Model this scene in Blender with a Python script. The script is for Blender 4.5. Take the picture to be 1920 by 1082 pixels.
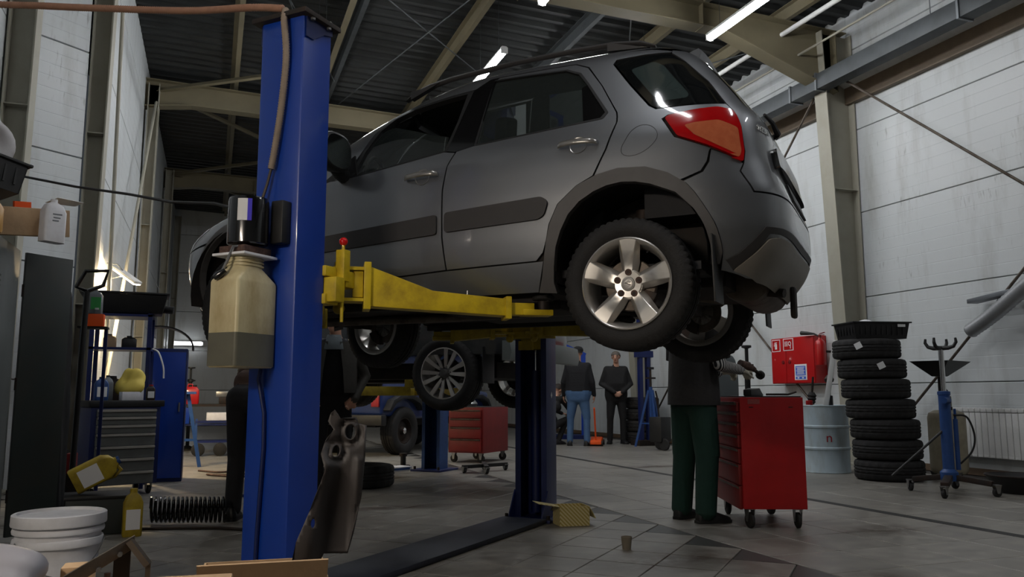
import bpy, bmesh, math, random
import numpy as np
from mathutils import Vector, Matrix, Euler
from mathutils.geometry import delaunay_2d_cdt
R = math.radians
random.seed(7)
scene = bpy.context.scene
col = scene.collection
for o in list(bpy.data.objects): bpy.data.objects.remove(o)

# ------------------------------------------------------------------ camera
cam_d = bpy.data.cameras.new('camera'); cam = bpy.data.objects.new('camera', cam_d); col.objects.link(cam)
cam_d.sensor_width = 36.0; cam_d.lens = 1530.0/1920.0*36.0; cam_d.clip_start = 0.05; cam_d.clip_end = 200
cam.location = (0, 0, 0.93)
cam.rotation_euler = (R(90)+math.atan(200/1530.0), 0, R(-20.1))
scene.camera = cam
# ------------------------------------------------------------------ world and exposure
w = bpy.data.worlds.new('world'); scene.world = w; w.use_nodes = True
w.node_tree.nodes['Background'].inputs['Color'].default_value = (0.55, 0.62, 0.72, 1)
w.node_tree.nodes['Background'].inputs['Strength'].default_value = 0.05
scene.view_settings.view_transform = 'Standard'; scene.view_settings.look = 'None'
scene.view_settings.gamma = 1.0; scene.view_settings.use_curve_mapping = False
scene.view_settings.exposure = 0.0
TUBE_POWER = 76.0

# ------------------------------------------------------------------ materials
def lin(c):
    def f(v):
        v /= 255.0
        return v/12.92 if v <= 0.04045 else ((v+0.055)/1.055)**2.4
    return tuple(f(v) for v in c)+(1.0,)
MATS = {}
def mat(name, rgb, rough=0.6, metal=0.0, noise=0.0, nscale=6.0, rgb2=None, bump=0.0, bscale=60.0, coat=0.0, spec=0.5, emit=0.0, trans=0.0, alpha=1.0, stretch=None, ior=1.45):
    """procedural material: base colour broken up by noise towards rgb2, optional bump"""
    if name in MATS: return MATS[name]
    m = bpy.data.materials.new(name); m.use_nodes = True; MATS[name] = m
    nt = m.node_tree; b = nt.nodes['Principled BSDF']
    b.inputs['Roughness'].default_value = rough; b.inputs['Metallic'].default_value = metal
    b.inputs['Coat Weight'].default_value = coat; b.inputs['Coat Roughness'].default_value = 0.06
    b.inputs['Specular IOR Level'].default_value = spec
    b.inputs['Transmission Weight'].default_value = trans; b.inputs['Alpha'].default_value = alpha; b.inputs['IOR'].default_value = ior
    c1 = lin(rgb); c2 = lin(rgb2) if rgb2 else tuple(v*0.55 for v in c1[:3])+(1,)
    b.inputs['Base Color'].default_value = c1
    tc = nt.nodes.new('ShaderNodeTexCoord'); mp = nt.nodes.new('ShaderNodeMapping')
    nt.links.new(tc.outputs['Object'], mp.inputs['Vector'])
    if stretch: mp.inputs['Scale'].default_value = stretch
    if noise > 0:
        n = nt.nodes.new('ShaderNodeTexNoise'); n.inputs['Scale'].default_value = nscale; n.inputs['Detail'].default_value = 6; n.inputs['Roughness'].default_value = 0.62
        nt.links.new(mp.outputs['Vector'], n.inputs['Vector'])
        r = nt.nodes.new('ShaderNodeValToRGB'); r.color_ramp.elements[0].position = 0.42; r.color_ramp.elements[1].position = 0.72
        nt.links.new(n.outputs['Fac'], r.inputs['Fac'])
        mu = nt.nodes.new('ShaderNodeMath'); mu.operation = 'MULTIPLY'; mu.inputs[1].default_value = noise
        nt.links.new(r.outputs['Color'], mu.inputs[0])
        mx = nt.nodes.new('ShaderNodeMix'); mx.data_type = 'RGBA'
        mx.inputs['A'].default_value = c1; mx.inputs['B'].default_value = c2
        nt.links.new(mu.outputs[0], mx.inputs['Factor']); nt.links.new(mx.outputs['Result'], b.inputs['Base Color'])
    if bump > 0:
        n2 = nt.nodes.new('ShaderNodeTexNoise'); n2.inputs['Scale'].default_value = bscale; n2.inputs['Detail'].default_value = 3
        nt.links.new(mp.outputs['Vector'], n2.inputs['Vector'])
        bp = nt.nodes.new('ShaderNodeBump'); bp.inputs['Strength'].default_value = bump; bp.inputs['Distance'].default_value = 0.01
        nt.links.new(n2.outputs['Fac'], bp.inputs['Height']); nt.links.new(bp.outputs['Normal'], b.inputs['Normal'])
    if emit > 0:
        b.inputs['Emission Color'].default_value = c1; b.inputs['Emission Strength'].default_value = emit
    return m
M = {}
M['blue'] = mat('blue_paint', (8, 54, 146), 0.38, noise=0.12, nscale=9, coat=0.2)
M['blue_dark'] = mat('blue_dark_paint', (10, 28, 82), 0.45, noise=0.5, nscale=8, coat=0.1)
M['blue_lift'] = mat('old_blue_paint', (30, 66, 122), 0.5, noise=0.5, nscale=12)
M['black'] = mat('black_plastic', (20, 20, 21), 0.5, noise=0.4, nscale=14, rgb2=(34, 33, 32))
M['black_gloss'] = mat('black_gloss', (12, 12, 13), 0.18, coat=0.5)
M['rubber'] = mat('rubber', (26, 25, 25), 0.78, noise=0.6, nscale=10, rgb2=(40, 38, 36), bump=0.25, bscale=120)
M['steel'] = mat('steel', (150, 150, 150), 0.32, metal=0.9, noise=0.4, nscale=20)
M['steel_dirty'] = mat('dirty_steel', (98, 90, 82), 0.55, metal=0.7, noise=0.9, nscale=9, rgb2=(52, 40, 32))
M['iron'] = mat('dark_iron', (44, 40, 38), 0.6, metal=0.5, noise=0.8, nscale=12, rgb2=(62, 45, 34))
M['chrome'] = mat('chrome', (215, 215, 215), 0.12, metal=1.0)
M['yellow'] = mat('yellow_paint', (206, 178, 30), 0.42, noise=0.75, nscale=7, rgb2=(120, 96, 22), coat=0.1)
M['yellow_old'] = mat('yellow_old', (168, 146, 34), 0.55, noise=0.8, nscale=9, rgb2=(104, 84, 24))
M['red'] = mat('red_paint', (158, 12, 16), 0.4, noise=0.4, nscale=6, coat=0.2)
M['red_dark'] = mat('red_dark_paint', (112, 14, 14), 0.5, noise=0.5, nscale=6)
M['red_ball'] = mat('red_ball', (205, 18, 18), 0.25, coat=0.4)
M['white'] = mat('white_plastic', (222, 222, 226), 0.45, noise=0.35, nscale=8, rgb2=(160, 158, 156))
M['white_paint'] = mat('white_paint', (214, 214, 212), 0.5, noise=0.3, nscale=7)
M['paper'] = mat('paper', (220, 220, 220), 0.7)
M['cardboard'] = mat('cardboard', (188, 158, 124), 0.8, noise=0.4, nscale=8, bump=0.1)
M['ground_grout'] = mat('grout', (58, 54, 50), 0.8, noise=0.6, nscale=3)
M['ivory'] = mat('ivory_paint', (152, 149, 136), 0.55, noise=0.4, nscale=2.2, rgb2=(126, 120, 104))
M['ivory_rafter'] = mat('rafter_paint', (116, 108, 86), 0.55, noise=0.4, nscale=2.2)
M['galv'] = mat('galvanised', (116, 120, 124), 0.45, metal=0.6, noise=0.6, nscale=7)
M['galv_dark'] = mat('galvanised_dark', (74, 78, 80), 0.55, metal=0.4, noise=0.6, nscale=5)
M['deck'] = mat('deck_steel', (52, 54, 54), 0.55, metal=0.35, noise=0.8, nscale=1.6, rgb2=(34, 34, 34))
M['skin'] = mat('skin', (188, 142, 118), 0.55, noise=0.3, nscale=20)
M['orange'] = mat('orange', (226, 84, 22), 0.5)
M['green_label'] = mat('green_label', (60, 150, 80), 0.5)
M['glass'] = mat('glass', (210, 220, 218), 0.03, trans=1.0)
M['rust'] = mat('rusty_plate', (64, 44, 38), 0.75, noise=.9, nscale=30, rgb2=(108, 84, 72))
M['tube'] = mat('lamp_tube', (250, 252, 255), 0.4, emit=TUBE_POWER)
M['tube_weak'] = mat('lamp_tube_weak', (250, 252, 255), 0.4, emit=10.0)

# ------------------------------------------------------------------ mesh builder
class MB:
    def __init__(s): s.v = []; s.f = []; s.mi = []; s.M = Matrix(); s.m = 0
    def at(s, loc=(0, 0, 0), rot=(0, 0, 0)): s.M = Matrix.Translation(loc) @ Euler(rot).to_matrix().to_4x4(); return s
    def add(s, vs, fs):
        k = len(s.v); s.v += [tuple(s.M @ Vector(p)) for p in vs]
        for q in fs: s.f.append([i+k for i in q]); s.mi.append(s.m)
        return s
    def box(s, c, d):
        x, y, z = c; a, b, e = d[0]/2, d[1]/2, d[2]/2
        vs = [(x+i*a, y+j*b, z+k*e) for i in (-1, 1) for j in (-1, 1) for k in (-1, 1)]
        return s.add(vs, [(0, 1, 3, 2), (4, 6, 7, 5), (0, 4, 5, 1), (2, 3, 7, 6), (0, 2, 6, 4), (1, 5, 7, 3)])
    def bar(s, p0, p1, wx, wz, up=(0, 0, 1)):
        p0, p1 = Vector(p0), Vector(p1); d = (p1-p0).normalized(); u = Vector(up)
        sd = d.cross(u)
        if sd.length < 1e-4: sd = d.cross(Vector((1, 0, 0)))
        sd.normalize(); u = sd.cross(d)
        vs = [p+sd*(i*wx/2)+u*(j*wz/2) for p in (p0, p1) for i, j in ((-1, -1), (1, -1), (1, 1), (-1, 1))]
        return s.add(vs, [(3, 2, 1, 0), (4, 5, 6, 7), (0, 1, 5, 4), (1, 2, 6, 5), (2, 3, 7, 6), (3, 0, 4, 7)])
    def rings(s, rs, closed_ring=True, cap=True, loop=False):
        n = len(rs[0]); vs = [p for r in rs for p in r]; fs = []
        m = len(rs)
        for i in range(m if loop else m-1):
            for j in range(n if closed_ring else n-1):
                a, b = i*n+j, i*n+(j+1) % n; c, d = ((i+1) % m)*n+(j+1) % n, ((i+1) % m)*n+j
                fs.append((a, b, c, d))
        if cap and not loop: fs.append(list(range(n))[::-1]); fs.append([(m-1)*n+j for j in range(n)])
        return s.add(vs, fs)
    def tube(s, pts, r, n=10, cap=True, loop=False):
        pts = [Vector(p) for p in pts]; rs = []; prev = None
        for i, p in enumerate(pts):
            if loop: d = pts[(i+1) % len(pts)]-pts[i-1]
            else: d = pts[min(i+1, len(pts)-1)]-pts[max(i-1, 0)]
            d.normalize()
            if prev is None:
                a = d.cross(Vector((0, 0, 1)))
                if a.length < 0.05: a = d.cross(Vector((1, 0, 0)))
            else: a = prev-d*prev.dot(d)
            a.normalize(); prev = a; b = d.cross(a)
            rr = r[i] if isinstance(r, (list, tuple)) else r
            rs.append([p+(a*math.cos(t)+b*math.sin(t))*rr for t in (2*math.pi*k/n for k in range(n))])
        return s.rings(rs, True, cap, loop)
    def cyl(s, p0, p1, r, n=16, r1=None): return s.tube([p0, p1], [r, r if r1 is None else r1], n)
    def lathe(s, prof, n=24, c=(0, 0, 0), axis='z', cap=True):
        rs = []
        for r, h in prof:
            ring = []
            for k in range(n):
                t = 2*math.pi*k/n; a, b = r*math.cos(t), r*math.sin(t)
                ring.append({'z': (c[0]+a, c[1]+b, c[2]+h), 'y': (c[0]+a, c[1]+h, c[2]-b), 'x': (c[0]+h, c[1]+a, c[2]+b)}[axis])
            rs.append(ring)
        return s.rings(rs, True, cap)
    def ball(s, c, r, n=12):
        if not isinstance(r, (tuple, list)): r = (r, r, r)
        rs = []
        for i in range(1, n):
            t = math.pi*i/n
            rs.append([(c[0]+r[0]*math.sin(t)*math.cos(2*math.pi*k/(2*n)), c[1]+r[1]*math.sin(t)*math.sin(2*math.pi*k/(2*n)), c[2]-r[2]*math.cos(t)) for k in range(2*n)])
        return s.rings(rs)
    def prism(s, poly, h, axis='y', off=0.0):
        """2-D outline extruded by h; axis y: (x,z) outline, axis x: (y,z), axis z: (x,y)"""
        g = {'y': lambda p, t: (p[0], t, p[1]), 'x': lambda p, t: (t, p[0], p[1]), 'z': lambda p, t: (p[0], p[1], t)}[axis]
        n = len(poly); vs = [g(p, off) for p in poly]+[g(p, off+h) for p in poly]
        fs = [(i, (i+1) % n, n+(i+1) % n, n+i) for i in range(n)]+[list(range(n))[::-1], [n+i for i in range(n)]]
        return s.add(vs, fs)
    def mesh(s, name, mats, bevel=0.0, smooth=True, ang=38, seg=2, recalc=True):
        me = bpy.data.meshes.new(name)
        me.from_pydata(s.v, [], s.f)
        if not isinstance(mats, (list, tuple)): mats = [mats]
        for q in mats: me.materials.append(q)
        me.polygons.foreach_set('material_index', s.mi)
        bm = bmesh.new(); bm.from_mesh(me)
        if recalc: bmesh.ops.recalc_face_normals(bm, faces=bm.faces)
        if bevel > 0:
            es = [e for e in bm.edges if len(e.link_faces) == 2 and e.calc_face_angle(0) > 0.6]
            try: bmesh.ops.bevel(bm, geom=es, offset=bevel, segments=seg, affect='EDGES', profile=0.6, clamp_overlap=True)
            except Exception: pass
        bm.to_mesh(me); bm.free()
        if smooth:
            me.shade_smooth(); me.set_sharp_from_angle(angle=R(ang))
        return me
    def build(s, name, mats, parent=None, bevel=0.0, smooth=True, ang=38, seg=2, recalc=True):
        return link(name, s.mesh(name, mats, bevel, smooth, ang, seg, recalc), parent)
def link(name, me, parent=None):
    o = bpy.data.objects.new(name, me); col.objects.link(o)
    if parent is not None: o.parent = parent
    return o
def tag(o, label=None, cat=None, group=None, kind=None):
    if label: o['label'] = label
    if cat: o['category'] = cat
    if group: o['group'] = group
    if kind: o['kind'] = kind
    return o
def thing(name, label, cat, loc=(0, 0, 0), rz=0.0, group=None):
    o = link(name, None); o.location = loc; o.rotation_euler = (0, 0, rz); o.empty_display_size = 0.1
    return tag(o, label, cat, group)
def struct(o): o['kind'] = 'structure'; return o
def copy_tree(o, parent=None):
    c = o.copy(); col.objects.link(c); c.parent = parent
    for ch in list(o.children): copy_tree(ch, c)
    return c
def text_mesh(body, size, depth=0.001, extr=True):
    cu = bpy.data.curves.new('txt', 'FONT'); cu.body = body; cu.size = size; cu.align_x = 'CENTER'; cu.align_y = 'CENTER'; cu.extrude = depth
    ob = bpy.data.objects.new('txt', cu); col.objects.link(ob)
    dg = bpy.context.evaluated_depsgraph_get()
    me = bpy.data.meshes.new_from_object(ob.evaluated_get(dg)); bpy.data.objects.remove(ob); bpy.data.curves.remove(cu)
    return me
def lettering(name, body, size, m, parent, matrix, depth=0.001):
    me = text_mesh(body, size, depth); me.materials.clear(); me.materials.append(m)
    o = link(name, me, parent); o.matrix_local = matrix; return o
# ================================================================== the hall
XL, XR, YB, YE, ZD = -2.15, 8.5, -7.0, 27.0, 6.62
# ---- floor: recessed grout bed with real tiles on it
fl = MB(); fl.box(((XL+XR)/2, (YB+YE)/2, -0.06), (XR-XL+0.8, YE-YB+0.8, 0.10))
floor = struct(fl.build('floor', M['ground_grout']))
def tile_material():
    m = bpy.data.materials.new('stone_tile'); m.use_nodes = True; nt = m.node_tree; b = nt.nodes['Principled BSDF']; N = nt.nodes.new; L = nt.links.new
    g = N('ShaderNodeNewGeometry'); oi = N('ShaderNodeObjectInfo')
    n1 = N('ShaderNodeTexNoise'); n1.inputs['Scale'].default_value = 0.55; n1.inputs['Detail'].default_value = 8; n1.inputs['Roughness'].default_value = 0.65
    n2 = N('ShaderNodeTexNoise'); n2.inputs['Scale'].default_value = 9; n2.inputs['Detail'].default_value = 6
    L(g.outputs['Position'], n1.inputs['Vector']); L(g.outputs['Position'], n2.inputs['Vector'])
    r1 = N('ShaderNodeValToRGB'); e = r1.color_ramp.elements; e[0].position = 0.38; e[0].color = (0, 0, 0, 1); e[1].position = 0.72; e[1].color = (1, 1, 1, 1)
    L(n1.outputs['Fac'], r1.inputs['Fac'])
    r2 = N('ShaderNodeValToRGB'); e = r2.color_ramp.elements; e[0].position = 0.35; e[0].color = lin((118, 115, 108)); e[1].position = 0.7; e[1].color = lin((150, 146, 138))
    L(n2.outputs['Fac'], r2.inputs['Fac'])
    # oil and mud stains: blotches with a shape of their own
    st = [(2.55, 4.20, 0.75, 0.42), (1.5, 6.9, 0.7, 0.18), (4.4, 4.6, 0.45, 0.25), (5.5, 9.6, 0.9, 0.22), (0.5, 6.0, 0.5, 0.5), (3.3, 3.4, 0.3, 0.3)]
    acc = None
    for (sx, sy, ra, rb) in st:
        sub = N('ShaderNodeVectorMath'); sub.operation = 'SUBTRACT'; sub.inputs[1].default_value = (sx, sy, 0); L(g.outputs['Position'], sub.inputs[0])
        mp = N('ShaderNodeMapping'); mp.inputs['Rotation'].default_value = (0, 0, R(45)); mp.inputs['Scale'].default_value = (1/ra, 1/rb, 0); L(sub.outputs[0], mp.inputs['Vector'])
        ln = N('ShaderNodeVectorMath'); ln.operation = 'LENGTH'; L(mp.outputs[0], ln.inputs[0])
        mr = N('ShaderNodeMapRange'); mr.inputs['From Min'].default_value = 1.0; mr.inputs['From Max'].default_value = 0.15; L(ln.outputs['Value'], mr.inputs['Value'])
        if acc is None: acc = mr.outputs[0]
        else:
            a = N('ShaderNodeMath'); a.operation = 'MAXIMUM'; L(acc, a.inputs[0]); L(mr.outputs[0], a.inputs[1]); acc = a.outputs[0]
    n3 = N('ShaderNodeTexNoise'); n3.inputs['Scale'].default_value = 7; n3.inputs['Detail'].default_value = 8; n3.inputs['Roughness'].default_value = 0.7; L(g.outputs['Position'], n3.inputs['Vector'])
    r3 = N('ShaderNodeValToRGB'); r3.color_ramp.elements[0].position = 0.34; r3.color_ramp.elements[1].position = 0.56; L(n3.outputs['Fac'], r3.inputs['Fac'])
    sm = N('ShaderNodeMath'); sm.operation = 'MULTIPLY'; L(acc, sm.inputs[0]); L(r3.outputs['Color'], sm.inputs[1])
    mx = N('ShaderNodeMix'); mx.data_type = 'RGBA'; mx.inputs['B'].default_value = lin((78, 73, 66)); L(r2.outputs['Color'], mx.inputs['A'])
    dm = N('ShaderNodeMath'); dm.operation = 'MULTIPLY'; dm.inputs[1].default_value = 0.55; L(r1.outputs['Color'], dm.inputs[0]); L(dm.outputs[0], mx.inputs['Factor'])
    m2 = N('ShaderNodeMix'); m2.data_type = 'RGBA'; m2.inputs['B'].default_value = lin((58, 42, 29)); L(mx.outputs['Result'], m2.inputs['A']); L(sm.outputs[0], m2.inputs['Factor'])
    # every tile a little different
    hv = N('ShaderNodeHueSaturation'); mr = N('ShaderNodeMapRange'); mr.inputs['To Min'].default_value = 0.86; mr.inputs['To Max'].default_value = 1.06
    L(oi.outputs['Random'], mr.inputs['Value']); L(mr.outputs[0], hv.inputs['Value']); L(m2.outputs['Result'], hv.inputs['Color']); L(hv.outputs['Color'], b.inputs['Base Color'])
    rr = N('ShaderNodeMapRange'); rr.inputs['To Min'].default_value = 0.28; rr.inputs['To Max'].default_value = 0.5; L(n2.outputs['Fac'], rr.inputs['Value']); L(rr.outputs[0], b.inputs['Roughness'])
    bp = N('ShaderNodeBump'); bp.inputs['Strength'].default_value = 0.08; bp.inputs['Distance'].default_value = 0.01; L(n2.outputs['Fac'], bp.inputs['Height']); L(bp.outputs['Normal'], b.inputs['Normal'])
    return m
M['tile'] = tile_material()
M['tile_dark'] = mat('dark_tile', (50, 49, 47), 0.4, noise=0.5, nscale=8)
def tile_mesh(poly, name='tile', h=0.012, ch=0.003):
    """flat tile with a chamfered edge, top at z=0"""
    c = Vector((sum(p[0] for p in poly)/len(poly), sum(p[1] for p in poly)/len(poly)))
    def shr(d): return [tuple(c+(Vector(p)-c)*(1-d/max((Vector(p)-c).length, 1e-6)*1.4)) for p in poly]
    a, b = shr(0.0025), shr(0.0025+ch); n = len(poly)
    rs = [[(p[0], p[1], -h) for p in a], [(p[0], p[1], -ch) for p in a], [(p[0], p[1], 0) for p in b]]
    k = MB(); k.rings(rs, True, False); k.add(rs[2], [list(range(n))]); return k
CAMXY = Vector((0.0, 0.0)); FWD = Vector((math.sin(R(20.1)), math.cos(R(20.1))))
def in_view(x, y):
    d = Vector((x, y)); f = d.dot(FWD); s = d.x*FWD.y-d.y*FWD.x
    return f > 3.6 and abs(s) < f*0.66
XB = 3.09   # border of triangles between the diagonal and the straight field
cells = []
S = 0.354; c45 = math.sqrt(0.5)
for i in range(-60, 70):
    for j in range(-60, 70):
        u, v = (i+0.5)*S, (j+0.5)*S
        x = XB-0.25+(u-v)*c45; y = 0.1+(u+v)*c45
        if x > XB-0.24 or x < XL+0.25 or y < YB+0.3 or y > YE-0.3: continue
        hd = S*c45
        cells.append((x, y, 'd', [(0, -hd), (hd, 0), (0, hd), (-hd, 0)]))
T2 = 0.5
for i in range(0, 11):
    for j in range(-13, 54):
        x = XB+0.01+(i+0.5)*T2; y = 0.1+(j+0.5)*T2
        if x > XR-0.2 or y > YE-0.3 or y < YB+0.3: continue
        cells.append((x, y, 's', [(-T2/2, -T2/2), (T2/2, -T2/2), (T2/2, T2/2), (-T2/2, T2/2)]))
vis = sorted([c for c in cells if in_view(c[0], c[1])], key=lambda c: c[0]**2+c[1]**2)[:270]
visset = set(id(c) for c in vis)
proto = {}
for c in vis:
    if c[2] not in proto: proto[c[2]] = tile_mesh(c[3]).mesh('tile', M['tile'], smooth=False)
    o = link('tile', proto[c[2]], floor); o.location = (c[0], c[1], random.uniform(-0.0008, 0.0))
rest = MB()
for c in cells:
    if id(c) in visset: continue
    t = tile_mesh(c[3]); rest.add([(p[0]+c[0], p[1]+c[1], p[2]) for p in t.v], t.f)
tag(rest.build('tile_field', M['tile'], floor, smooth=False), kind='stuff')
# border triangles: dark ones on the line, light ones between
tri_d = tile_mesh([(0, -0.25), (0, 0.25), (-0.25, 0.0)]).mesh('dark_tile', M['tile_dark'], smooth=False)
tri_l = tile_mesh([(0, 0), (-0.25, 0.25), (-0.25, -0.25)]).mesh('tile', M['tile'], smooth=False)
for j in range(-2, 30):
    y = 0.1+0.5+j*0.5
    if in_view(XB, y):
        o = link('dark_tile', tri_d, floor); o.location = (XB, y, 0)
drain = MB(); drain.box((5.10, 9.5, -0.0035), (0.10, 31.0, 0.009))
drain.build('drain_strip', mat('drain', (26, 25, 24), 0.6, noise=0.4), floor)
for kx, kw in ((5.03, 0.11), (5.29, 0.12)): MB().box((kx, 9.5, -0.006), (kw, 31, 0.010)).build('drain_kerb', M['tile'], floor, smooth=False)

# ---- walls: white sandwich panels, 1.2 m high, on steel columns
def panel_material():
    m = bpy.data.materials.new('white_panel'); m.use_nodes = True; nt = m.node_tree; b = nt.nodes['Principled BSDF']; N = nt.nodes.new; L = nt.links.new
    g = N('ShaderNodeNewGeometry'); b.inputs['Roughness'].default_value = 0.42
    mp = N('ShaderNodeMapping'); mp.inputs['Scale'].default_value = (1.2, 1.2, 0.25); L(g.outputs['Position'], mp.inputs['Vector'])
    n = N('ShaderNodeTexNoise'); n.inputs['Scale'].default_value = 3.2; n.inputs['Detail'].default_value = 7; n.inputs['Roughness'].default_value = 0.65; L(mp.outputs[0], n.inputs['Vector'])
    r = N('ShaderNodeValToRGB'); e = r.color_ramp.elements; e[0].position = 0.5; e[0].color = (0, 0, 0, 1); e[1].position = 0.85; e[1].color = (1, 1, 1, 1); L(n.outputs['Fac'], r.inputs['Fac'])
    mx = N('ShaderNodeMix'); mx.data_type = 'RGBA'; mx.inputs['A'].default_value = lin((192, 196, 197)); mx.inputs['B'].default_value = lin((160, 161, 158)); L(r.outputs['Color'], mx.inputs['Factor'])
    # short black scuffs in a band
    mp2 = N('ShaderNodeMapping'); mp2.inputs['Scale'].default_value = (26, 26, 5); L(g.outputs['Position'], mp2.inputs['Vector'])
    n2 = N('ShaderNodeTexNoise'); n2.inputs['Scale'].default_value = 1.0; n2.inputs['Detail'].default_value = 4; L(mp2.outputs[0], n2.inputs['Vector'])
    n3 = N('ShaderNodeTexNoise'); n3.inputs['Scale'].default_value = 1.1; n3.inputs['Detail'].default_value = 3; L(g.outputs['Position'], n3.inputs['Vector'])
    r2 = N('ShaderNodeValToRGB'); e = r2.color_ramp.elements; e[0].position = 0.60; e[1].position = 0.70; L(n2.outputs['Fac'], r2.inputs['Fac'])
    r3 = N('ShaderNodeValToRGB'); e = r3.color_ramp.elements; e[0].position = 0.56; e[1].position = 0.66; L(n3.outputs['Fac'], r3.inputs['Fac'])
    mu = N('ShaderNodeMath'); mu.operation = 'MULTIPLY'; L(r2.outputs['Color'], mu.inputs[0]); L(r3.outputs['Color'], mu.inputs[1])
    mu2 = N('ShaderNodeMath'); mu2.operation = 'MULTIPLY'; mu2.inputs[1].default_value = 0.45; L(mu.outputs[0], mu2.inputs[0])
    m2 = N('ShaderNodeMix'); m2.data_type = 'RGBA'; m2.inputs['B'].default_value = lin((96, 92, 88)); L(mx.outputs['Result'], m2.inputs['A']); L(mu2.outputs[0], m2.inputs['Factor'])
    L(m2.outputs['Result'], b.inputs['Base Color'])
    return m
M['panel'] = panel_material()
def groove_panel(length, height=1.2, th=0.08, gaps=8):
    """sandwich panel in local x (length) and z, face at y=0 towards -y, shallow horizontal grooves"""
    prof = [(0, 0.006)]
    n = gaps; 
    for k in range(1, n):
        z = height*k/n; prof += [(0, z-0.005), (0.0016, z), (0, z+0.005)]
    prof += [(0, height-0.006)]
    prof = [(0.012, 0.0)]+prof+[(0.012, height), (th, height), (th, 0.0)]
    k = MB(); k.rings([[(x, y, z) for y, z in prof] for x in (0.004, length-0.004)], True, True); return k
PAN = {}
def panel_wall(name, p0, ang, bays, zs, gaps=8):
    """wall as an Empty-free structure: a dark backing with panels as its children"""
    tot = sum(bays); back = MB(); back.box((tot/2, 0.10, ZD/2+0.1), (tot, 0.04, ZD+0.2))
    wl = struct(back.build(name, mat('joint_seal', (40, 42, 44), 0.8))); wl.location = (p0[0], p0[1], 0); wl.rotation_euler = (0, 0, ang)
    x = 0
    for bl in bays:
        for z0, z1 in zip(zs[:-1], zs[1:]):
            key = (round(bl, 3), round(z1-z0, 3), gaps)
            if key not in PAN: PAN[key] = groove_panel(bl, z1-z0-0.008, gaps=gaps).mesh('wall_panel', M['panel'], smooth=False)
            o = link('wall_panel', PAN[key], wl); o.location = (x, 0, z0+0.004)
        x += bl
    return wl
ZS = [0, 1.085, 2.285, 3.485, 4.69, 5.89, 6.7]
FR = [-3.0, 3.0, 9.0, 15.0, 21.0, 27.0]
panel_wall('wall_right', (XR, YE), R(-90), [6.0]*5+[4.0], ZS)
panel_wall('wall_left', (-2.09, YB), R(90), [4.0, 6.0, 6.38], ZS)
panel_wall('wall_left_inner', (-1.30, 9.95), R(90), [5.05, 6.0, 6.0], ZS)
panel_wall('wall_back', (XL, YE), 0, [5.25, 5.25], ZS)
panel_wall('wall_front', (XR, YB), R(180), [5.25, 5.25], ZS)
# angled white panel bay on the left, between the first two columns
aw = panel_wall('wall_bay', (-1.87, 9.36), R(38.4), [0.56], ZS, gaps=9)
nb = MB(); nb.box((-1.99, 9.42, 3.3), (0.26, 0.06, 6.6)); struct(nb.build('wall_return', M['ivory']))
# ---- steel frame
def column(name, x, y, side, mname='ivory', d0=0.28, d1=0.52, h=6.1, fw=0.24):
    """tapered I column; web perpendicular to the wall, inner flange towards the hall (side=+1: hall lies on -x)"""
    k = MB(); s = -side
    k.rings([[(x, y-0.006, z), (x, y+0.006, z), (x+s*d, y+0.006, z), (x+s*d, y-0.006, z)] for z, d in ((0, d0), (h, d1))])
    k.rings([[(x+s*d, y-fw/2, z), (x+s*d, y+fw/2, z), (x+s*(d+0.014), y+fw/2, z), (x+s*(d+0.014), y-fw/2, z)] for z, d in ((0, d0), (h, d1))])
    k.rings([[(x, y-fw/2, z), (x, y+fw/2, z), (x+s*0.014, y+fw/2, z), (x+s*0.014, y-fw/2, z)] for z in (0, h)])
    for zz in (1.9, 3.8):
        d = d0+(d1-d0)*zz/h; k.box((x+s*d/2, y, zz), (d, fw*0.9, 0.012))
    k.box((x+s*d0/2, y, 0.012), (d0+0.16, fw+0.12, 0.024))
    return struct(k.build(name, M[mname], ang=30))
for i, y in enumerate(FR[:-1]):
    column('trim_column', XR-0.02, y, 1)
for x, y, d in ((-2.07, 9.12, 0.20), (-1.42, 9.86, 0.15), (-1.25, 15.0, 0.12), (-1.25, 20.8, 0.12), (-1.25, 26.2, 0.12), (-2.07, 3.0, 0.2), (-2.07, -3.0, 0.2)):
    column('trim_column', x, y, -1, d0=d, d1=d+0.05, h=6.3, fw=0.26)
def rafter(y):
    k = MB()
    prof = [(XL+0.1, 5.80), (XL+1.6, 5.98), (XR-2.2, 5.86), (XR-0.3, 5.22), (XR-0.3, 6.12), (XL+0.1, 6.40)]
    k.prism(prof, 0.012, 'y', y-0.006)
    low = prof[:4]
    for a, b in zip(low[:-1], low[1:]): k.bar((a[0], y, a[1]), (b[0], y, b[1]), 0.24, 0.014)
    k.bar((XL+0.1, y, 6.40), (XR-0.1, y, 6.12), 0.24, 0.014)
    k.box((XR-0.30, y, 5.67), (0.02, 0.24, 0.92))
    for x in (0.8, 3.4, 6.0): k.box((x, y, 6.06), (0.01, 0.2, 0.42))
    return struct(k.build('trim_rafter', M['ivory_rafter'], ang=30))
for y in FR[:-1]: rafter(y)
rf = lambda x: 6.42+(XR-x)*0.026        # underside of the roof deck
for px in (0.15, 1.78, 3.4, 5.0, 6.15, 7.5):
    k = MB(); z = rf(px)-0.09
    k.box((px, 10, z), (0.008, 33, 0.17)); k.box((px+0.035, 10, z-0.08), (0.07, 33, 0.008)); k.box((px-0.035, 10, z+0.08), (0.07, 33, 0.008))
    struct(k.build('trim_purlin', M['galv_dark'] if px in (1.78, 5.0) else M['ivory_rafter']))
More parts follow.
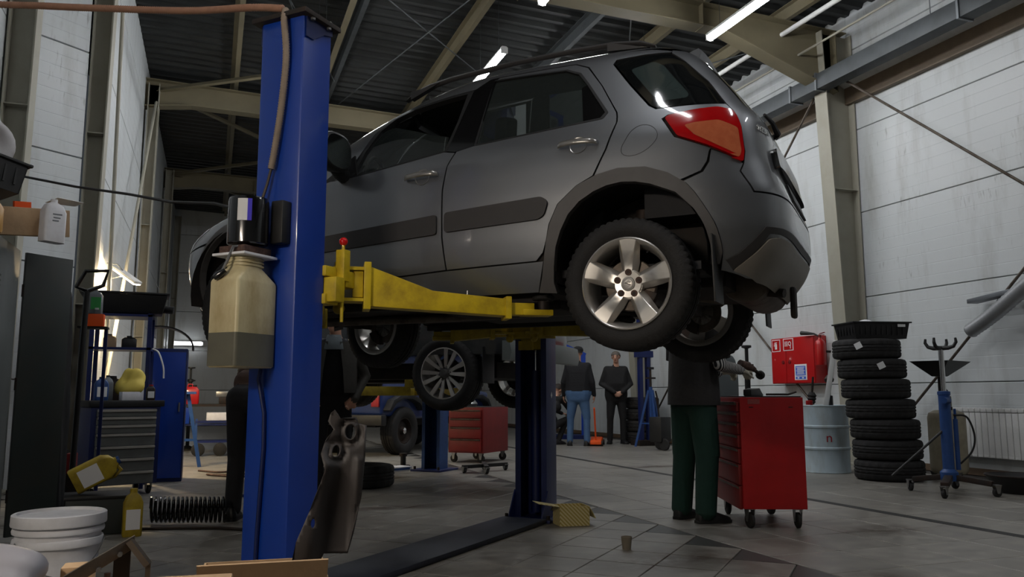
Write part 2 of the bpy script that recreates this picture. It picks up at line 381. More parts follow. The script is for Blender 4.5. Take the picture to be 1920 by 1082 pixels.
# flange braces under the purlins and sag rods
for a, b in (((0.2, 9, 6.5), (1.7, 15, 6.5)), ((2.0, 15, 6.35), (3.4, 9, 6.35)), ((5.0, 9.0, 6.3), (8.0, 15, 6.2)), ((5.0, 15, 6.25), (8.2, 9, 6.2)), ((1.8, 10.4, 6.4), (5.0, 13.6, 6.3)), ((1.8, 14.0, 6.4), (0.2, 9.6, 6.45))):
    struct(MB().cyl(a, b, 0.010, 6).build('trim_rod', M['galv_dark']))
# angle bracing in the roof by the left wall
for (a, b) in (((-1.1, 15.0, 6.2), (1.6, 13.2, 6.3)), ((-1.1, 15.0, 6.2), (1.6, 18.5, 6.3)), ((-1.1, 20.8, 6.2), (1.6, 18.7, 6.3)), ((-1.1, 20.8, 6.2), (1.6, 24, 6.3)), ((1.6, 10.0, 6.3), (1.6, 26, 6.3))):
    k = MB(); k.bar(a, b, 0.09, 0.012); k.bar((a[0], a[1], a[2]+0.03), (b[0], b[1], b[2]+0.03), 0.012, 0.06); struct(k.build('trim_brace', M['ivory_rafter']))
# tall rod braces on the left wall
for a, b in (((-1.10, 14.7, 5.9), (-1.12, 10.1, 0.9)), ((-1.16, 10.0, 5.4), (-1.16, 10.6, 0.3))):
    k = MB(); k.cyl(a, b, 0.022, 8); struct(k.build('trim_brace', M['ivory']))
# ---- corrugated roof deck
def deck():
    prof = []; y = YB-0.2; pitch = 0.26
    while y < YE+0.2:
        prof += [(y, 0.0), (y+0.075, 0.0), (y+0.11, 0.055), (y+0.225, 0.055)]; y += pitch
    x0, x1 = XL-0.2, XR+0.2; k = MB(); n = len(prof)
    vs = [(x0, p[0], rf(x0)+p[1]) for p in prof]+[(x1, p[0], rf(x1)+p[1]) for p in prof]
    k.add(vs, [(i, i+1, n+i+1, n+i) for i in range(n-1)])
    return struct(k.build('ceiling', M['deck'], ang=20))
deck()
# ---- eave channel, cable duct and conduit along the right wall
k = MB(); k.box((XR-0.05, 10, 5.20), (0.08, 33, 0.24)); struct(k.build('trim_eave', mat('eave_beam', (112, 98, 82), 0.6, noise=0.4)))
k = MB(); k.rings([[(XR-0.09, y, 5.32), (XR-0.30, y, 5.42), (XR-0.30, y, 5.44), (XR-0.09, y, 5.34)] for y in (-6, 26)]); struct(k.build('trim_flashing', M['white_paint']))
duct = struct(MB().box((7.93, 10, 5.32), (0.20, 33, 0.22)).build('trim_duct', M['galv_dark'], bevel=0.004))
for y in (3.5, 6.55, 8.9, 9.45, 12.5):
    k = MB(); k.box((7.93, y, 5.32), (0.235, 0.03, 0.255)); k.build('duct_joint', M['galv'], duct)
for y in (6.9, 9.2, 11.6):
    k = MB(); k.cyl((7.80, y, 5.40), (7.80, y, 6.3), 0.006, 6); k.build('hanger', M['galv'], duct)
k = MB(); k.cyl((7.35, -5, 5.98), (7.35, 26, 5.98), 0.035, 10); struct(k.build('trim_pipe', M['white_paint']))
k = MB(); k.cyl((7.62, -5, 5.72), (7.62, 26, 5.72), 0.016, 8); struct(k.build('trim_conduit', M['ivory']))
# ---- rod bracing on the right wall
for i, (a, b) in enumerate((((8.05, 8.88, 5.5), (8.38, 3.2, 0.62)), ((8.38, 3.1, 5.4), (8.36, 8.8, 0.1)), ((8.36, 9.15, 0.1), (8.38, 14.8, 5.3)), ((8.05, 9.12, 5.3), (8.38, 14.9, 0.2)))):
    k = MB(); k.cyl(a, b, 0.017, 8); struct(k.build('trim_brace', M['steel_dirty']))
k = MB(); k.box((XR-0.02, 10, 0.04), (0.03, 33, 0.08)); struct(k.build('baseboard_right', mat('base_brown', (96, 78, 60), 0.7, noise=0.6)))
# ---- fluorescent lamps
def lamp_mesh(L, glow=None):
    body = MB(); body.rings([[(-0.055, y, 0.0), (0.055, y, 0.0), (0.035, y, 0.05), (-0.035, y, 0.05)] for y in (0, L)])
    b = body.mesh('lamp_housing', M['white_paint'], bevel=0.006)
    lens = MB(); n = 10
    lens.rings([[(0.052*math.cos(math.pi*(1+k/n)), y, 0.0+0.062*math.sin(math.pi*(1+k/n))) for k in range(n+1)] for y in (0.02, 0.05, L-0.05, L-0.02)])
    l = lens.mesh('lamp_diffuser', glow or M['tube']); 
    e = MB(); e.box((0, 0.008, -0.01), (0.1, 0.03, 0.09)); ec = e.mesh('end_cap', M['white_paint'], bevel=0.008)
    h = MB(); h.cyl((0, 0.25, 0.05), (0, 0.25, 0.80), 0.003, 5); hg = h.mesh('suspension_wire', M['galv_dark'])
    return b, l, ec, hg
LM = lamp_mesh(1.32)
def ceiling_lamp(x, y, label, group=None):
    t = thing('fluorescent_lamp', label, 'lamp', (x, y, 5.62), 0, group)
    for nm, me in zip(('housing', 'diffuser', 'end_cap'), LM): link(nm, me, t)
    link('end_cap', LM[2], t).location = (0, 1.304, 0)
    wr = MB(); wr.cyl((0, .25, .05), (0, .25, rf(x)-5.62-.003), .003, 5); wm = wr.mesh('suspension_wire', M['galv_dark'])
    for dy in (0, .82): link('suspension_wire', wm, t).location = (0, dy, 0)
    return t
ceiling_lamp(5.97, 7.42, 'bright long fluorescent lamp hanging in front of the beige haunch beam at upper right')
ceiling_lamp(3.52, 7.27, 'fluorescent lamp at the top edge of the photo, only its end in view')
ceiling_lamp(3.56, 10.03, 'fluorescent lamp shining just above the car roof')
for x in (3.54, 5.97):
    for y in ((1.0, 13.0) if x > 5 else (1.0, 13.0)): ceiling_lamp(x, y, 'fluorescent lamp of a third row added out of view to light the left wall', 'ceiling lamps along the hall')
def wall_lamp(x, y, z, label):  # extra lamp out of view, put in to brighten the car doors
    t = thing('fluorescent_lamp', label, 'lamp', (x, y, z), 0); t.rotation_euler = (0, R(-90), 0)
    WM = lamp_mesh(1.32, mat('added_tube_warm', (255, 240, 222), 0.4, emit=TUBE_POWER*1.9))
    for nm, me in zip(('housing', 'diffuser', 'end_cap'), WM): link(nm, me, t)
    link('end_cap', LM[2], t).location = (0, 1.304, 0); return t
wall_lamp(-2.035, 0.3, 2.35, 'warm fluorescent lamp added on the left wall out of view to brighten the car doors')
ceiling_lamp(5.97, 10.2, 'fluorescent lamp of a third row added out of view to light the left wall', 'ceiling lamps along the hall')
for y in (7.25, 10.1, 12.9): ceiling_lamp(1.2, y, 'fluorescent lamp of a third row added out of view to light the left wall', 'ceiling lamps along the hall')  # third row, added where it stays hidden, lifts the left wall and rafters
for y in (1.6,): ceiling_lamp(0.9, y, 'fluorescent lamp of a third row added out of view to light the left wall', 'ceiling lamps along the hall')
# ================================================================== the car on the lift
CAR_LOC = (1.585, 4.957, 1.215); CAR_RZ = R(134.1)
TW = [(.18,.79),(.30,.832),(.42,.860),(.55,.872),(.70,.872),(.85,.862),(.97,.842),(1.05,.815),(1.2,.752),(1.35,.685),(1.45,.640),(1.50,.612),(1.545,.57),(1.58,.49),(1.60,.36),(1.608,.05)]
TF = [(.18,1.80),(.30,1.93),(.45,2.0),(.6,2.02),(.7,1.99),(.80,1.86),(.86,1.70),(.92,1.45),(.97,1.25),(1.05,1.10),(1.2,.86),(1.35,.56),(1.45,.30),(1.50,.15),(1.545,0.0),(1.58,-.16),(1.60,-.36),(1.608,-.62)]
TR = [(.18,-1.76),(.30,-1.87),(.42,-1.95),(.55,-1.985),(.66,-1.98),(.76,-1.95),(.86,-1.92),(.97,-1.90),(1.05,-1.89),(1.2,-1.80),(1.35,-1.69),(1.45,-1.61),(1.50,-1.56),(1.545,-1.48),(1.58,-1.32),(1.60,-1.05),(1.608,-.72)]
def curve(tab, z):
    n = len(tab)
    if z <= tab[0][0]: return tab[0][1]
    if z >= tab[-1][0]: return tab[-1][1]
    for i in range(n-1):
        if z <= tab[i+1][0]: break
    x0, y0 = tab[i]; x1, y1 = tab[i+1]; h = x1-x0
    def sl(k):
        if k == 0: return (tab[1][1]-tab[0][1])/(tab[1][0]-tab[0][0])
        if k == n-1: return (tab[-1][1]-tab[-2][1])/(tab[-1][0]-tab[-2][0])
        a = (tab[k][1]-tab[k-1][1])/(tab[k][0]-tab[k-1][0]); b = (tab[k+1][1]-tab[k][1])/(tab[k+1][0]-tab[k][0])
        return 0 if a*b <= 0 else 2*a*b/(a+b)
    m0, m1 = sl(i), sl(i+1); t = (z-x0)/h
    return y0*(1+2*t)*(1-t)**2+m0*h*t*(1-t)**2+y1*t*t*(3-2*t)+m1*h*t*t*(t-1)
TR0 = [(.18,-1.80),(.30,-1.93),(.42,-2.02),(.55,-2.06),(.66,-2.05),(.76,-2.0),(.86,-1.95),(.97,-1.92)]+TR[8:]   # reference tail the outlines were measured on
def settle(ph, z):
    """outline point measured on the reference tail, moved to the same length station of the body"""
    q = ph if ph <= 180 else 360-ph
    if not 80 < q < 136 or z > 1.04: return ph
    xf, xr = curve(TF, z), curve(TR0, z); c, s = math.cos(R(q)), math.sin(R(q)); e = 4.2 if c > 0 else 6.0; r = (abs(c)**e+abs(s)**e)**(-1/e); x = (xf+xr)/2+(xf-xr)/2*c*r
    n = PH(x, z); return n if ph <= 180 else 360-n
def SP(ph, z, off=0.0):
    """point of the car's skin: ph degrees round the plan outline (0 nose, 90 left side, 180 tail), z height"""
    w = curve(TW, z); xf = curve(TF, z); xr = curve(TR, z)
    c, s = math.cos(R(ph)), math.sin(R(ph)); n = 4.2 if c > 0 else 6.0
    r = (abs(c)**n+abs(s)**n)**(-1/n)
    p = Vector(((xf+xr)/2+(xf-xr)/2*c*r, w*s*r, z))
    if off: p += SN(ph, z)*off
    return p
def SN(ph, z):
    d = SP(ph+0.3, z)-SP(ph-0.3, z); e = SP(ph, min(z+0.004, 1.6))-SP(ph, z-0.004)
    return d.cross(e).normalized()
def PH(x, z):
    lo, hi = 1.0, 179.0
    for _ in range(40):
        m = (lo+hi)/2
        if SP(m, z).x > x: lo = m
        else: hi = m
    return lo
US = 0.036
def inside(p, poly):
    c = False; j = len(poly)-1; x, y = p
    for i in range(len(poly)):
        xi, yi = poly[i]; xj, yj = poly[j]
        if (yi > y) != (yj > y) and x < (xj-xi)*(y-yi)/(yj-yi)+xi: c = not c
        j = i
    return c
def dense(poly, d):
    out = []
    for a, b in zip(poly, poly[1:]+poly[:1]):
        L = math.hypot((b[0]-a[0])*US, b[1]-a[1]); n = max(1, int(L/d))
        xa = xb = None
        if 50 < a[0] < 128 and 50 < b[0] < 128 and abs(a[1]-b[1]) > .06: xa, xb = SP(*a).x, SP(*b).x
        for k in range(n):
            z = a[1]+(b[1]-a[1])*k/n
            out.append((a[0]+(b[0]-a[0])*k/n if xa is None or k == 0 else PH(xa+(xb-xa)*k/n, z), z))
    return out
def rounded(poly, r=0.02, n=3):
    """round the corners of a (ph,z) outline"""
    out = []; N = len(poly)
    for i in range(N):
        p = Vector((poly[i][0]*US, poly[i][1])); a = Vector((poly[i-1][0]*US, poly[i-1][1])); b = Vector((poly[(i+1) % N][0]*US, poly[(i+1) % N][1]))
        da, db = a-p, b-p
        t = min(r, da.length*0.45, db.length*0.45)
        q0, q1 = p+da.normalized()*t, p+db.normalized()*t
        for k in range(n+1):
            s = k/n; v = q0*(1-s)**2+p*2*s*(1-s)+q1*s*s; out.append((v.x/US, v.y))
    return out
def skin_mesh(name, outer, m, off=0.0, thick=0.014, holes=(), step=0.035, gap=0.0, edge=None):
    """panel lying on the car's skin: triangulated outline with its rim turned inwards"""
    outer = dense([(settle(*p), p[1]) for p in outer], step*0.8); hs = [dense([(settle(*p), p[1]) for p in h], step*0.8) for h in holes]
    pts = []; edges = []
    for ring in [outer]+hs:
        k = len(pts); n = len(ring)
        pts += [Vector((p[0]*US, p[1])) for p in ring]; edges += [(k+i, k+(i+1) % n) for i in range(n)]
    us = [p[0] for p in outer]; zs = [p[1] for p in outer]
    gu = step/US; u = min(us)+gu/2; rng = random.Random(3)
    while u < max(us):
        z = min(zs)+step/2
        while z < max(zs):
            q = (u+rng.uniform(-.1, .1)*gu, z+rng.uniform(-.1, .1)*step)
            if inside(q, outer) and not any(inside(q, h) for h in hs): pts.append(Vector((q[0]*US, q[1])))
            z += step
        u += gu
    v2, e2, f2, *_ = delaunay_2d_cdt(pts, edges, [], 0, 1e-5)
    fs = []
    for f in f2:
        c = (sum(v2[i].x for i in f)/3/US, sum(v2[i].y for i in f)/3)
        if inside(c, outer) and not any(inside(c, h) for h in hs): fs.append(list(f))
    used = sorted(set(i for f in fs for i in f)); mp = {o: n for n, o in enumerate(used)}
    V = []; NN = []
    for i in used:
        ph, z = v2[i].x/US, v2[i].y; nn = SN(ph, z); NN.append(nn); V.append(SP(ph, z)+nn*off)
    def ccw(f):
        a, b, c = (v2[i] for i in f); return (b.x-a.x)*(c.y-a.y)-(b.y-a.y)*(c.x-a.x) > 0
    fs = [[mp[i] for i in (f if ccw(f) else f[::-1])] for f in fs]
    cnt = {}
    for f in fs:
        for a, b in zip(f, f[1:]+f[:1]): cnt[(a, b)] = 1
    nb = len(V); bi = {}; walls = []
    for (a, b) in list(cnt):
        if (b, a) not in cnt:
            for q in (a, b):
                if q not in bi: bi[q] = len(V); V.append(V[q]-NN[q]*thick)
            walls.append([b, a, bi[a], bi[b]])
    me = bpy.data.meshes.new(name); me.from_pydata([tuple(v) for v in V], [], fs+walls)
    me.materials.append(m); me.shade_smooth()
    ln = []
    wn = []
    for w_ in walls:
        wn.append((V[w_[1]]-V[w_[0]]).cross(V[w_[2]]-V[w_[1]]).normalized())
    for f in fs: ln += [tuple(NN[i]) for i in f]
    for w_, q in zip(walls, wn): ln += [tuple(q)]*4
    me.normals_split_custom_set(ln)
    return me
def skin(name, outer, m, parent, **kw): return link(name, skin_mesh(name, outer, m, **kw), parent)
def mirrored(o, parent):
    c = o.copy(); col.objects.link(c); c.parent = parent; c.scale = (1, -1, 1); return c

def paint_material():
    m = bpy.data.materials.new('grey_metallic_paint'); m.use_nodes = True; nt = m.node_tree; b = nt.nodes['Principled BSDF']; N = nt.nodes.new; L = nt.links.new
    b.inputs['Base Color'].default_value = lin((108, 110, 113)); b.inputs['Metallic'].default_value = 0.82; b.inputs['Roughness'].default_value = 0.36
    b.inputs['Coat Weight'].default_value = 0.9; b.inputs['Coat Roughness'].default_value = 0.05
    g = N('ShaderNodeTexCoord'); n = N('ShaderNodeTexNoise'); n.inputs['Scale'].default_value = 900; L(g.outputs['Object'], n.inputs['Vector'])
    r = N('ShaderNodeMapRange'); r.inputs['To Min'].default_value = 0.36; r.inputs['To Max'].default_value = 0.50; L(n.outputs['Fac'], r.inputs['Value']); L(r.outputs[0], b.inputs['Roughness'])
    return m
M['paint'] = paint_material()
M['handle'] = mat('handle_paint', (128, 126, 122), .3, metal=.55, coat=.8)
M['cladding'] = mat('grey_cladding', (74, 72, 71), 0.55, noise=0.25, nscale=14)
M['moulding'] = mat('side_moulding', (46, 44, 44), 0.6, noise=0.15, nscale=14)
M['under'] = mat('underbody', (24, 22, 21), 0.8, noise=0.8, nscale=7, rgb2=(44, 36, 30))
M['alloy'] = mat('alloy', (196, 192, 186), 0.3, metal=0.75, noise=0.15, nscale=15)
M['alloy_dark'] = mat('alloy_dark', (92, 90, 88), 0.4, metal=0.7, noise=0.3, nscale=12)
M['lamp_red'] = mat('lamp_red', (160, 12, 16), 0.12, coat=1.0, noise=0.25, nscale=18)
M['lamp_amber'] = mat('lamp_amber', (168, 88, 58), 0.12, coat=1.0, noise=0.5, nscale=26, rgb2=(190, 112, 76))
M['tint'] = mat('tinted_glass', (86, 94, 92), 0.02, trans=0.85, coat=0.0, spec=0.5, ior=1.4)
M['tint_dark'] = mat('dark_glass', (14, 16, 17), 0.03, coat=1.0, spec=0.6)
M['seat'] = mat('seat_cloth', (44, 44, 46), 0.85, noise=0.3, nscale=30)

car = thing('car', 'grey five-door hatchback raised on the two-post lift, seen from its rear left', 'car', CAR_LOC, CAR_RZ)
REAR_WIN = [(90.43,1.064),(104.06,1.089),(115.7,1.113),(116.59,1.143),(111.77,1.343),(107.99,1.422),(102.45,1.463),(87.41,1.478),(73.35,1.486)]
FRONT_WIN = [(65.56,.976),(60.34,1.129),(55.58,1.275),(53.26,1.356),(56.0,1.39),(62.91,1.412),(70.16,1.426),(79.75,1.233),(83.23,1.053),(74.13,1.012)]
QUARTER = [(117.68,1.449),(118.21,1.472),(125.62,1.479),(131.96,1.479),(133.93,1.417),(136.22,1.279),(136.33,1.133),(132.8,1.132),(125.03,1.128),(124.24,1.149),(121.74,1.29)]
TAIL = [(125.9,1.059),(126.49,1.072),(130.74,1.092),(134.14,1.101),(136.93,1.084),(138.3,.995),(138.76,.869),(138.09,.812),(135.78,.835),(132.56,.889),(127.56,.956)]
ARCH_O = [(113.03,.235),(112.85,.308),(112.48,.385),(112.35,.48),(112.75,.571),(113.9,.665),(116.64,.75),(119.16,.796),(121.65,.817),(124.77,.81),(127.03,.77),(128.38,.717),(129.22,.642),(130.31,.549),(131.61,.456),(132.65,.383),(133.2,.33)]
ARCH_I = [(115.6,.228),(114.71,.278),(114.05,.356),(113.73,.452),(114.1,.53),(115.13,.608),(116.6,.67),(118.48,.711),(120.2,.735),(121.92,.745),(123.4,.739),(124.87,.721),(127.06,.671),(128.67,.587),(130.09,.483),(131.4,.385),(132.0,.33)]
FCX, FCZ = 1.25, 0.372
def fc(r, a): x, z = FCX+r*math.cos(R(a)), FCZ+r*math.sin(R(a)); return (PH(x, max(z, .22)), max(z, .22))
FA_O = [fc(0.425, a) for a in range(-20, 201, 10)]; FA_I = [fc(0.37, a) for a in range(200, -21, -10)]
px_ = lambda x, z: (PH(x, z), z)
# --- doors
rd = skin('rear_door', [(97.28,.38),(96.3,.556),(95.0,.822),(88.2,.953),(86.7,1.036),(90.43,1.058),(104.06,1.083),(115.9,1.107),(117.1,1.143),(112.25,1.348),(108.3,1.432),(102.6,1.472),(87.41,1.486),(73.35,1.493),(73.2,1.507),(92.0,1.504),(104.24,1.497),(109.79,1.457),(115.36,1.319),(118.45,1.133),(118.5,1.074),(118.45,.929),(118.55,.797),(116.5,.755),(113.75,.670),(112.5,.571),(112.2,.49),(112.0,.43),(111.3,.391),(104.57,.386)], M['paint'], car)
skin('window_glass', REAR_WIN, M['tint'], rd, off=-0.008, thick=0.004, step=0.06)
skin('window_seal', rounded([(90.2,1.056),(104.06,1.081),(116.2,1.105),(117.2,1.143),(112.3,1.348),(108.4,1.43),(102.6,1.472),(87.4,1.486),(73.0,1.494)], .01), M['black'], rd, off=0.002, thick=0.02, holes=[REAR_WIN], step=0.05)
skin('quarter_divider', [(112.6,1.106),(115.7,1.113),(116.59,1.143),(111.77,1.343),(110.6,1.33)], M['black_gloss'], rd, off=-0.003, thick=0.004)
fd = skin('front_door', [(97.05,.38),(96.05,.556),(94.75,.822),(87.95,.953),(86.4,1.030),(83.2,1.045),(74.13,1.004),(65.56,.968),px_(.70,.955),px_(.76,.85),px_(.77,.6),px_(.72,.42),px_(.60,.365),(88.8,.366)], M['paint'], car)
skin('window_glass', [(65.56,.976),(60.34,1.129),(55.58,1.275),(58.5,1.29),(66,1.245),(74,1.19),(80.6,1.15),(83.23,1.053),(74.13,1.012)], M['tint'], fd, off=-0.010, thick=0.004, step=0.06).hide_render = False
skin('window_seal', rounded([(65.0,.966),(59.5,1.129),(54.3,1.275),(51.8,1.37),(55.6,1.41),(62.8,1.432),(70.6,1.446),(80.6,1.233),(84.0,1.047),(74.13,1.004)], .012), M['black'], fd, off=0.002, thick=0.03, holes=[FRONT_WIN], step=0.05)
skin('pillar_trim', [(86.3,1.036),(90.35,1.058),(73.2,1.494),(73.0,1.506),(69.5,1.506),(70.7,1.446),(80.7,1.233),(84.0,1.047)], M['black_gloss'], fd, off=0.001)
def strip(poly, parent): return skin('side_moulding', rounded(poly, 0.02), M['moulding'], parent, off=0.014, thick=0.016)
strip([(96.75,.686),(112.0,.715),(112.64,.687),(112.05,.617),(111.23,.598),(96.75,.578)], rd)
strip([px_(.74,.61),(95.35,.680),(95.4,.572),px_(.74,.522)], fd)
def door_handle(parent, x, z, tilt, keyhole):
    ph = PH(x, z); p = SP(ph, z); n = SN(ph, z); fwd = Vector((-1, 0, tilt)).normalized()
    up = n.cross(fwd)*-1; fwd = up.cross(n)*-1 if (up.cross(n)*-1).dot(fwd) > 0 else up.cross(n)
    mt = Matrix((fwd, n, up)).transposed().to_4x4(); mt.translation = p
    cup = MB(); cup.M = mt; cup.lathe([(0.0, -0.012), (0.030, -0.010), (0.044, 0.0015), (0.047, 0.002)], 28, (0, 0, 0), 'y', cap=False)
    c = cup.build('handle_cup', M['handle'], parent, recalc=False)
    h = MB(); h.M = mt; pts = []
    for t in range(13):
        s = -1+2*t/12; pts.append((s*0.105, 0.044-0.016*s*s if abs(s) < .93 else 0.014, 0.002+0.006*s))
    rs = []
    for i, q in enumerate(pts):
        a = 0.016 if 0 < i < 12 else 0.012; e = 0.009
        rs.append([(q[0], q[1]+e*math.cos(k*math.pi/6), q[2]+a*math.sin(k*math.pi/6)) for k in range(12)])
    h.rings(rs); hd = h.build('handle', M['handle'], parent)
    if keyhole:
        k = MB(); k.M = mt; k.cyl((0.083, 0.028, 0.006), (0.083, 0.036, 0.006), 0.007, 12); k.build('lock_cylinder', M['black'], parent)
    k = MB(); k.M = mt; k.box((0.058, 0.0365, 0.006), (0.002, 0.008, 0.026)); k.build('handle_seam', M['black'], parent)
door_handle(rd, -1.017, .968, .05, False); door_handle(fd, -.103, .907, .09, True)
for d in (rd, fd):
    m_ = mirrored(d, car); m_.name = d.name
    for ch in d.children:
        c = ch.copy(); col.objects.link(c); c.parent = m_
# --- side panel with roof frame and rear quarter
side = skin('side_panel', [(63.5,.966),(48,.985),(47,1.2),(47,1.35),(48,1.44),(50,1.50),(56,1.53),(75,1.53),(90,1.53),(105,1.53),(120,1.53),(128,1.52),(133,1.495),(132.2,1.486),(125.62,1.486),(117.8,1.479),(117.1,1.449),(121.25,1.29),(123.8,1.146),(124.7,1.120),(132.8,1.124),(136.45,1.126),(137.1,1.092),(134.14,1.108),(130.74,1.099),(126.3,1.079),(125.4,1.059),(127.3,.950),(132.4,.882),(132.2,.872),(131.7,.819),(130.6,.772),(128.0,.732),(127.03,.773),(124.77,.813),(121.65,.820),(119.16,.799),(118.8,.797),(118.72,.929),(118.75,1.074),(118.7,1.133),(115.6,1.319),(110.0,1.463),(104.3,1.504),(92,1.511),(73.2,1.514),(69.3,1.513),(70.4,1.452),(62.8,1.438),(55.4,1.416),(51.3,1.374),(53.9,1.275),(59.1,1.129)], M['paint'], car)
fuelc = (122.81, .956)
ring = lambda r, n=28: [(fuelc[0]+r*math.cos(2*math.pi*k/n)/US*0.98, fuelc[1]+r*math.sin(2*math.pi*k/n)) for k in range(n)]
skin('fuel_flap_gap', ring(.0815), M['black'], side, off=0.0012, thick=0.002, holes=[ring(.0795)], step=.02)
skin('window_glass', QUARTER, M['tint_dark'], side, off=-0.003, thick=0.006)
skin('clear_pane', rounded([(121.61,1.398),(127.03,1.43),(128.86,1.394),(130.87,1.198),(130.23,1.175),(126.04,1.168),(124.99,1.204)], .02), mat('grey_pane', (46, 56, 56), .03, coat=1.0), side, off=-0.002, thick=0.001)
tl = skin('tail_lamp', rounded(TAIL, .015), M['lamp_red'], car, off=0.008, thick=0.02, step=.02)
skin('amber_lens', rounded([(128.49,1.005),(129.86,1.015),(133.54,1.024),(137.5,.985),(138.1,.868),(137.5,.833),(135.92,.849),(132.97,.899),(129.83,.954)], .015), M['lamp_amber'], tl, off=0.0095, thick=0.002, step=.02)
# --- front fender, sill, arches
ff = skin('front_fender', [px_(.785,.85),px_(.725,.955),(63.7,.960),(48.5,.978),(47.5,.93),(45.5,.86),(43.5,.80),(41.5,.74),(40,.66)]+[fc(0.415, a) for a in range(50, 181, 10)]+[px_(.80,.36),px_(.76,.40),px_(.795,.6)], M['paint'], car)
sill = skin('sill', [(112.3,.385),(111.5,.384),(104.57,.378),(97.2,.372),(88.8,.358),px_(.60,.355),px_(.825,.34),px_(.845,.24),(101,.235),(112.8,.235)], M['paint'], car, thick=.03)
ra = skin('wheel_arch_moulding', ARCH_O+ARCH_I[::-1], M['cladding'], car, off=0.012, thick=0.04)
fa = skin('wheel_arch_moulding', FA_O+FA_I, M['cladding'], car, off=0.012, thick=0.04)
# inner dark body behind the gaps
inner = skin('inner_body', [px_(.86,.24),(100,.235),(112.8,.235)]+[p for p in ARCH_O[1:-1]]+[(134,.30),(139,.30),(139,.9),(136,1.09),(126,1.09),(117,1.09),(104,1.06),(90.4,1.04),(83,1.03),(74,.99),(66,.955),px_(.75,.94),(48,.96),(44,.86),(40,.66)]+[fc(0.42, a) for a in range(50, 191, 10)], M['under'], car, off=-0.018, thick=.002, step=.06)
for o in (side, tl, ff, sill, ra, fa, inner):
    m_ = mirrored(o, car)
    for ch in o.children:
        c = ch.copy(); col.objects.link(c); c.parent = m_
# --- bumpers, tailgate, bonnet, screens, roof
BL = [(128.2,.722),(130.8,.764),(132.0,.815),(132.5,.874),(135.78,.828),(138.0,.805),(137.0,.765),(138.3,.66)]
sym = lambda L: L+[(360-p, z) for p, z in L[::-1]]
rb = skin('rear_bumper',
     BL+[(145,.658),(160,.655),(180,.655),(200,.655),(215,.658)]+[(360-p, z) for p, z in BL[::-1]]+[(360-128.5,.717),(360-129.3,.642),(360-130.4,.549),(360-131.7,.456),(360-132.75,.383),(360-134,.30),(360-142,.27),(200,.265),(180,.265),(160,.265),(142,.27),(134,.30),(132.75,.383),(131.7,.456),(130.4,.549),(129.3,.642),(128.5,.717)], M['paint'], car, thick=0.03)
skin('bumper_insert', rounded([(137.7,.300),(139.4,.36),(142.2,.448),(146,.462),(165,.455),(195,.455),(214,.462),(217.8,.448),(220.6,.36),(222.3,.300),(214,.262),(180,.258),(146,.262)], .02), mat('bumper_insert', (122, 116, 108), .5, noise=.2, nscale=10), rb, off=0.012, thick=.02)
skin('bumper_lower_trim', rounded([(133.6,.345),(137.0,.372),(140.6,.50),(146,.505),(214,.505),(219.4,.50),(223,.372),(226.4,.345),(222,.30),(218,.47),(214,.475),(180,.47),(146,.475),(142,.47),(138,.30)], .006), M['moulding'], rb, off=0.006, thick=.02)
TG = [(138.6,.668),(137.3,.766),(138.35,.807),(139.1,.869),(138.6,.995),(137.3,1.088),(136.7,1.131),(136.55,1.279),(134.3,1.42),(132.4,1.482),(133.4,1.503)]
tg = skin('tailgate', TG+[(150,1.505),(180,1.505),(210,1.505)]+[(360-p, z) for p, z in TG[::-1]]+[(215,.668),(180,.666),(145,.668)], M['paint'], car, thick=.02, holes=[rounded([(142.5,1.13),(141.5,1.44),(180,1.465),(218.5,1.44),(217.5,1.13),(180,1.11)], .03)])
skin('rear_screen', rounded([(142.2,1.12),(141.2,1.45),(180,1.475),(218.8,1.45),(217.8,1.12),(180,1.10)], .03), M['tint_dark'], tg, off=-0.004, thick=.004)
skin('plate_garnish', rounded([(150,.82),(151,.93),(162,.955),(180,.96),(198,.955),(209,.93),(210,.82),(198,.82),(180,.82),(162,.82)], .02), M['black_gloss'], tg, off=0.03, thick=.03)
skin('number_plate', rounded([(163,.70),(163,.795),(197,.795),(197,.70)], .01), mat('number_plate', (60, 62, 64), .5), tg, off=0.010, thick=.010)
k = MB(); p = SP(150, 1.06, .03); k.tube([SP(166, 1.07, .0), SP(166, 1.08, .025), SP(158, 1.10, .03), SP(152, 1.12, .022)], [.02, .018, .012, .008], 8); k.build('rear_wiper', M['black'], tg)
k = MB(); pr_ = []
for t in range(17):
    ph = 146+68*t/16; pr_.append([SP(ph, 1.535, -.03), SP(ph, 1.54, .01), SP(ph, 1.52, .045), SP(ph, 1.507, .04), SP(ph, 1.50, 0.0)])
k.rings(pr_); k.build('roof_spoiler', M['paint'], tg, ang=50)
FB = [(47.0,.73),(41,.655)]
k = skin('front_bumper', [(40,.65)]+[fc(0.43, a) for a in range(44, -11, -9)]+[(37,.23),(20,.22),(0,.22),(-20,.22),(-37,.23)]+[(-a, z) for a, z in [fc(0.43, a) for a in range(44, -11, -9)][::-1]]+[(-40,.65),(-20,.655),(0,.655),(20,.655)], M['paint'], car, thick=.03, holes=[rounded([(14,.30),(16,.44),(0,.45),(-16,.44),(-14,.30)], .02)])
skin('grille', [(16,.29),(18,.46),(0,.47),(-18,.46),(-16,.29)], M['black'], k, off=-.02, thick=.005)
hl = skin('head_lamp', rounded([(40.5,.655),(45,.79),(36,.80),(27,.74),(26,.665)], .02), mat('head_lamp', (196, 200, 204), .08, coat=1.0, metal=.4), car, off=.004, thick=.02); mirrored(hl, car)
skin('bonnet', [(46.8,.93),(43.2,.803),(35.5,.808),(26.5,.748),(25.5,.66),(0,.66),(-25.5,.66),(-26.5,.748),(-35.5,.808),(-43.2,.803),(-46.8,.93),(-47.8,.98),(0,.985),(47.8,.98)], M['paint'], car, thick=.02)
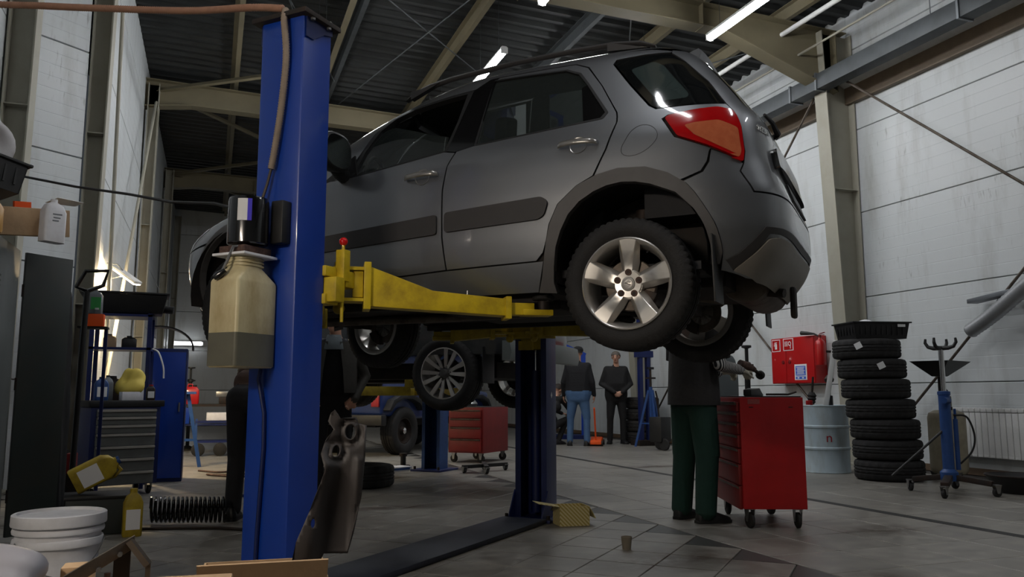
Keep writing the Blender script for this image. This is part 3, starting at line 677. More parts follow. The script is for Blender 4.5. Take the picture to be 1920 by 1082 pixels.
skin('windscreen', [(46.5,1.0),(46.5,1.35),(47.2,1.46),(0,1.49),(-47.2,1.46),(-46.5,1.35),(-46.5,1.0),(0,.99)], M['tint'], car, off=-.004, thick=.004, step=.08)
def roof():
    k = MB(); zs = [1.53, 1.545, 1.56, 1.575, 1.585, 1.593, 1.599, 1.604, 1.607]
    rs = [[SP(a*4.0, z) for a in range(90)] for z in zs]; k.rings(rs, True, False); k.add(rs[-1], [list(range(90))]); return k.build('roof', M['paint'], car, ang=60)
roof()
for s in (-1, 1):
    k = MB(); pts = [(.22,.52,1.505),(.16,.525,1.54),(.05,.53,1.568),(-.1,.53,1.588),(-.5,.53,1.612),(-.9,.528,1.616),(-1.12,.522,1.612),(-1.26,.515,1.595),(-1.34,.505,1.565)]
    rs = []
    for i, q in enumerate(pts):
        h = .016 if i not in (0, len(pts)-1) else .008
        rs.append([(q[0]+.0, s*(q[1]+.02*math.cos(a*math.pi/4)), q[2]+h*math.sin(a*math.pi/4)) for a in range(8)])
    k.rings(rs)
    for x0, x1, zz in ((-1.32,-1.08,1.575),(.18,-.02,1.53)): k.rings([[(x0, s*.51, 1.55), (x0, s*.55, 1.55), (x0+.0, s*.55, zz-.03), (x0, s*.51, zz-.03)], [(x1, s*.515, 1.575), (x1, s*.55, 1.57), (x1, s*.55, zz+.045), (x1, s*.515, zz+.045)]])
    k.build('roof_rail', M['moulding'], car, ang=50)
# --- door mirror
for s in (-1, 1):
    k = MB(); rs = []
    for t, a, b in ((-.075, .02, .02), (-.06, .085, .075), (-.03, .115, .10), (.02, .125, .112), (.055, .122, .108), (.062, .115, .10)):
        rs.append([(.43-t*1.0, s*(.99+a*math.copysign(abs(math.cos(q))**.7, math.cos(q))), 1.06+.02+b*math.copysign(abs(math.sin(q))**.7, math.sin(q))) for q in (2*math.pi*i/20 for i in range(20))])
    k.rings(rs); mh = k.build('door_mirror', M['black'], car, ang=50)
    k = MB(); k.rings([[(.43-t, s*(.99+.108*math.copysign(abs(math.cos(q))**.7, math.cos(q))), 1.08+.094*math.copysign(abs(math.sin(q))**.7, math.sin(q))) for q in (2*math.pi*i/20 for i in range(20))] for t in (.060, .0645)]); k.build('mirror_glass', M['chrome'], mh)
    k = MB(); k.tube([(.45, s*.80, .975), (.44, s*.88, .985), (.43, s*.95, 1.0)], [.045, .04, .03], 10); k.build('mirror_arm', M['black'], mh)
    k = MB(); k.prism([(.36, .965), (.62, .955), (.38, 1.10)], s*.012, 'y', s*.815); k.build('mirror_base', M['black'], mh)
# --- underbody, wheel wells, interior
k = MB(); k.box((0, 0, .27), (1.62, 1.5, .05)); k.box((0, 0, .30), (3.3, .86, .08)); k.box((-1.60, 0, .38), (.34, 1.0, .06)); k.box((1.72, 0, .30), (.25, 1.1, .05))
k.build('floor_pan', M['under'], car, bevel=.01)
for s in (-1, 1):
    k = MB(); k.bar((.8, s*.70, .222), (-.8, s*.70, .222), .05, .05); k.build('sill_flange', M['under'], car)
for (cx, cz, rr) in ((-1.265, .372, .385), (1.25, .372, .385)):
    for s in (-1, 1):
        k = MB(); n = 20
        rs = [[(cx+rr*math.cos(math.pi*(-.08+1.16*i/n)), s*y, cz+rr*math.sin(math.pi*(-.08+1.16*i/n))) for i in range(n+1)] for y in (.832, .44)]
        k.rings(rs, False, False); k.add(rs[1], [list(range(n+1))]); k.build('wheel_arch_liner', M['under'], car, ang=50)
    for s in (-1, 1):
        k = MB(); k.cyl((cx+.08, s*.50, .22), (cx+.02, s*.46, .68), .045, 14); k.cyl((cx+.08, s*.50, .30), (cx+.05, s*.48, .45), .06, 14)
        k.bar((cx, s*.60, .24), (cx+.35, s*.40, .28), .06, .05); k.build('suspension_strut', M['iron'], car)
k = MB(); k.bar((-1.25, -.62, .25), (-1.25, .62, .25), .09, .08); k.build('rear_axle', M['iron'], car, bevel=.015)
k = MB(); k.tube([(1.2, .0, .22), (.2, .05, .21), (-.9, .05, .22), (-1.25, -.1, .30), (-1.5, -.2, .27)], .03, 10); ex = k.build('exhaust_pipe', M['steel_dirty'], car)
k = MB(); rs = [[(-1.70+ (.12*math.cos(a)), y, .29+.085*math.sin(a)) for a in (2*math.pi*i/18 for i in range(18))] for y in (-.56, .16)]; k.rings(rs); k.build('muffler', M['steel_dirty'], ex, bevel=.02)
k = MB(); k.tube([(-1.74, .05, .27), (-1.82, .08, .26), (-1.89, .1, .25)], .025, 10); k.build('tail_pipe', M['iron'], ex)
k = MB(); k.box((-.35, .02, .22), (.75, .7, .06)); k.build('fuel_tank', M['under'], car, bevel=.02)
for s in (-1, 1):
    k = MB(); k.rings([[(-1.665-.03*(.45-z), s*.66, z), (-1.665-.03*(.45-z), s*.845, z), (-1.675-.03*(.45-z), s*.845, z), (-1.675-.03*(.45-z), s*.66, z)] for z in (.46, .30, .14)]); k.build('mud_flap', M['black'], car, bevel=.004)
    if s > 0: continue
    k = MB(); k.box((-1.92, -.02, .21), (.03, .085, .17)); k.build('tow_tab', M['under'], car, bevel=.02)
def car_seat(x, y, w=.5, rear=False):
    k = MB(); k.rings([[(x+.25, y-w/2, .48), (x+.25, y+w/2, .48), (x+.25, y+w/2, .60), (x+.25, y-w/2, .60)], [(x-.25, y-w/2, .44), (x-.25, y+w/2, .44), (x-.25, y+w/2, .56), (x-.25, y-w/2, .56)]])
    k.rings([[(x-.16, y-w/2, .5), (x-.16, y+w/2, .5), (x-.30, y+w/2, .5), (x-.30, y-w/2, .5)], [(x-.28, y-w*.42, 1.12), (x-.28, y+w*.42, 1.12), (x-.38, y+w*.42, 1.12), (x-.38, y-w*.42, 1.12)]])
    o = k.build('car_seat', M['seat'], car, bevel=.04, seg=3)
    for dy in ((0,) if not rear else (-.35, .35)):
        k = MB(); k.box((x-.34, y+dy, 1.22), (.09, .26, .18)); k.build('headrest', M['seat'], o, bevel=.035, seg=3)
car_seat(.12, .36); car_seat(.12, -.36); car_seat(-.72, 0, 1.2, True)
k = MB(); k.box((.78, 0, .86), (.45, 1.3, .22)); k.build('dashboard', M['black'], car, bevel=.06)
k = MB(); k.tube([(.42+.06*math.sin(a)*.5, .36+.18*math.cos(a), .92+.18*math.sin(a)) for a in (2*math.pi*i/24 for i in range(24))], .014, 8, False, True); k.cyl((.42, .36, .92), (.62, .36, .86), .03, 10); k.build('steering_wheel', M['black'], car)
k = MB(); k.box((.34, 0, 1.33), (.03, .24, .065)); k.cyl((.36, 0, 1.35), (.40, 0, 1.45), .012, 8); k.build('rear_view_mirror', M['black'], car, bevel=.012)
k = MB(); k.rings([[SP(a*6.0, z, -.03) for a in range(60)] for z in (1.47, 1.53, 1.56, 1.575)]); k.build('headliner', mat('headliner', (70, 70, 68), .9), car)
k = MB(); k.box((-.3, 0, .33), (2.6, 1.5, .04)); k.box((-1.55, 0, .75), (.5, 1.3, .3)); k.build('cabin_floor', M['seat'], car)
# --- wheels
def tyre(name, parent, R0, rin, wd, m, blocks=56, groove=True):
    prof = [(rin-.006, -wd*.36), (rin+.012, -wd*.43), (rin+.03, -wd*.48), ((R0+rin)/2, -wd*.52), (R0-.035, -wd*.49), (R0-.012, -wd*.44), (R0-.002, -wd*.38), (R0, -wd*.22), (R0, -wd*.19), (R0-.009, -wd*.18), (R0-.009, -wd*.15), (R0, -wd*.14), (R0, -.012), (R0-.009, -.009)]
    prof = prof+[(r, -y) for r, y in prof[::-1]]
    n = blocks*3; k = MB(); rs = []
    for r, y in prof:
        ring = []
        for i in range(n):
            rr = r
            if i % 3 == 0 and abs(y) > wd*.2 and r > R0-.03: rr = r-.007
            t = 2*math.pi*(i+(0.5 if abs(y) < wd*.1 else 0))/n; ring.append((rr*math.cos(t), y, rr*math.sin(t)))
        rs.append(ring)
    k.rings(rs, True, False, True); return k.build(name, m, parent, ang=45)
def sector(k, a0, a1, r0, r1, y0, y1, n=6):
    ins = [(r0*math.cos(a0+(a1-a0)*i/n), r0*math.sin(a0+(a1-a0)*i/n)) for i in range(n+1)]
    out = [(r1*math.cos(a0+(a1-a0)*i/n), r1*math.sin(a0+(a1-a0)*i/n)) for i in range(n+1)]
    k.prism(ins+out[::-1], y1-y0, 'y', y0)
def wheel(parent, loc, side, rot=0.0, steer=0.0):
    """five-spoke alloy wheel; outer face towards +y for side=1"""
    wh = link('wheel', None, parent); wh.location = loc; wh.rotation_euler = (0, 0, (0 if side > 0 else math.pi)+steer); wh.empty_display_size = .1
    tyre('tyre', wh, .326, .214, .205, M['rubber'])
    k = MB(); k.lathe([(.226, .088), (.226, .095), (.220, .098), (.214, .094), (.200, .060), (.190, .030), (.186, -.02), (.19, -.085), (.21, -.093), (.224, -.095), (.226, -.088), (.205, -.07), (.205, .06)], 56, (0, 0, 0), 'y', cap=False); k.build('rim', M['alloy'], wh, ang=40, recalc=True)
    for i in range(5):
        a = R(90+72*i)+rot
        k = MB(); rs = []
        for r, wd, y, b in ((.035, .040, .060, .012), (.075, .046, .064, .020), (.11, .050, .068, .024), (.130, .056, .076, .022), (.165, .070, .085, .018), (.198, .084, .092, .012), (.217, .092, .096, .006)):
            d = Vector((math.cos(a), 0, math.sin(a))); t = Vector((-math.sin(a), 0, math.cos(a))); yv = Vector((0, 1, 0))
            rs.append([d*r+t*(-wd/2-b)+yv*(y-.03), d*r+t*(-wd/2)+yv*(y-.002), d*r+t*(-wd/2+.004)+yv*y, d*r+t*(wd/2-.004)+yv*y, d*r+t*(wd/2)+yv*(y-.002), d*r+t*(wd/2+b)+yv*(y-.03)])
        k.rings(rs); k.build('spoke', M['alloy'], wh, ang=25)
    k = MB(); k.lathe([(.0, .066), (.03, .066), (.034, .064), (.036, .060), (.066, .064), (.074, .056), (.080, .0), (.0, .0)], 32, (0, 0, 0), 'y'); hb = k.build('hub', M['alloy'], wh, ang=30)
    k = MB(); k.lathe([(0, .069), (.024, .0685), (.0275, .067), (.028, .06)], 28, (0, 0, 0), 'y'); k.build('centre_cap', M['alloy'], hb, ang=30)
    k = MB(); k.lathe([(.0265, .0688), (.0265, .0705), (.0245, .0705), (.0245, .0688)], 28, (0, 0, 0), 'y', cap=False); k.build('cap_ring', M['alloy_dark'], hb)
    k = MB()   # the S shaped emblem
    for poly in ([(-.017, .003), (.004, .018), (.018, .008), (.008, .001), (.004, .004), (-.001, .004), (.014, -.006), (.017, -.003), (-.004, -.018), (-.018, -.008), (-.008, -.001), (-.004, -.004), (.001, -.004), (-.014, .006)],):
        k.prism([(-x, z) for x, z in poly], .0022, 'y', .0685)
    k.build('emblem', M['alloy_dark'], hb)
    for i in range(5):
        a = R(90+72*i)+rot; c = (.057*math.cos(a), 0, .057*math.sin(a))
        k = MB(); k.lathe([(0, .060), (.0165, .060), (.0165, .0672), (.0145, .0676), (.0135, .0665), (0, .0665)], 18, c, 'y', cap=False); k.build('bolt_recess', M['rust'], wh)
        k = MB(); k.cyl((c[0], .05, c[2]), (c[0], .0685, c[2]), .0085, 6); k.build('wheel_nut', M['iron'], wh)
    k = MB(); k.lathe([(0, .012), (.07, .014), (.075, .022), (.125, .022), (.13, .016), (.13, .0), (0, 0)], 36, (0, 0, 0), 'y'); k.build('brake_disc', M['steel_dirty'], wh, ang=30)
    k = MB(); sector(k, R(200), R(260), .075, .145, -.02, .035); k.build('brake_caliper', M['iron'], wh, bevel=.006)
    k = MB(); k.cyl((.188*math.cos(R(125)), .055, .188*math.sin(R(125))), (.178*math.cos(R(125)), .078, .178*math.sin(R(125))), .004, 8); k.build('valve', M['black'], wh)
    return wh
WZ = .326-.075
wheel(car, (-1.255, .745, WZ), 1, R(3)); wheel(car, (-1.255, -.745, WZ), -1, R(20)); wheel(car, (1.25, .75, WZ), 1, R(30), R(-9)); wheel(car, (1.25, -.75, WZ), -1, R(50), R(-9))
# badge on the tailgate
p = SP(146.5, 1.01, .002); n = SN(146.5, 1.01); e = (SP(148, 1.01)-SP(145, 1.01)).normalized(); u = n.cross(e)
mt = Matrix((e, u, n)).transposed().to_4x4(); mt.translation = p
lettering('badge_lettering', 'SUZUKI', .042, M['chrome'], tg, mt, .002)
# ================================================================== two-post lift
LIFT_RZ = R(44.22); NEAR = (.318, 3.952); FAR = (2.371, 5.937)
M['tank'] = mat('tank_plastic', (204, 192, 152), 0.4, noise=0.75, nscale=8, rgb2=(150, 126, 80), stretch=(1, 1, .45))
M['oil'] = mat('oil_level', (100, 98, 84), 0.4, noise=.4, nscale=9)
def lift_post(label, loc, flip):
    """C section column, open towards +x local (the car); flip turns it round"""
    t = thing('lift_post', label, 'car lift', (loc[0], loc[1], 0), LIFT_RZ+(math.pi if flip else 0))
    H = 2.72
    c = MB(); sec = [(-.10, .10), (-.10, -.10), (-.075, -.13), (.10, -.13), (.10, -.085), (.094, -.085), (.094, -.122), (-.072, -.122), (-.093, -.097), (-.093, .097), (-.072, .122), (.094, .122), (.094, .085), (.10, .085), (.10, .13), (-.075, .13)]
    sec = [(-.10, .118), (-.10, -.118), (-.096, -.127), (-.088, -.13), (.10, -.13), (.10, -.085), (.094, -.085), (.094, -.122), (-.085, -.122), (-.092, -.116), (-.092, .116), (-.085, .122), (.094, .122), (.094, .085), (.10, .085), (.10, .13), (-.088, .13), (-.096, .127)]
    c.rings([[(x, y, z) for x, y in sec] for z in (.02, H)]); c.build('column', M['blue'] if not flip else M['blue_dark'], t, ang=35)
    k = MB(); k.box((0, 0, .01), (.42, .40, .02)); k.build('base_plate', M['blue_dark'], t, bevel=.003)
    for sy in (-1, 1):
        k = MB(); k.prism([(.10, .02), (.20, .02), (.20, .05), (.10, .22)], .01, 'y', sy*.135-.005); k.build('gusset', M['blue_dark'], t)
        for bx in (-.17, .17):
            k = MB(); k.cyl((bx, sy*.17, .02), (bx, sy*.17, .05), .014, 6); k.cyl((bx, sy*.17, .02), (bx, sy*.17, .025), .024, 12); k.build('anchor_bolt', M['iron'], t)
    k = MB(); k.box((.0, 0, H+.012), (.27, .33, .024)); k.build('top_plate', M['iron'], t, bevel=.003)
    for sy in (-1, 1):
        k = MB(); k.prism([(-.09, H), (.10, H), (.10, H-.03), (.04, H-.045), (-.04, H-.10), (-.09, H-.10)], .006, 'y', sy*.137-.003); k.build('top_gusset', M['blue_dark'], t)
        for bx in (-.06, .06): k = MB(); k.cyl((bx, sy*.15, H-.012), (bx, sy*.15, H), .012, 6); k.build('bolt', M['steel'], t)
    k = MB(); k.cyl((.0, 0, .05), (.0, 0, 1.12), .04, 16); k.build('hydraulic_cylinder', M['blue_dark'], t)
    k = MB(); k.cyl((.0, 0, 1.12), (.0, 0, 1.40), .012, 12); k.build('piston_rod', M['chrome'], t)
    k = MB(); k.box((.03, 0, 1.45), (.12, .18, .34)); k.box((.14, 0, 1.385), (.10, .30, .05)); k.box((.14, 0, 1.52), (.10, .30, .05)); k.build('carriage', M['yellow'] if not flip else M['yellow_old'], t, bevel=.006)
    return t
post_n = lift_post('tall blue lift post in the left foreground carrying the oil tank', NEAR, False)
post_f = lift_post('darker blue lift post under the car with an open front and a bright piston rod', FAR, True)
Q = Matrix.Rotation(LIFT_RZ, 4, 'Z')
def swing_arm(parent, m, piv, tip, z0=1.365, mirror=1):
    """tapered box arm from the carriage to a lifting pad; local coordinates of the post"""
    d = Vector((tip[0]-piv[0], tip[1]-piv[1], 0)); L = d.length; d.normalize(); ang = math.atan2(d.y, d.x)
    a = link('swing_arm', None, parent); a.location = (piv[0], piv[1], 0); a.rotation_euler = (0, 0, ang); a.empty_display_size = .1
    k = MB(); hw = .055; e = L*.82
    prof = [(.12, z0), (e, z0-.035), (e, z0+.052), (.46, z0+.085), (.14, z0+.20), (.12, z0+.20)]
    k.prism(prof, 2*hw, 'y', -hw); k.build('arm_box', m, a, bevel=.006)
    k = MB(); k.box((.135, 0, z0+.10), (.035, .15, .235)); k.build('end_flange', m, a, bevel=.004)
    k = MB(); k.box((.05, 0, z0+.185), (.16, .12, .016)); k.build('clevis_plate', m, a); k = MB(); k.box((.05, 0, z0+.03), (.16, .12, .016)); k.build('clevis_plate', m, a)
    k = MB(); k.box((.09, 0, z0+.108), (.05, .09, .13)); k.build('clevis_block', m, a, bevel=.004)
    k = MB(); k.cyl((0, 0, z0-.02), (0, 0, z0+.22), .026, 14); k.ball((0, 0, z0-.01), .03, 8); k.build('pivot_pin', M['yellow_old'], a)
    k = MB(); k.box((e-.01, 0, z0+.008), (.03, .135, .115)); k.build('collar', m, a, bevel=.005)
    k = MB(); k.box((e+.06, 0, z0+.005), (.14, .08, .062)); k.build('inner_arm', m, a, bevel=.004)
    k = MB(); k.box((L-.04, 0, z0-.012), (.16, .10, .03)); k.build('pad_plate', m, a, bevel=.004)
    k = MB(); k.cyl((L, 0, z0-.02), (L, 0, z0+.055), .03, 16); k.build('pad_stem', M['iron'], a)
    k = MB(); k.lathe([(0, z0+.055), (.055, z0+.055), (.06, z0+.062), (.06, z0+.078), (0, z0+.078)], 20, (L, 0, 0)); k.build('lifting_pad', M['rubber'], a, ang=30)
    k = MB(); k.cyl((.62*L, .03, z0+.06), (.62*L, .03, z0+.10), .004, 6); k.build('stop_pin', M['steel'], a)
    return a
def to_post(loc, flip, wx, wy):
    r = LIFT_RZ+(math.pi if flip else 0); dx, dy = wx-loc[0], wy-loc[1]
    return (dx*math.cos(r)+dy*math.sin(r), -dx*math.sin(r)+dy*math.cos(r))
def car_pt(x, y): c, s = math.cos(CAR_RZ), math.sin(CAR_RZ); return (CAR_LOC[0]+c*x-s*y, CAR_LOC[1]+s*x+c*y)
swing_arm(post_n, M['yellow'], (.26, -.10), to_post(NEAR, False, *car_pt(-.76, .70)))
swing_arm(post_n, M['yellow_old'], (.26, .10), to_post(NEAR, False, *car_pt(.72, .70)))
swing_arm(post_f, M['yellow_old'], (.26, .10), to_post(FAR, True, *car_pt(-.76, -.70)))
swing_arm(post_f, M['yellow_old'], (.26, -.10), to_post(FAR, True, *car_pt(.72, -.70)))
# arm lock with the red ball
lk = link('arm_lock', None, post_n); lk.location = (.20, -.165, 0)
k = MB(); k.box((0, 0, 1.555), (.05, .05, .155)); k.build('lock_housing', M['yellow'], lk, bevel=.004)
k = MB(); k.cyl((0, 0, 1.28), (0, 0, 1.665), .008, 10); k.build('lock_rod', M['yellow'], lk)
k = MB(); k.ball((0, 0, 1.675), .021, 12); k.build('lock_knob', M['red_ball'], lk)
k = MB(); k.box((.05, .03, 1.49), (.10, .10, .08)); k.build('lock_bracket', M['yellow'], lk, bevel=.004)
k = MB(); k.bar((.14, -.20, 1.43), (.14, .25, 1.43), .07, .12); k.build('carriage_crossbar', M['yellow'], post_n, bevel=.006)
k = MB(); k.bar((.14, -.36, 1.44), (.14, .36, 1.44), .07, .12); k.build('carriage_crossbar', M['yellow_old'], post_f, bevel=.006)
k = MB(); k.prism([(-.06, 1.27), (.06, 1.27), (.06, 1.34), (-.06, 1.34)], .012, 'x', .18); k.build('carriage_tab', M['yellow_old'], post_f)
k = MB(); k.prism([(-.015, .93), (0, .905), (.015, .93), (0, .955)], .001, 'y', .1305); k.build('sticker', M['paper'], post_f)
# power unit on the back of the near post
pu = link('power_unit', None, post_n); pu.location = (0, 0, 0)
k = MB(); k.lathe([(0, 1.60), (.082, 1.60), (.090, 1.606), (.090, 1.80), (.086, 1.815), (0, 1.818)], 32, (-.225, .045, 0)); k.build('motor', M['black_gloss'], pu, ang=35)
k = MB(); n = 8; rs = [[(-.225+.0912*math.cos(R(192+i*4)), .045+.0912*math.sin(R(192+i*4)), z) for i in range(n)] for z in (1.70, 1.80)]; k.rings(rs, False, False); k.build('motor_label', M['paper'], pu, recalc=False)
k = MB(); rs = [[(-.225+.0913*math.cos(R(220+i*4)), .045+.0913*math.sin(R(220+i*4)), z) for i in range(4)] for z in (1.70, 1.80)]; k.rings(rs, False, False); k.build('label_stripe', mat('violet_print', (70, 60, 190), .5), pu, recalc=False)
k = MB(); k.box((-.13, -.06, 1.715), (.06, .07, .20)); k.build('capacitor_box', M['black'], pu, bevel=.008)
k = MB(); k.box((-.15, .185, 1.735), (.012, .11, .15)); k.build('mount_plate', M['rust'], pu, bevel=.002); k = MB(); k.cyl((-.156, .20, 1.785), (-.166, .20, 1.785), .010, 6); k.build('mount_bolt', M['steel'], pu)
k = MB(); k.box((-.145, .10, 1.66), (.11, .11, .05)); k.build('mount_bracket', M['iron'], pu)
k = MB(); k.box((-.225, .055, 1.575), (.17, .15, .03)); k.build('pump_block', M['rust'], pu, bevel=.004)
k = MB(); k.box((-.225, .055, 1.550), (.21, .19, .012)); k.build('tank_flange', M['white'], pu, bevel=.003)
def roundsq(cx, cy, a, b, r, n=5):
    out = []
    for qx, qy, a0 in ((1, 1, 0), (-1, 1, 90), (-1, -1, 180), (1, -1, 270)):
        for i in range(n+1):
            t = R(a0+90*i/n); out.append((cx+qx*(a-r)+r*math.cos(t), cy+qy*(b-r)+r*math.sin(t)))
    return out
k = MB(); prof = [(1.05, .116, .078, .014), (1.058, .122, .084, .014), (1.425, .122, .084, .014), (1.435, .119, .081, .014), (1.478, .080, .068, .03), (1.495, .074, .064, .055), (1.548, .074, .064, .055)]
k.rings([[(x, y, z) for x, y in roundsq(-.225, .055, a, b, r)] for z, a, b, r in prof]); tk = k.build('oil_tank', M['tank'], pu, ang=40)
k = MB(); k.rings([[(x, y, z) for x, y in roundsq(-.225, .055, a, b, r)] for z, a, b, r in [(1.0555, .1228, .0848, .014), (1.20, .1228, .0848, .014)]], True, False); k.build('oil_tint', M['oil'], tk)
pass
for z in (1.505, 1.52, 1.535):
    k = MB(); k.rings([[(x, y, z+dz) for x, y in roundsq(-.225, .055, .078, .069, .05)] for dz in (-.003, .003)]); k.build('neck_thread', M['tank'], tk)
k = MB(); k.tube([(-.30, .02, 1.585), (-.325, .03, 1.58), (-.335, .05, 1.52), (-.345, .075, 1.46)], .007, 8); k.build('release_lever', M['steel'], pu); k = MB(); k.tube([(-.335, .060, 1.475), (-.352, .085, 1.45), (-.36, .10, 1.44)], [.012, .017, .012], 10); k.build('lever_grip', M['black_gloss'], pu)
# corrugated cable conduit over the post top and down its back
def hose(name, pts, r, m, parent=None, pitch=.012, amp=.12, n=10):
    """corrugated hose through control points (Catmull-Rom)"""
    P = [Vector(p) for p in pts]; P = [P[0]*2-P[1]]+P+[P[-1]*2-P[-2]]; out = []
    for i in range(1, len(P)-2):
        a, b, c, d = P[i-1:i+3]; L = (c-b).length; st = max(2, int(L/(pitch/2)))
        for s in range(st):
            t = s/st; out.append(0.5*((2*b)+(-a+c)*t+(2*a-5*b+4*c-d)*t*t+(-a+3*b-3*c+d)*t**3))
    out.append(P[-2]); k = MB(); k.tube(out, [r*(1+(amp if i % 2 else -amp)) for i in range(len(out))], n); return k.build(name, m, parent, ang=80)
M['conduit'] = mat('old_conduit', (158, 118, 96), .6, noise=.5, nscale=30)
M['conduit_g'] = mat('grey_conduit', (140, 124, 108), .6, noise=.5, nscale=30)
hose('cable_conduit', [(-.105, -.02, 2.77), (-.13, -.035, 2.70), (-.125, -.05, 2.52), (-.125, -.035, 2.30), (-.125, -.01, 2.12), (-.125, .015, 1.98)], .016, M['conduit_g'], post_n)
k = MB(); k.tube([(-.125, .015, 1.98), (-.13, .03, 1.91), (-.14, .05, 1.83)], .007, 8); k.build('cable', M['steel_dirty'], post_n)
k = MB(); k.tube([(-.115, .04, 1.05), (-.12, .045, 1.0), (-.11, .015, .85), (-.11, .01, .7), (-.11, .02, .5), (-.11, .03, .3), (-.11, .035, .05)], .009, 8); k.build('hydraulic_hose', M['blue_dark'], post_n)
# the overhead conduit running left from the post to the wall
hz = hose('overhead_conduit', [(.245, 3.865, 2.772), (.10, 4.00, 2.815), (-.20, 4.295, 2.885), (-.68, 4.55, 2.937), (-1.14, 4.77, 2.98), (-2.06, 5.25, 3.06)], .017, M['conduit'])
tag(hz, 'rust-brown corrugated cable conduit running from the left wall to the top of the blue post', 'conduit')
# floor plate between the posts
fp = MB(); v = Vector((FAR[0]-NEAR[0], FAR[1]-NEAR[1], 0)).normalized()
fp.bar(Vector((NEAR[0], NEAR[1], .018))+v*.22, Vector((FAR[0], FAR[1], .018))-v*.22, .36, .034)
tag(fp.build('floor_cover_plate', mat('cover_plate', (42, 46, 58), .5, metal=.3, noise=.7, nscale=8), bevel=.012), 'black steel cover plate on the floor between the two blue posts', 'cover plate')
# ================================================================== right side of the hall
# ---- red tool trolley
def caster(parent, x, y, r=.05, m=None, plate=True, turn=0.0):
    c = link('caster', None, parent); c.location = (x, y, 0); c.rotation_euler = (0, 0, turn); c.empty_display_size = .05
    k = MB(); k.lathe([(0, -.014), (r*.8, -.016), (r, -.010), (r, .010), (r*.8, .016), (0, .014)], 20, (0, 0, r), 'x'); k.build('caster_wheel', m or M['rubber'], c, ang=35)
    k = MB(); k.prism([(-.012, r-.01), (.012, r-.01), (.03, r*2+.02), (-.03, r*2+.02)], .004, 'x', -.026); k.prism([(-.012, r-.01), (.012, r-.01), (.03, r*2+.02), (-.03, r*2+.02)], .004, 'x', .022); k.box((0, 0, r*2+.022), (.06, .06, .008)); k.build('caster_fork', M['steel'], c)
    return c
def tool_trolley(name, label, loc, rz, W, D, H, drawers, m, md, top_items=True):
    """origin at near-left corner; x = side width, y = along the drawer face (drawers face -x)"""
    t = thing(name, label, 'tool trolley', loc, rz); b = .135
    k = MB(); k.box((W/2, D/2, (b+H)/2), (W-.01, D, H-b)); k.build('body', m, t, bevel=.006)
    z = H-.03
    for i, h in enumerate(drawers):
        d = MB(); d.box((-.004, D/2, z-h/2), (.022, D-.05, h-.008)); dr = d.build('drawer', md, t, bevel=.004)
        k = MB(); k.rings([[(-.015, y, z-.012), (-.030, y, z-.004), (-.028, y, z-.020), (-.015, y, z-.026)] for y in (.04, D-.04)]); k.build('drawer_pull', M['steel_dirty'], dr)
        z -= h
    for x, y in ((.06, .06), (W-.06, .06), (.06, D-.06), (W-.06, D-.06)): caster(t, x, y, .055, turn=R(random.uniform(-30, 30)))
    k = MB(); k.box((W/2, D/2, H+.004), (W-.03, D-.03, .008)); k.build('top_mat', M['black'], t)
    return t
TRZ = R(-22)
tr = tool_trolley('tool_trolley', 'tall bright red tool trolley beside the mechanic in green trousers', (3.545, 4.965, 0), TRZ, .455, .80, .915, (.075, .075, .085, .095, .11, .15, .17), M['red'], M['red_dark'])
k = MB(); k.box((.10, -.001, .885), (.085, .002, .035)); k.build('name_sticker', mat('old_sticker', (150, 70, 66), .6, noise=.8, nscale=40), tr)
for x in (.08, .36):
    k = MB(); k.box((x, .004, .845), (.03, .012, .006)); k.build('side_slot', M['black'], tr)
def on_trolley(x, y, z=0.0):
    c, s = math.cos(TRZ), math.sin(TRZ); return (3.545+c*x-s*y, 4.965+s*x+c*y, .923+z)
k = MB(); k.rings([[(-.20, -.03, 0), (-.20, .03, 0), (-.20, .03, .05), (-.20, -.03, .05)], [(0, -.05, 0), (0, .05, 0), (0, .05, .06), (0, -.05, .06)], [(.2, -.03, 0), (.2, .03, 0), (.2, .02, .02), (.2, -.02, .02)]])
o = k.build('black_tray', M['black'], None, bevel=.01); o.location = on_trolley(.22, .45); o.rotation_euler = (0, 0, R(40)); tag(o, 'black wedge-shaped plastic part lying on the tall red trolley', 'car part')
k = MB(); k.tube([(-.12, 0, .012), (.05, 0, .012), (.12, .01, .03)], [.008, .008, .006], 8); o = k.build('pry_bar', M['iron']); o.location = on_trolley(.33, .10); o.rotation_euler = (0, 0, R(-10)); tag(o, 'dark bent pry bar on the right rim of the tall red trolley', 'tool')

# ---- fire cabinet on the wall
M['fire_red'] = mat('fire_red', (176, 18, 20), .35, coat=.4)
fcb = thing('fire_cabinet', 'red fire hose cabinet with white pictograms mounted on the white panel wall', 'fire cabinet', (XR-.002, 10.70, 0), R(-90))
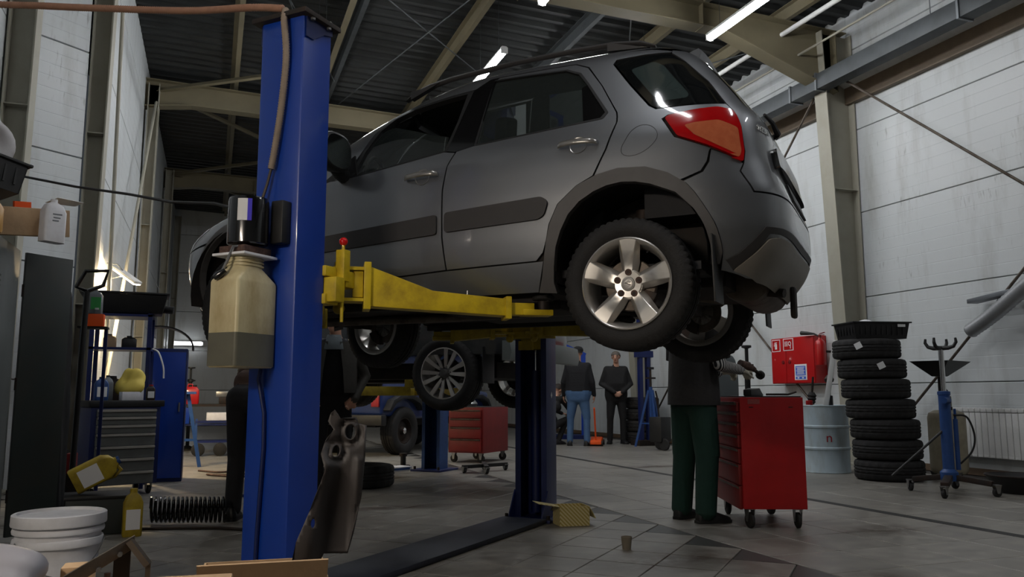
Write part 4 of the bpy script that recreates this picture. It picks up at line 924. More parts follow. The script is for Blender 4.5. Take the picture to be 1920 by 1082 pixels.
# local x runs towards the camera along the wall, -y out of the wall
k = MB(); k.box((.49, -.11, 1.455), (.98, .22, .70)); k.build('case', M['fire_red'], fcb, bevel=.006)
for x0, x1 in ((.01, .345), (.355, .97)):
    k = MB(); k.box(((x0+x1)/2, -.226, 1.455), (x1-x0, .012, .68)); dn = k.build('door', M['fire_red'], fcb, bevel=.003)
    kx = x1-.06 if x0 < .1 else x0+.08
    k = MB(); k.lathe([(0, -.012), (.028, -.01), (.03, 0), (0, 0)], 16, (kx, -.232, 1.43), 'y'); k.build('door_knob', M['red_dark'], dn)
def sign(x, w_, z0, h, kind):
    s_ = MB(); s_.box((x+w_/2, -.2335, z0+h/2), (w_, .003, h)); sg = s_.build('sign', M['paper'], fcb)
    if kind != 'note':
        k = MB(); k.box((x+w_/2, -.2356, z0+h/2), (w_*.86, .002, h*.88)); k.build('sign_field', M['fire_red'], sg)
    k = MB(); y0 = -.2375; cx, cz = x+w_/2, z0+h/2
    if kind == 'extinguisher':
        k.prism([(cx-.025, cz-.055), (cx+.025, cz-.055), (cx+.025, cz+.02), (cx+.012, cz+.035), (cx-.012, cz+.035), (cx-.025, cz+.02)], .001, 'y', y0)
        k.prism([(cx-.010, cz+.037), (cx+.012, cz+.037), (cx+.03, cz+.055), (cx-.010, cz+.052)], .001, 'y', y0)
        k.prism([(cx-.048, cz-.01), (cx-.040, cz-.01), (cx-.034, cz+.04), (cx-.013, cz+.045), (cx-.013, cz+.051), (cx-.040, cz+.047)], .001, 'y', y0)
        k.build('pictogram', M['paper'], sg)
    elif kind == 'hose':
        ring = [(cx+.035+.034*math.cos(a), cz+.014+.034*math.sin(a)) for a in (2*math.pi*i/20 for i in range(20))]
        rin = [(cx+.035+.022*math.cos(a), cz+.014+.022*math.sin(a)) for a in (2*math.pi*i/20 for i in range(20))]
        vs = [(p[0], y0, p[1]) for p in ring]+[(p[0], y0, p[1]) for p in rin]; k.add(vs, [(i, (i+1) % 20, 20+(i+1) % 20, 20+i) for i in range(20)])
        for i in range(4): k.box((cx-.045, y0, cz+.042-.02*i), (.075, .001, .009))
        k.box((cx+.052, y0, cz-.035), (.012, .001, .055)); k.build('pictogram', M['paper'], sg, recalc=False)
    else:
        nb = mat('note_blue', (60, 96, 190), .6)
        k.box((cx, y0, cz+.02), (w_*.82, .001, h*.60)); k.box((cx, y0, cz-.085), (w_*.82, .001, h*.16)); k.build('print', nb, sg)
        k = MB()
        for i in range(7): k.box((cx, y0-.001, cz+.072-.017*i), (w_*(.55 if i % 3 else .68), .001, .008))
        k.box((cx-.05, y0-.001, cz-.085), (.04, .001, .02)); k.box((cx+.05, y0-.001, cz-.085), (.04, .001, .02)); k.build('print_lines', M['paper'], sg)
sign(.03, .20, 1.60, .185, 'extinguisher'); sign(.30, .235, 1.605, .185, 'hose'); sign(.54, .27, 1.155, .235, 'note')
ext = thing('fire_extinguisher', 'red fire extinguisher with a black horn hanging beside the fire cabinet', 'fire extinguisher', (8.28, 9.60, 1.36))
k = MB(); k.lathe([(0, 0), (.07, 0), (.075, .01), (.075, .30), (.06, .35), (.025, .38), (.02, .40), (0, .40)], 24); k.build('cylinder', M['fire_red'], ext, ang=35)
k = MB(); k.box((0, 0, .42), (.03, .03, .05)); k.bar((0, 0, .455), (.0, -.10, .47), .02, .012); k.bar((0, 0, .44), (0, -.09, .435), .018, .01); k.build('valve_handle', M['red_dark'], ext, bevel=.002)
k = MB(); k.tube([(0, .02, .42), (-.02, .09, .46), (-.06, .20, .475), (-.08, .30, .485)], [.012, .014, .026, .030], 12); k.build('horn', M['black'], ext)
k = MB(); k.box((.1, 0, .2), (.22, .03, .03)); k.build('wall_bracket', M['iron'], ext)

# ---- stack of tyres with a crate on top
def loose_tyre(r0, rin, wd):
    prof = [(rin, -wd*.30), (rin+.006, -wd*.40), (rin+.03, -wd*.47), ((r0+rin)/2, -wd*.50), (r0-.04, -wd*.48), (r0-.014, -wd*.43), (r0-.003, -wd*.34), (r0, -wd*.2), (r0-.007, -wd*.18), (r0-.007, -wd*.14), (r0, -wd*.12), (r0, -.01), (r0-.007, -.006)]
    prof += [(r, -z) for r, z in prof[::-1]]; n = 96; k = MB(); rs = []
    for r, z in prof:
        ring = []
        for i in range(n):
            rr = r-.008 if (i % 4 == 0 and r > r0-.03 and abs(z) > wd*.1) else r
            a = 2*math.pi*(i+(.6*z/wd*4))/n; ring.append((rr*math.cos(a), rr*math.sin(a), z+wd/2))
        rs.append(ring)
    k.rings(rs, True, False, True); return k
TY = loose_tyre(.365, .215, .222).mesh('tyre', M['rubber'], ang=45)
TX, TYY = 7.14, 7.27
offs = [(0, .0), (.0, .012), (-.01, .02), (-.03, .05), (-.06, .075), (-.075, .10), (-.105, .135)]
names = ['bottom tyre of the tall stack standing on the floor', 'second tyre from the floor in the tall stack', 'third tyre from the floor in the tall stack', 'middle tyre of the tall stack of seven', 'third tyre from the top of the tall stack', 'tyre with a white sticker second from the top of the tall stack', 'top tyre of the tall stack, white sticker on its tread']
for i, ((dx, dy), lb) in enumerate(zip(offs, names)):
    o = link('tyre', TY, None); o.location = (TX+dx, TYY+dy, .001+i*.2225); o.rotation_euler = (0, 0, i*1.3); tag(o, lb, 'tyre', 'tyres stacked by the column')
    if i in (5, 6):
        k = MB(); a = R(-118 if i == 5 else -146)-i*1.3; k.M = Matrix.Rotation(a, 4, 'Z') @ Matrix.Translation((.3655, 0, .14)) @ Matrix.Rotation(R(25), 4, 'X'); k.box((0, 0, 0), (.003, .075, .07)); k.build('sticker', M['paper'], o)
cr = thing('plastic_crate', 'black perforated plastic crate holding white rags on top of the tyre stack', 'crate', (TX-.05, TYY+.10, 1.56), R(-14))
def crate(parent, W, D, H, m, holes=True, fl=.02):
    k = MB(); t = .006
    k.box((0, 0, t/2), (W*.9, D*.9, t)); k.build('bottom', m, parent)
    for sx, sy, L, rz in ((0, -1, W, 0), (0, 1, W, 180), (-1, 0, D, -90), (1, 0, D, 90)):
        k = MB(); k.M = Matrix.Rotation(R(rz), 4, 'Z'); hd = (D if sx == 0 else W)/2
        b, tt = .9, 1.0
        k.rings([[(-L/2*b, -hd*b, 0), (L/2*b, -hd*b, 0), (L/2*b, -hd*b+t, 0), (-L/2*b, -hd*b+t, 0)], [(-L/2, -hd, H), (L/2, -hd, H), (L/2, -hd+t, H), (-L/2, -hd+t, H)]]); k.build('side', m, parent)
        k = MB(); k.M = Matrix.Rotation(R(rz), 4, 'Z'); k.box((0, -hd-fl/2+.004, H-.008), (L+fl*2, fl, .016)); k.build('rim', m, parent, bevel=.003)
        if holes:
            n = int(L/.07)
            for i in range(n):
                k = MB(); k.M = Matrix.Rotation(R(rz), 4, 'Z'); x = (-n/2+.5+i)*L*.85/n; k.box((x, -hd*.955-.003, H*.5), (.012, .008, H*.55)); k.build('rib', m, parent)
crate(cr, .66, .46, .19, M['black'])
k = MB(); k.box((.22, -.248, .145), (.09, .003, .03)); k.build('label', M['paper'], cr)
def rag(name, label, loc, s, m, seed, sq=(1, 1, .5)):
    rng = random.Random(seed); bm = bmesh.new(); bmesh.ops.create_icosphere(bm, subdivisions=4, radius=1)
    dirs = [(Vector((rng.gauss(0, 1), rng.gauss(0, 1), rng.gauss(0, 1))).normalized(), rng.uniform(3, 7), rng.uniform(0, 6)) for _ in range(9)]
    for v in bm.verts:
        f = 1+sum(.07*math.sin(a*v.co.dot(d)+p) for d, a, p in dirs); v.co = Vector((v.co.x*s*sq[0], v.co.y*s*sq[1], max(v.co.z, -.6)*s*sq[2]))*f
    me = bpy.data.meshes.new(name); bm.to_mesh(me); bm.free(); me.materials.append(m); me.shade_smooth(); o = link(name, me); o.location = loc; tag(o, label, 'rag'); return o
rag('rag', 'crumpled white plastic bag in the black crate on the tyre stack', (TX-.13, TYY+.14, 1.71), .13, M['white'], 3)
rag('rag', 'grey-white rag at the right end of the crate on the tyre stack', (TX+.10, TYY+.06, 1.70), .11, mat('rag_grey', (178, 180, 178), .8), 5)

# ---- barrel full of scrap
M['barrel'] = mat('barrel_paint', (176, 192, 200), .5, noise=.55, nscale=5, rgb2=(126, 110, 84), stretch=(1, 1, .35))
bl = thing('steel_drum', 'dented pale blue steel drum full of scrap parts left of the tyre stack', 'drum', (7.13, 8.27, 0), R(40))
pf = [(0, .012), (.27, .012), (.285, 0), (.292, .006), (.285, .02), (.285, .27), (.298, .28), (.298, .30), (.285, .31), (.285, .53), (.298, .54), (.298, .56), (.285, .57), (.285, .79), (.294, .80), (.29, .81), (.277, .805), (.277, .3), (0, .3)]
k = MB(); k.lathe(pf, 40, cap=False); k.build('shell', M['barrel'], bl, ang=35)
mt = Matrix.Rotation(R(-160), 4, 'Z') @ Matrix.Translation((.2875, 0, .42)) @ Matrix.Rotation(R(90), 4, 'Z') @ Matrix.Rotation(R(90), 4, 'X')
lettering('print', 'n', .16, mat('print_red', (150, 30, 40), .6), bl, mt, .001)
def scrap(name, label, cat, pts, r, m, bevel=0, group=None):
    k = MB(); k.tube(pts, r, 10); o = k.build(name, m); tag(o, label, cat, group); return o
k = MB(); k.bar((7.02, 8.22, .34), (7.18, 8.05, 1.60), .06, .04, up=(-.7, -.7, 0)); tag(k.build('steel_channel', M['white_paint'], None, bevel=.004), 'pale grey steel channel leaning upright out of the drum', 'steel profile')
so = thing('shock_absorber', 'black shock absorber leaning in the drum beside the steel channel', 'shock absorber', (7.14, 8.15, .31)); so.rotation_euler = (R(-8), R(7), 0)
k = MB(); k.cyl((0, 0, 0), (0, 0, .62), .035, 14); k.build('damper_tube', M['black'], so); k = MB(); k.cyl((0, 0, .62), (0, 0, .80), .012, 10); k.build('damper_rod', M['steel'], so); k = MB(); k.lathe([(0, .80), (.05, .80), (.06, .83), (.03, .88), (0, .88)], 16); k.build('top_mount', M['iron'], so)
cvj = thing('drive_shaft', 'dark drive shaft with a rubber boot sticking up from the left of the drum', 'car part', (6.94, 8.33, .31)); cvj.rotation_euler = (R(4), R(4), 0)
k = MB(); k.cyl((0, 0, 0), (0, 0, .85), .014, 10); k.build('shaft', M['iron'], cvj); k = MB(); k.lathe([(.015, .50), (.05, .54), (.042, .56), (.055, .58), (.045, .60), (.055, .62), (.03, .66)], 16); k.build('boot', M['rubber'], cvj)
k = MB(); k.lathe([(0, 0), (.04, 0), (.042, .005), (.042, .05), (.03, .055), (0, .055)], 16); o = k.build('red_cap', M['red']); o.location = (6.90, 8.24, .812); tag(o, 'small red cap standing on the left rim of the drum', 'pot')  # red cap among the drum's scrap
rag('oily_rag', 'oily grey rag heaped at the right rim of the drum', (7.26, 8.36, .50), .14, mat('oily', (70, 66, 58), .8, noise=.8, nscale=9), 11, (1, .8, 1.1))
# ---- old radiator core leaning behind the trolley
rc = thing('radiator_core', 'dark used radiator core standing on end left of the drum', 'radiator core', (7.06, 8.80, 0), R(62))
k = MB(); k.box((0, 0, .36), (.05, .14, .66)); k.build('core', M['black'], rc)
for z in (.02, .70): k = MB(); k.box((0, 0, z), (.07, .18, .04)); k.build('end_tank', M['iron'], rc, bevel=.008)
for sy in (-1, 1): k = MB(); k.box((0, sy*.085, .36), (.06, .012, .66)); k.build('side_rail', M['galv'], rc)

# ---- transmission jack
tj = thing('transmission_jack', 'blue telescopic transmission jack with a black four-pronged saddle on castered legs', 'jack', (6.67, 6.05, 0), 0)
for dx, dy in ((-.17, .31), (.17, -.36), (-.38, -.28), (.38, .28)):
    k = MB(); k.bar((0, 0, .16), (dx*.92, dy*.92, .115), .07, .05); k.build('leg', M['iron'], tj, bevel=.006); caster(tj, dx, dy, .042, turn=random.uniform(0, 3))
k = MB(); k.lathe([(0, .12), (.075, .12), (.08, .14), (.08, .20), (.052, .23), (.052, .93), (.058, .935), (.058, .965), (.03, .97), (0, .97)], 24); k.build('cylinder', M['blue_lift'], tj, ang=30)
k = MB(); k.cyl((0, 0, .95), (0, 0, 1.38), .024, 16); k.build('ram', M['chrome'], tj)
for a in range(4):
    t = R(20+90*a); c, s = math.cos(t), math.sin(t)
    k = MB(); k.tube([(0, 0, 1.385), (.07*c, .07*s, 1.385), (.12*c, .12*s, 1.40), (.145*c, .145*s, 1.44), (.14*c, .14*s, 1.48)], [.022, .02, .018, .016, .012], 8); k.build('prong', M['black'], tj)
k = MB(); k.cyl((0, -.05, .88), (-.10, -.09, .88), .028, 12); k.build('pump_valve', M['blue_lift'], tj)
k = MB(); k.cyl((-.03, .0, .60), (-.46, .24, .16), .012, 8); k.build('pump_handle', M['black'], tj)
k = MB(); k.cyl((.09, -.03, .22), (.09, -.03, .70), .022, 12); k.cyl((.09, -.03, .70), (.09, -.03, .80), .012, 8); k.build('pump_ram', M['blue_lift'], tj)
hs_ = hose('hose', [(.06, -.04, .74), (.16, -.10, .72), (.22, -.12, .55), (.20, -.10, .40), (.10, -.05, .28)], .009, M['rubber'], tj, amp=0)

# ---- oil drainer behind the jack
od = thing('oil_drainer', 'beige waste-oil drainer tank with a black funnel tray standing by the radiator', 'oil drainer', (7.84, 7.10, 0), R(20))
k = MB(); k.lathe([(0, .06), (.17, .06), (.19, .09), (.195, .12), (.195, .68), (.18, .73), (.12, .76), (0, .765)], 32); k.build('tank', mat('drainer_beige', (150, 142, 122), .5, noise=.7, nscale=5, rgb2=(96, 88, 70)), od, ang=35)
k = MB(); k.cyl((0, 0, .76), (0, 0, .80), .07, 16); k.build('tank_cap', M['iron'], od); k = MB(); k.box((-.03, -.02, .86), (.10, .09, .12)); k.build('pump_head', M['steel_dirty'], od, bevel=.012)
k = MB(); k.lathe([(0, 0), (.045, 0), (.045, .02), (0, .022)], 18, (-.07, -.02, .96), 'x'); k.build('pressure_gauge', M['black'], od)
k = MB(); k.tube([(.06, 0, .80), (.10, .02, .86), (.12, .02, .80), (.10, 0, .74)], .012, 8); k.build('elbow_pipe', M['rust'], od)
k = MB(); k.cyl((.0, .05, .76), (.0, .05, 1.14), .016, 10); k.build('funnel_pipe', M['iron'], od)
k = MB(); k.rings([[(-.10+x*.3, y*.3, 1.14) for x, y in ((-.28, -.17), (.28, -.17), (.28, .17), (-.28, .17))], [(-.06+x, y, 1.30) for x, y in ((-.30, -.20), (.30, -.20), (.30, .20), (-.30, .20))], [(-.06+x, y, 1.31) for x, y in ((-.31, -.21), (.31, -.21), (.31, .21), (-.31, .21))], [(-.06+x, y, 1.30) for x, y in ((-.285, -.185), (.285, -.185), (.285, .185), (-.285, .185))], [(-.08+x*.3, y*.3, 1.155) for x, y in ((-.28, -.17), (.28, -.17), (.28, .17), (-.28, .17))]]); k.build('funnel_tray', M['black'], od)
for a in (0, 120, 240): caster(od, .16*math.cos(R(a)), .16*math.sin(R(a)), .028)

# ---- wall radiator
rd_ = thing('wall_radiator', 'white sectional heating radiator on the right wall', 'radiator', (XR-.03, 7.50, 0), R(-90))
sec = MB(); sec.box((0, -.055, .48), (.070, .075, .50)); sec.box((0, -.055, .235), (.066, .08, .03)); sec.prism([(-.035, .735), (.035, .735), (.035, .775), (.012, .782), (-.035, .782)], .08, 'y', -.097)
sm_ = sec.mesh('radiator_section', M['white_paint'], bevel=.006)
for i in range(20): link('radiator_section', sm_, rd_).location = (.04+i*.078, 0, 0)
for z in (.26, .72): k = MB(); k.cyl((-.12, -.055, z), (1.58, -.055, z), .018, 10); k.build('header_pipe', M['white_paint'], rd_)
for x in (.2, 1.3): k = MB(); k.box((x, -.012, .62), (.03, .05, .03)); k.build('wall_bracket', M['iron'], rd_)
k = MB(); k.cyl((-.12, -.055, .72), (-.12, -.055, .10), .012, 8); k.build('feed_pipe', M['white_paint'], rd_)
# ---- drain dish with a yellow motor at the right edge
dd = thing('drain_dish', 'wide black drain dish beside the radiator at the right edge', 'drain pan', (7.35, 5.85, 0))
k = MB(); k.lathe([(0, .0), (.20, .0), (.22, .02), (.30, .16), (.31, .17), (.29, .165), (.20, .03), (0, .02)], 36); k.build('dish', M['black'], dd, ang=30)
k = MB(); k.tube([(.30*math.cos(a), .30*math.sin(a), .165) for a in (2*math.pi*i/30 for i in range(30))], .010, 6, False, True); k.build('dish_rim', M['iron'], dd)
gm = thing('gear_motor', 'yellow pump motor with a rusty flange lying right of the black dish', 'motor', (7.16, 5.36, 0), R(30))
k = MB(); k.lathe([(0, -.14), (.06, -.14), (.075, -.12), (.08, -.02), (.10, -.01), (.10, .01), (.075, .02), (.07, .13), (.04, .14), (0, .14)], 24, (0, 0, .102), 'x'); k.build('casing', M['yellow_old'], gm, ang=30)
k = MB(); k.lathe([(0, 0), (.05, 0), (.055, .01), (.03, .04), (0, .04)], 14, (-.18, 0, .10), 'x'); k.build('flange', M['rust'], gm); k = MB(); k.box((0, 0, .19), (.08, .06, .05)); k.build('terminal_box', M['yellow_old'], gm, bevel=.006)
# ---- exhaust hose and cable tray high on the right wall
eh = hose('exhaust_hose', [(8.20, 7.02, 1.66), (8.17, 6.72, 1.80), (8.12, 6.40, 1.97), (8.05, 6.0, 2.18), (8.0, 5.5, 2.45)], .082, mat('foil_hose', (170, 172, 174), .4, metal=.7, noise=.3), None, pitch=.05, amp=.06, n=18); tag(eh, 'silver corrugated exhaust extraction hose hanging at the right wall', 'hose')
k = MB(); k.bar((8.36, 7.10, 2.02), (8.20, 6.0, 2.10), .14, .05); et = k.build('perforated_tray', M['galv'], None, bevel=.003); tag(et, 'grey perforated steel tray above the silver exhaust hose', 'cable tray')
k = MB(); k.bar((8.49, 6.72, 2.03), (8.28, 6.68, 2.04), .03, .03); k.build('tray_bracket', M['galv_dark'], et); k = MB(); k.cyl((8.20, 6.2, 2.11), (8.22, 6.25, 2.22), .02, 8); k.build('tray_clamp', M['black'], et)
# ---- striped carton by the far post
def striped():
    m = bpy.data.materials.new('striped_card'); m.use_nodes = True; nt = m.node_tree; b = nt.nodes['Principled BSDF']; b.inputs['Roughness'].default_value = .7
    tc = nt.nodes.new('ShaderNodeTexCoord'); wv = nt.nodes.new('ShaderNodeTexWave'); wv.inputs['Scale'].default_value = 22; wv.bands_direction = 'DIAGONAL'; nt.links.new(tc.outputs['Object'], wv.inputs['Vector'])
    r = nt.nodes.new('ShaderNodeValToRGB'); r.color_ramp.elements[0].color = lin((156, 138, 70)); r.color_ramp.elements[1].color = lin((196, 184, 140)); r.color_ramp.elements[0].position = .45; r.color_ramp.elements[1].position = .55
    nt.links.new(wv.outputs['Fac'], r.inputs['Fac']); nt.links.new(r.outputs['Color'], b.inputs['Base Color']); return m
M['striped'] = striped()
cb = thing('carton', 'small open carton with yellow diagonal stripes at the foot of the far blue post', 'carton', (2.50, 5.58, 0), R(-6))
def open_box(t, W, D, H, m, flaps):
    k = MB(); k.box((0, 0, .003), (W, D, .006)); k.build('bottom', m, t)
    for x, y, sx, sy in ((0, -D/2, W, .005), (0, D/2, W, .005), (-W/2, 0, .005, D), (W/2, 0, .005, D)): k = MB(); k.box((x, y, H/2), (sx, sy, H)); k.build('wall', m, t)
    for side, ang, L in flaps:
        k = MB(); rz = {'front': 0, 'right': 90, 'back': 180, 'left': 270}[side]; hd = (D if side in ('front', 'back') else W)/2; wd = (W if side in ('front', 'back') else D)
        k.M = Matrix.Rotation(R(rz), 4, 'Z') @ Matrix.Translation((0, -hd, H)) @ Matrix.Rotation(R(-ang), 4, 'X'); k.box((0, -L/2, 0), (wd, L, .004)); k.build('flap', m, t)
open_box(cb, .22, .17, .135, M['striped'], (('right', -60, .10), ('left', 10, .16), ('back', -40, .08)))
k = MB(); k.lathe([(0, 0), (.026, 0), (.034, .075), (.031, .075), (.024, .006), (0, .006)], 18); o = k.build('paper_cup', mat('cup', (120, 112, 98), .7), None, ang=30); o.location = (2.42, 4.58, 0); tag(o, 'small crumpled paper cup alone on the tiled floor', 'cup')
# ================================================================== people
def capsule(k, a, b, ra, rb, n=14):
    a, b = Vector(a), Vector(b); d = b-a
    if d.length < 1e-5: return
    d.normalize(); u = d.cross(Vector((0, 0, 1)))
    if u.length < .05: u = d.cross(Vector((1, 0, 0)))
    u.normalize(); v = d.cross(u); rs = []
    for t in (-80, -50, -20): rs.append([a+d*(ra*math.sin(R(t)))+(u*math.cos(q)+v*math.sin(q))*ra*math.cos(R(t)) for q in (2*math.pi*i/n for i in range(n))])
    for t in (20, 50, 80): rs.append([b+d*(rb*math.sin(R(t)))+(u*math.cos(q)+v*math.sin(q))*rb*math.cos(R(t)) for q in (2*math.pi*i/n for i in range(n))])
    k.rings(rs)
def body_mesh(name, bones, mats, voxel=.014, smooth=6, ell=()):
    """bones: (p0, p1, r0, r1, material slot). One voxel-remeshed continuous surface; faces take the slot of the nearest bone"""
    k = MB()
    for p0, p1, r0, r1, s in bones: capsule(k, p0, p1, r0, r1)
    for c, r, s in ell: k.ball(c, r, 12)
    me = k.mesh(name+'_raw', mats[0], smooth=False); ob = bpy.data.objects.new('raw', me); col.objects.link(ob)
    md = ob.modifiers.new('r', 'REMESH'); md.mode = 'VOXEL'; md.voxel_size = voxel
    sm = ob.modifiers.new('s', 'SMOOTH'); sm.iterations = smooth; sm.factor = .5
    dg = bpy.context.evaluated_depsgraph_get(); out = bpy.data.meshes.new_from_object(ob.evaluated_get(dg)); bpy.data.objects.remove(ob); out.name = name
    out.materials.clear()
    for q in mats: out.materials.append(q)
    n = len(out.polygons); C = np.zeros(n*3); out.polygons.foreach_get('center', C); C = C.reshape(-1, 3); best = np.full(n, 1e9); idx = np.zeros(n, dtype=np.int32)
    for p0, p1, r0, r1, s in bones:
        a, b = np.array(p0, float), np.array(p1, float); d = b-a; L = max(d.dot(d), 1e-9); t = np.clip(((C-a)@d)/L, 0, 1); q = a+t[:, None]*d
        ds = np.linalg.norm(C-q, axis=1)-(r0+(r1-r0)*t); m = ds < best; best[m] = ds[m]; idx[m] = s
    for c, r, s in ell:
        rr = np.array(r if isinstance(r, (tuple, list)) else (r, r, r)); ds = (np.linalg.norm((C-np.array(c))/rr, axis=1)-1)*rr.min(); m = ds < best; best[m] = ds[m]; idx[m] = s
    out.polygons.foreach_set('material_index', idx); out.shade_smooth(); return out
def hand_bones(wrist, direction, palm_n, curl, s=1.0, slot=0):
    """palm and five unequal, bent fingers; thumb leaves the side of the palm"""
    w = Vector(wrist); d = Vector(direction).normalized(); n = Vector(palm_n); n = (n-d*n.dot(d)).normalized(); t = d.cross(n)
    B = []; pc = w+d*.085*s
    for o in (-.028, -.009, .010, .028): B.append((w+t*o*.6*s, w+d*.088*s+t*o*s, .017*s, .0125*s, slot))
    for o, L, r in ((-.030, .062, .0088), (-.010, .076, .0094), (.010, .072, .0092), (.029, .056, .0082)):
        p = w+d*.09*s+t*o*s; a = 0; dirv = d.copy()
        for f in (.42, .32, .26):
            a += curl; dd = d*math.cos(a)+n*math.sin(a); q = p+dd*L*f*s; B.append((p, q, r*s, r*.92*s, slot)); p = q
    p = w+d*.025*s-t*.030*s; q = p+(d*.6-t*.62+n*.35).normalized()*.040*s; B.append((p, q, .0125*s, .0105*s, slot)); q2 = q+(d*.85-t*.1+n*.5*curl).normalized()*.034*s; B.append((q, q2, .0105*s, .0088*s, slot))
    return B
def head_bones(c, f, slot_skin, s=1.0):
    """skull, jaw, nose and ears; c = centre of the head, f = facing direction"""
    c = Vector(c); f = Vector(f).normalized(); u = Vector((0, 0, 1)); u = (u-f*u.dot(f)).normalized(); r = f.cross(u); B = []
    B.append((c-f*.022*s+u*.035*s, c+f*.018*s+u*.032*s, .082*s, .078*s, slot_skin)); B.append((c+f*.02*s+u*.01*s, c+f*.038*s-u*.068*s, .066*s, .042*s, slot_skin))
    B.append((c+f*.088*s+u*.012*s, c+f*.105*s-u*.022*s, .009*s, .015*s, slot_skin))
    for q in (-1, 1): B.append((c+r*q*.080*s+u*.012*s, c+r*q*.083*s-u*.018*s, .012*s, .010*s, slot_skin))
    B.append((c-u*.05*s-f*.02*s, c-u*.15*s-f*.03*s, .056*s, .060*s, slot_skin))
    return B
def face_bits(parent, c, f, s=1.0, hair=None, cap=None, hairlen=.02):
    c = Vector(c); f = Vector(f).normalized(); u = Vector((0, 0, 1)); u = (u-f*u.dot(f)).normalized(); r = f.cross(u)
    for q in (-1, 1):
        k = MB(); k.ball(tuple(c+f*.080*s+r*q*.032*s+u*.018*s), .0125*s, 8); k.build('eye', mat('eye', (60, 50, 46), .3), parent)
        k = MB(); k.tube([c+f*.085*s+r*q*.018*s+u*.040*s, c+f*.088*s+r*q*.032*s+u*.044*s, c+f*.078*s+r*q*.050*s+u*.038*s], .005*s, 6); k.build('eyebrow', mat('brow', (58, 44, 36), .8), parent)
    k = MB(); k.tube([c+f*.078*s-r*.024*s-u*.052*s, c+f*.088*s-u*.050*s, c+f*.078*s+r*.024*s-u*.052*s], .0055*s, 6); k.build('mouth', mat('lips', (140, 84, 76), .6), parent)
    M3 = Matrix((r, f, u)).transposed().to_4x4(); M3.translation = c
    if hair:
        k = MB(); k.M = M3; n = 20; rs = []
        for i in range(7):
            e = R(8+i*13.2); rr = (.092+.004*(i % 2))*s
            rs.append([(rr*math.cos(a)*math.cos(e)*1.0, (rr*1.12*math.sin(a)*math.cos(e)-.012*s), .035*s+rr*math.sin(e)*1.02-(.035*s if (math.sin(a) < -.2 and i == 0) else 0)) for a in (2*math.pi*j/n for j in range(n))])
        k.rings(rs); k.build('hair', hair, parent, ang=60)
    if cap:
        k = MB(); k.M = M3; n = 24
        rs = [[(.095*s*math.cos(a)*q, (.107*s*math.sin(a)*q-.008*s), (.045+z)*s) for a in (2*math.pi*j/n for j in range(n))] for q, z in ((1, 0), (1.02, .025), (.93, .055), (.7, .078), (.35, .09), (.08, .093))]
        k.rings(rs); cp = k.build('cap', cap, parent, ang=60)
        k = MB(); k.M = M3; k.rings([[(.07*s*math.cos(a), (.09+.075*math.sin(a))*s, (.048-.012*math.sin(a)+dz)*s) for a in (math.pi*j/10 for j in range(11))] for dz in (0, .006)]); k.build('cap_peak', cap, cp, ang=60)
def shoe(parent, ank, toe_dir, m, s=1.0, sole=None):
    a = Vector(ank); d = Vector((toe_dir[0], toe_dir[1], 0)).normalized(); t = Vector((-d.y, d.x, 0)); rs = []
    for f, wd, h0, h1 in ((-.075, .028, .012, .07), (-.06, .040, .006, .10), (0, .043, .004, .105), (.06, .047, .004, .082), (.12, .050, .004, .062), (.165, .042, .006, .046), (.19, .022, .012, .034)):
        c = Vector((a.x, a.y, 0))+d*f*s; rs.append([c-t*wd*s+Vector((0, 0, h0)), c+t*wd*s+Vector((0, 0, h0)), c+t*wd*.95*s+Vector((0, 0, h1*.6)), c+t*wd*.5*s+Vector((0, 0, h1)), c-t*wd*.5*s+Vector((0, 0, h1)), c-t*wd*.95*s+Vector((0, 0, h1*.6))])
    k = MB(); k.rings(rs); o = k.build('shoe', m, parent, bevel=.008, ang=60)
    k = MB(); rr = []
    for f, wd in ((-.08, .03), (-.06, .043), (.0, .045), (.06, .049), (.12, .053), (.17, .044), (.195, .022)):
        c = Vector((a.x, a.y, 0))+d*f*s; rr.append([c-t*wd*s, c+t*wd*s, c+t*wd*s+Vector((0, 0, .02)), c-t*wd*s+Vector((0, 0, .02))])
    k.rings(rr); k.build('sole', sole or M['black'], o); return o
def V3(*a): return Vector(a)
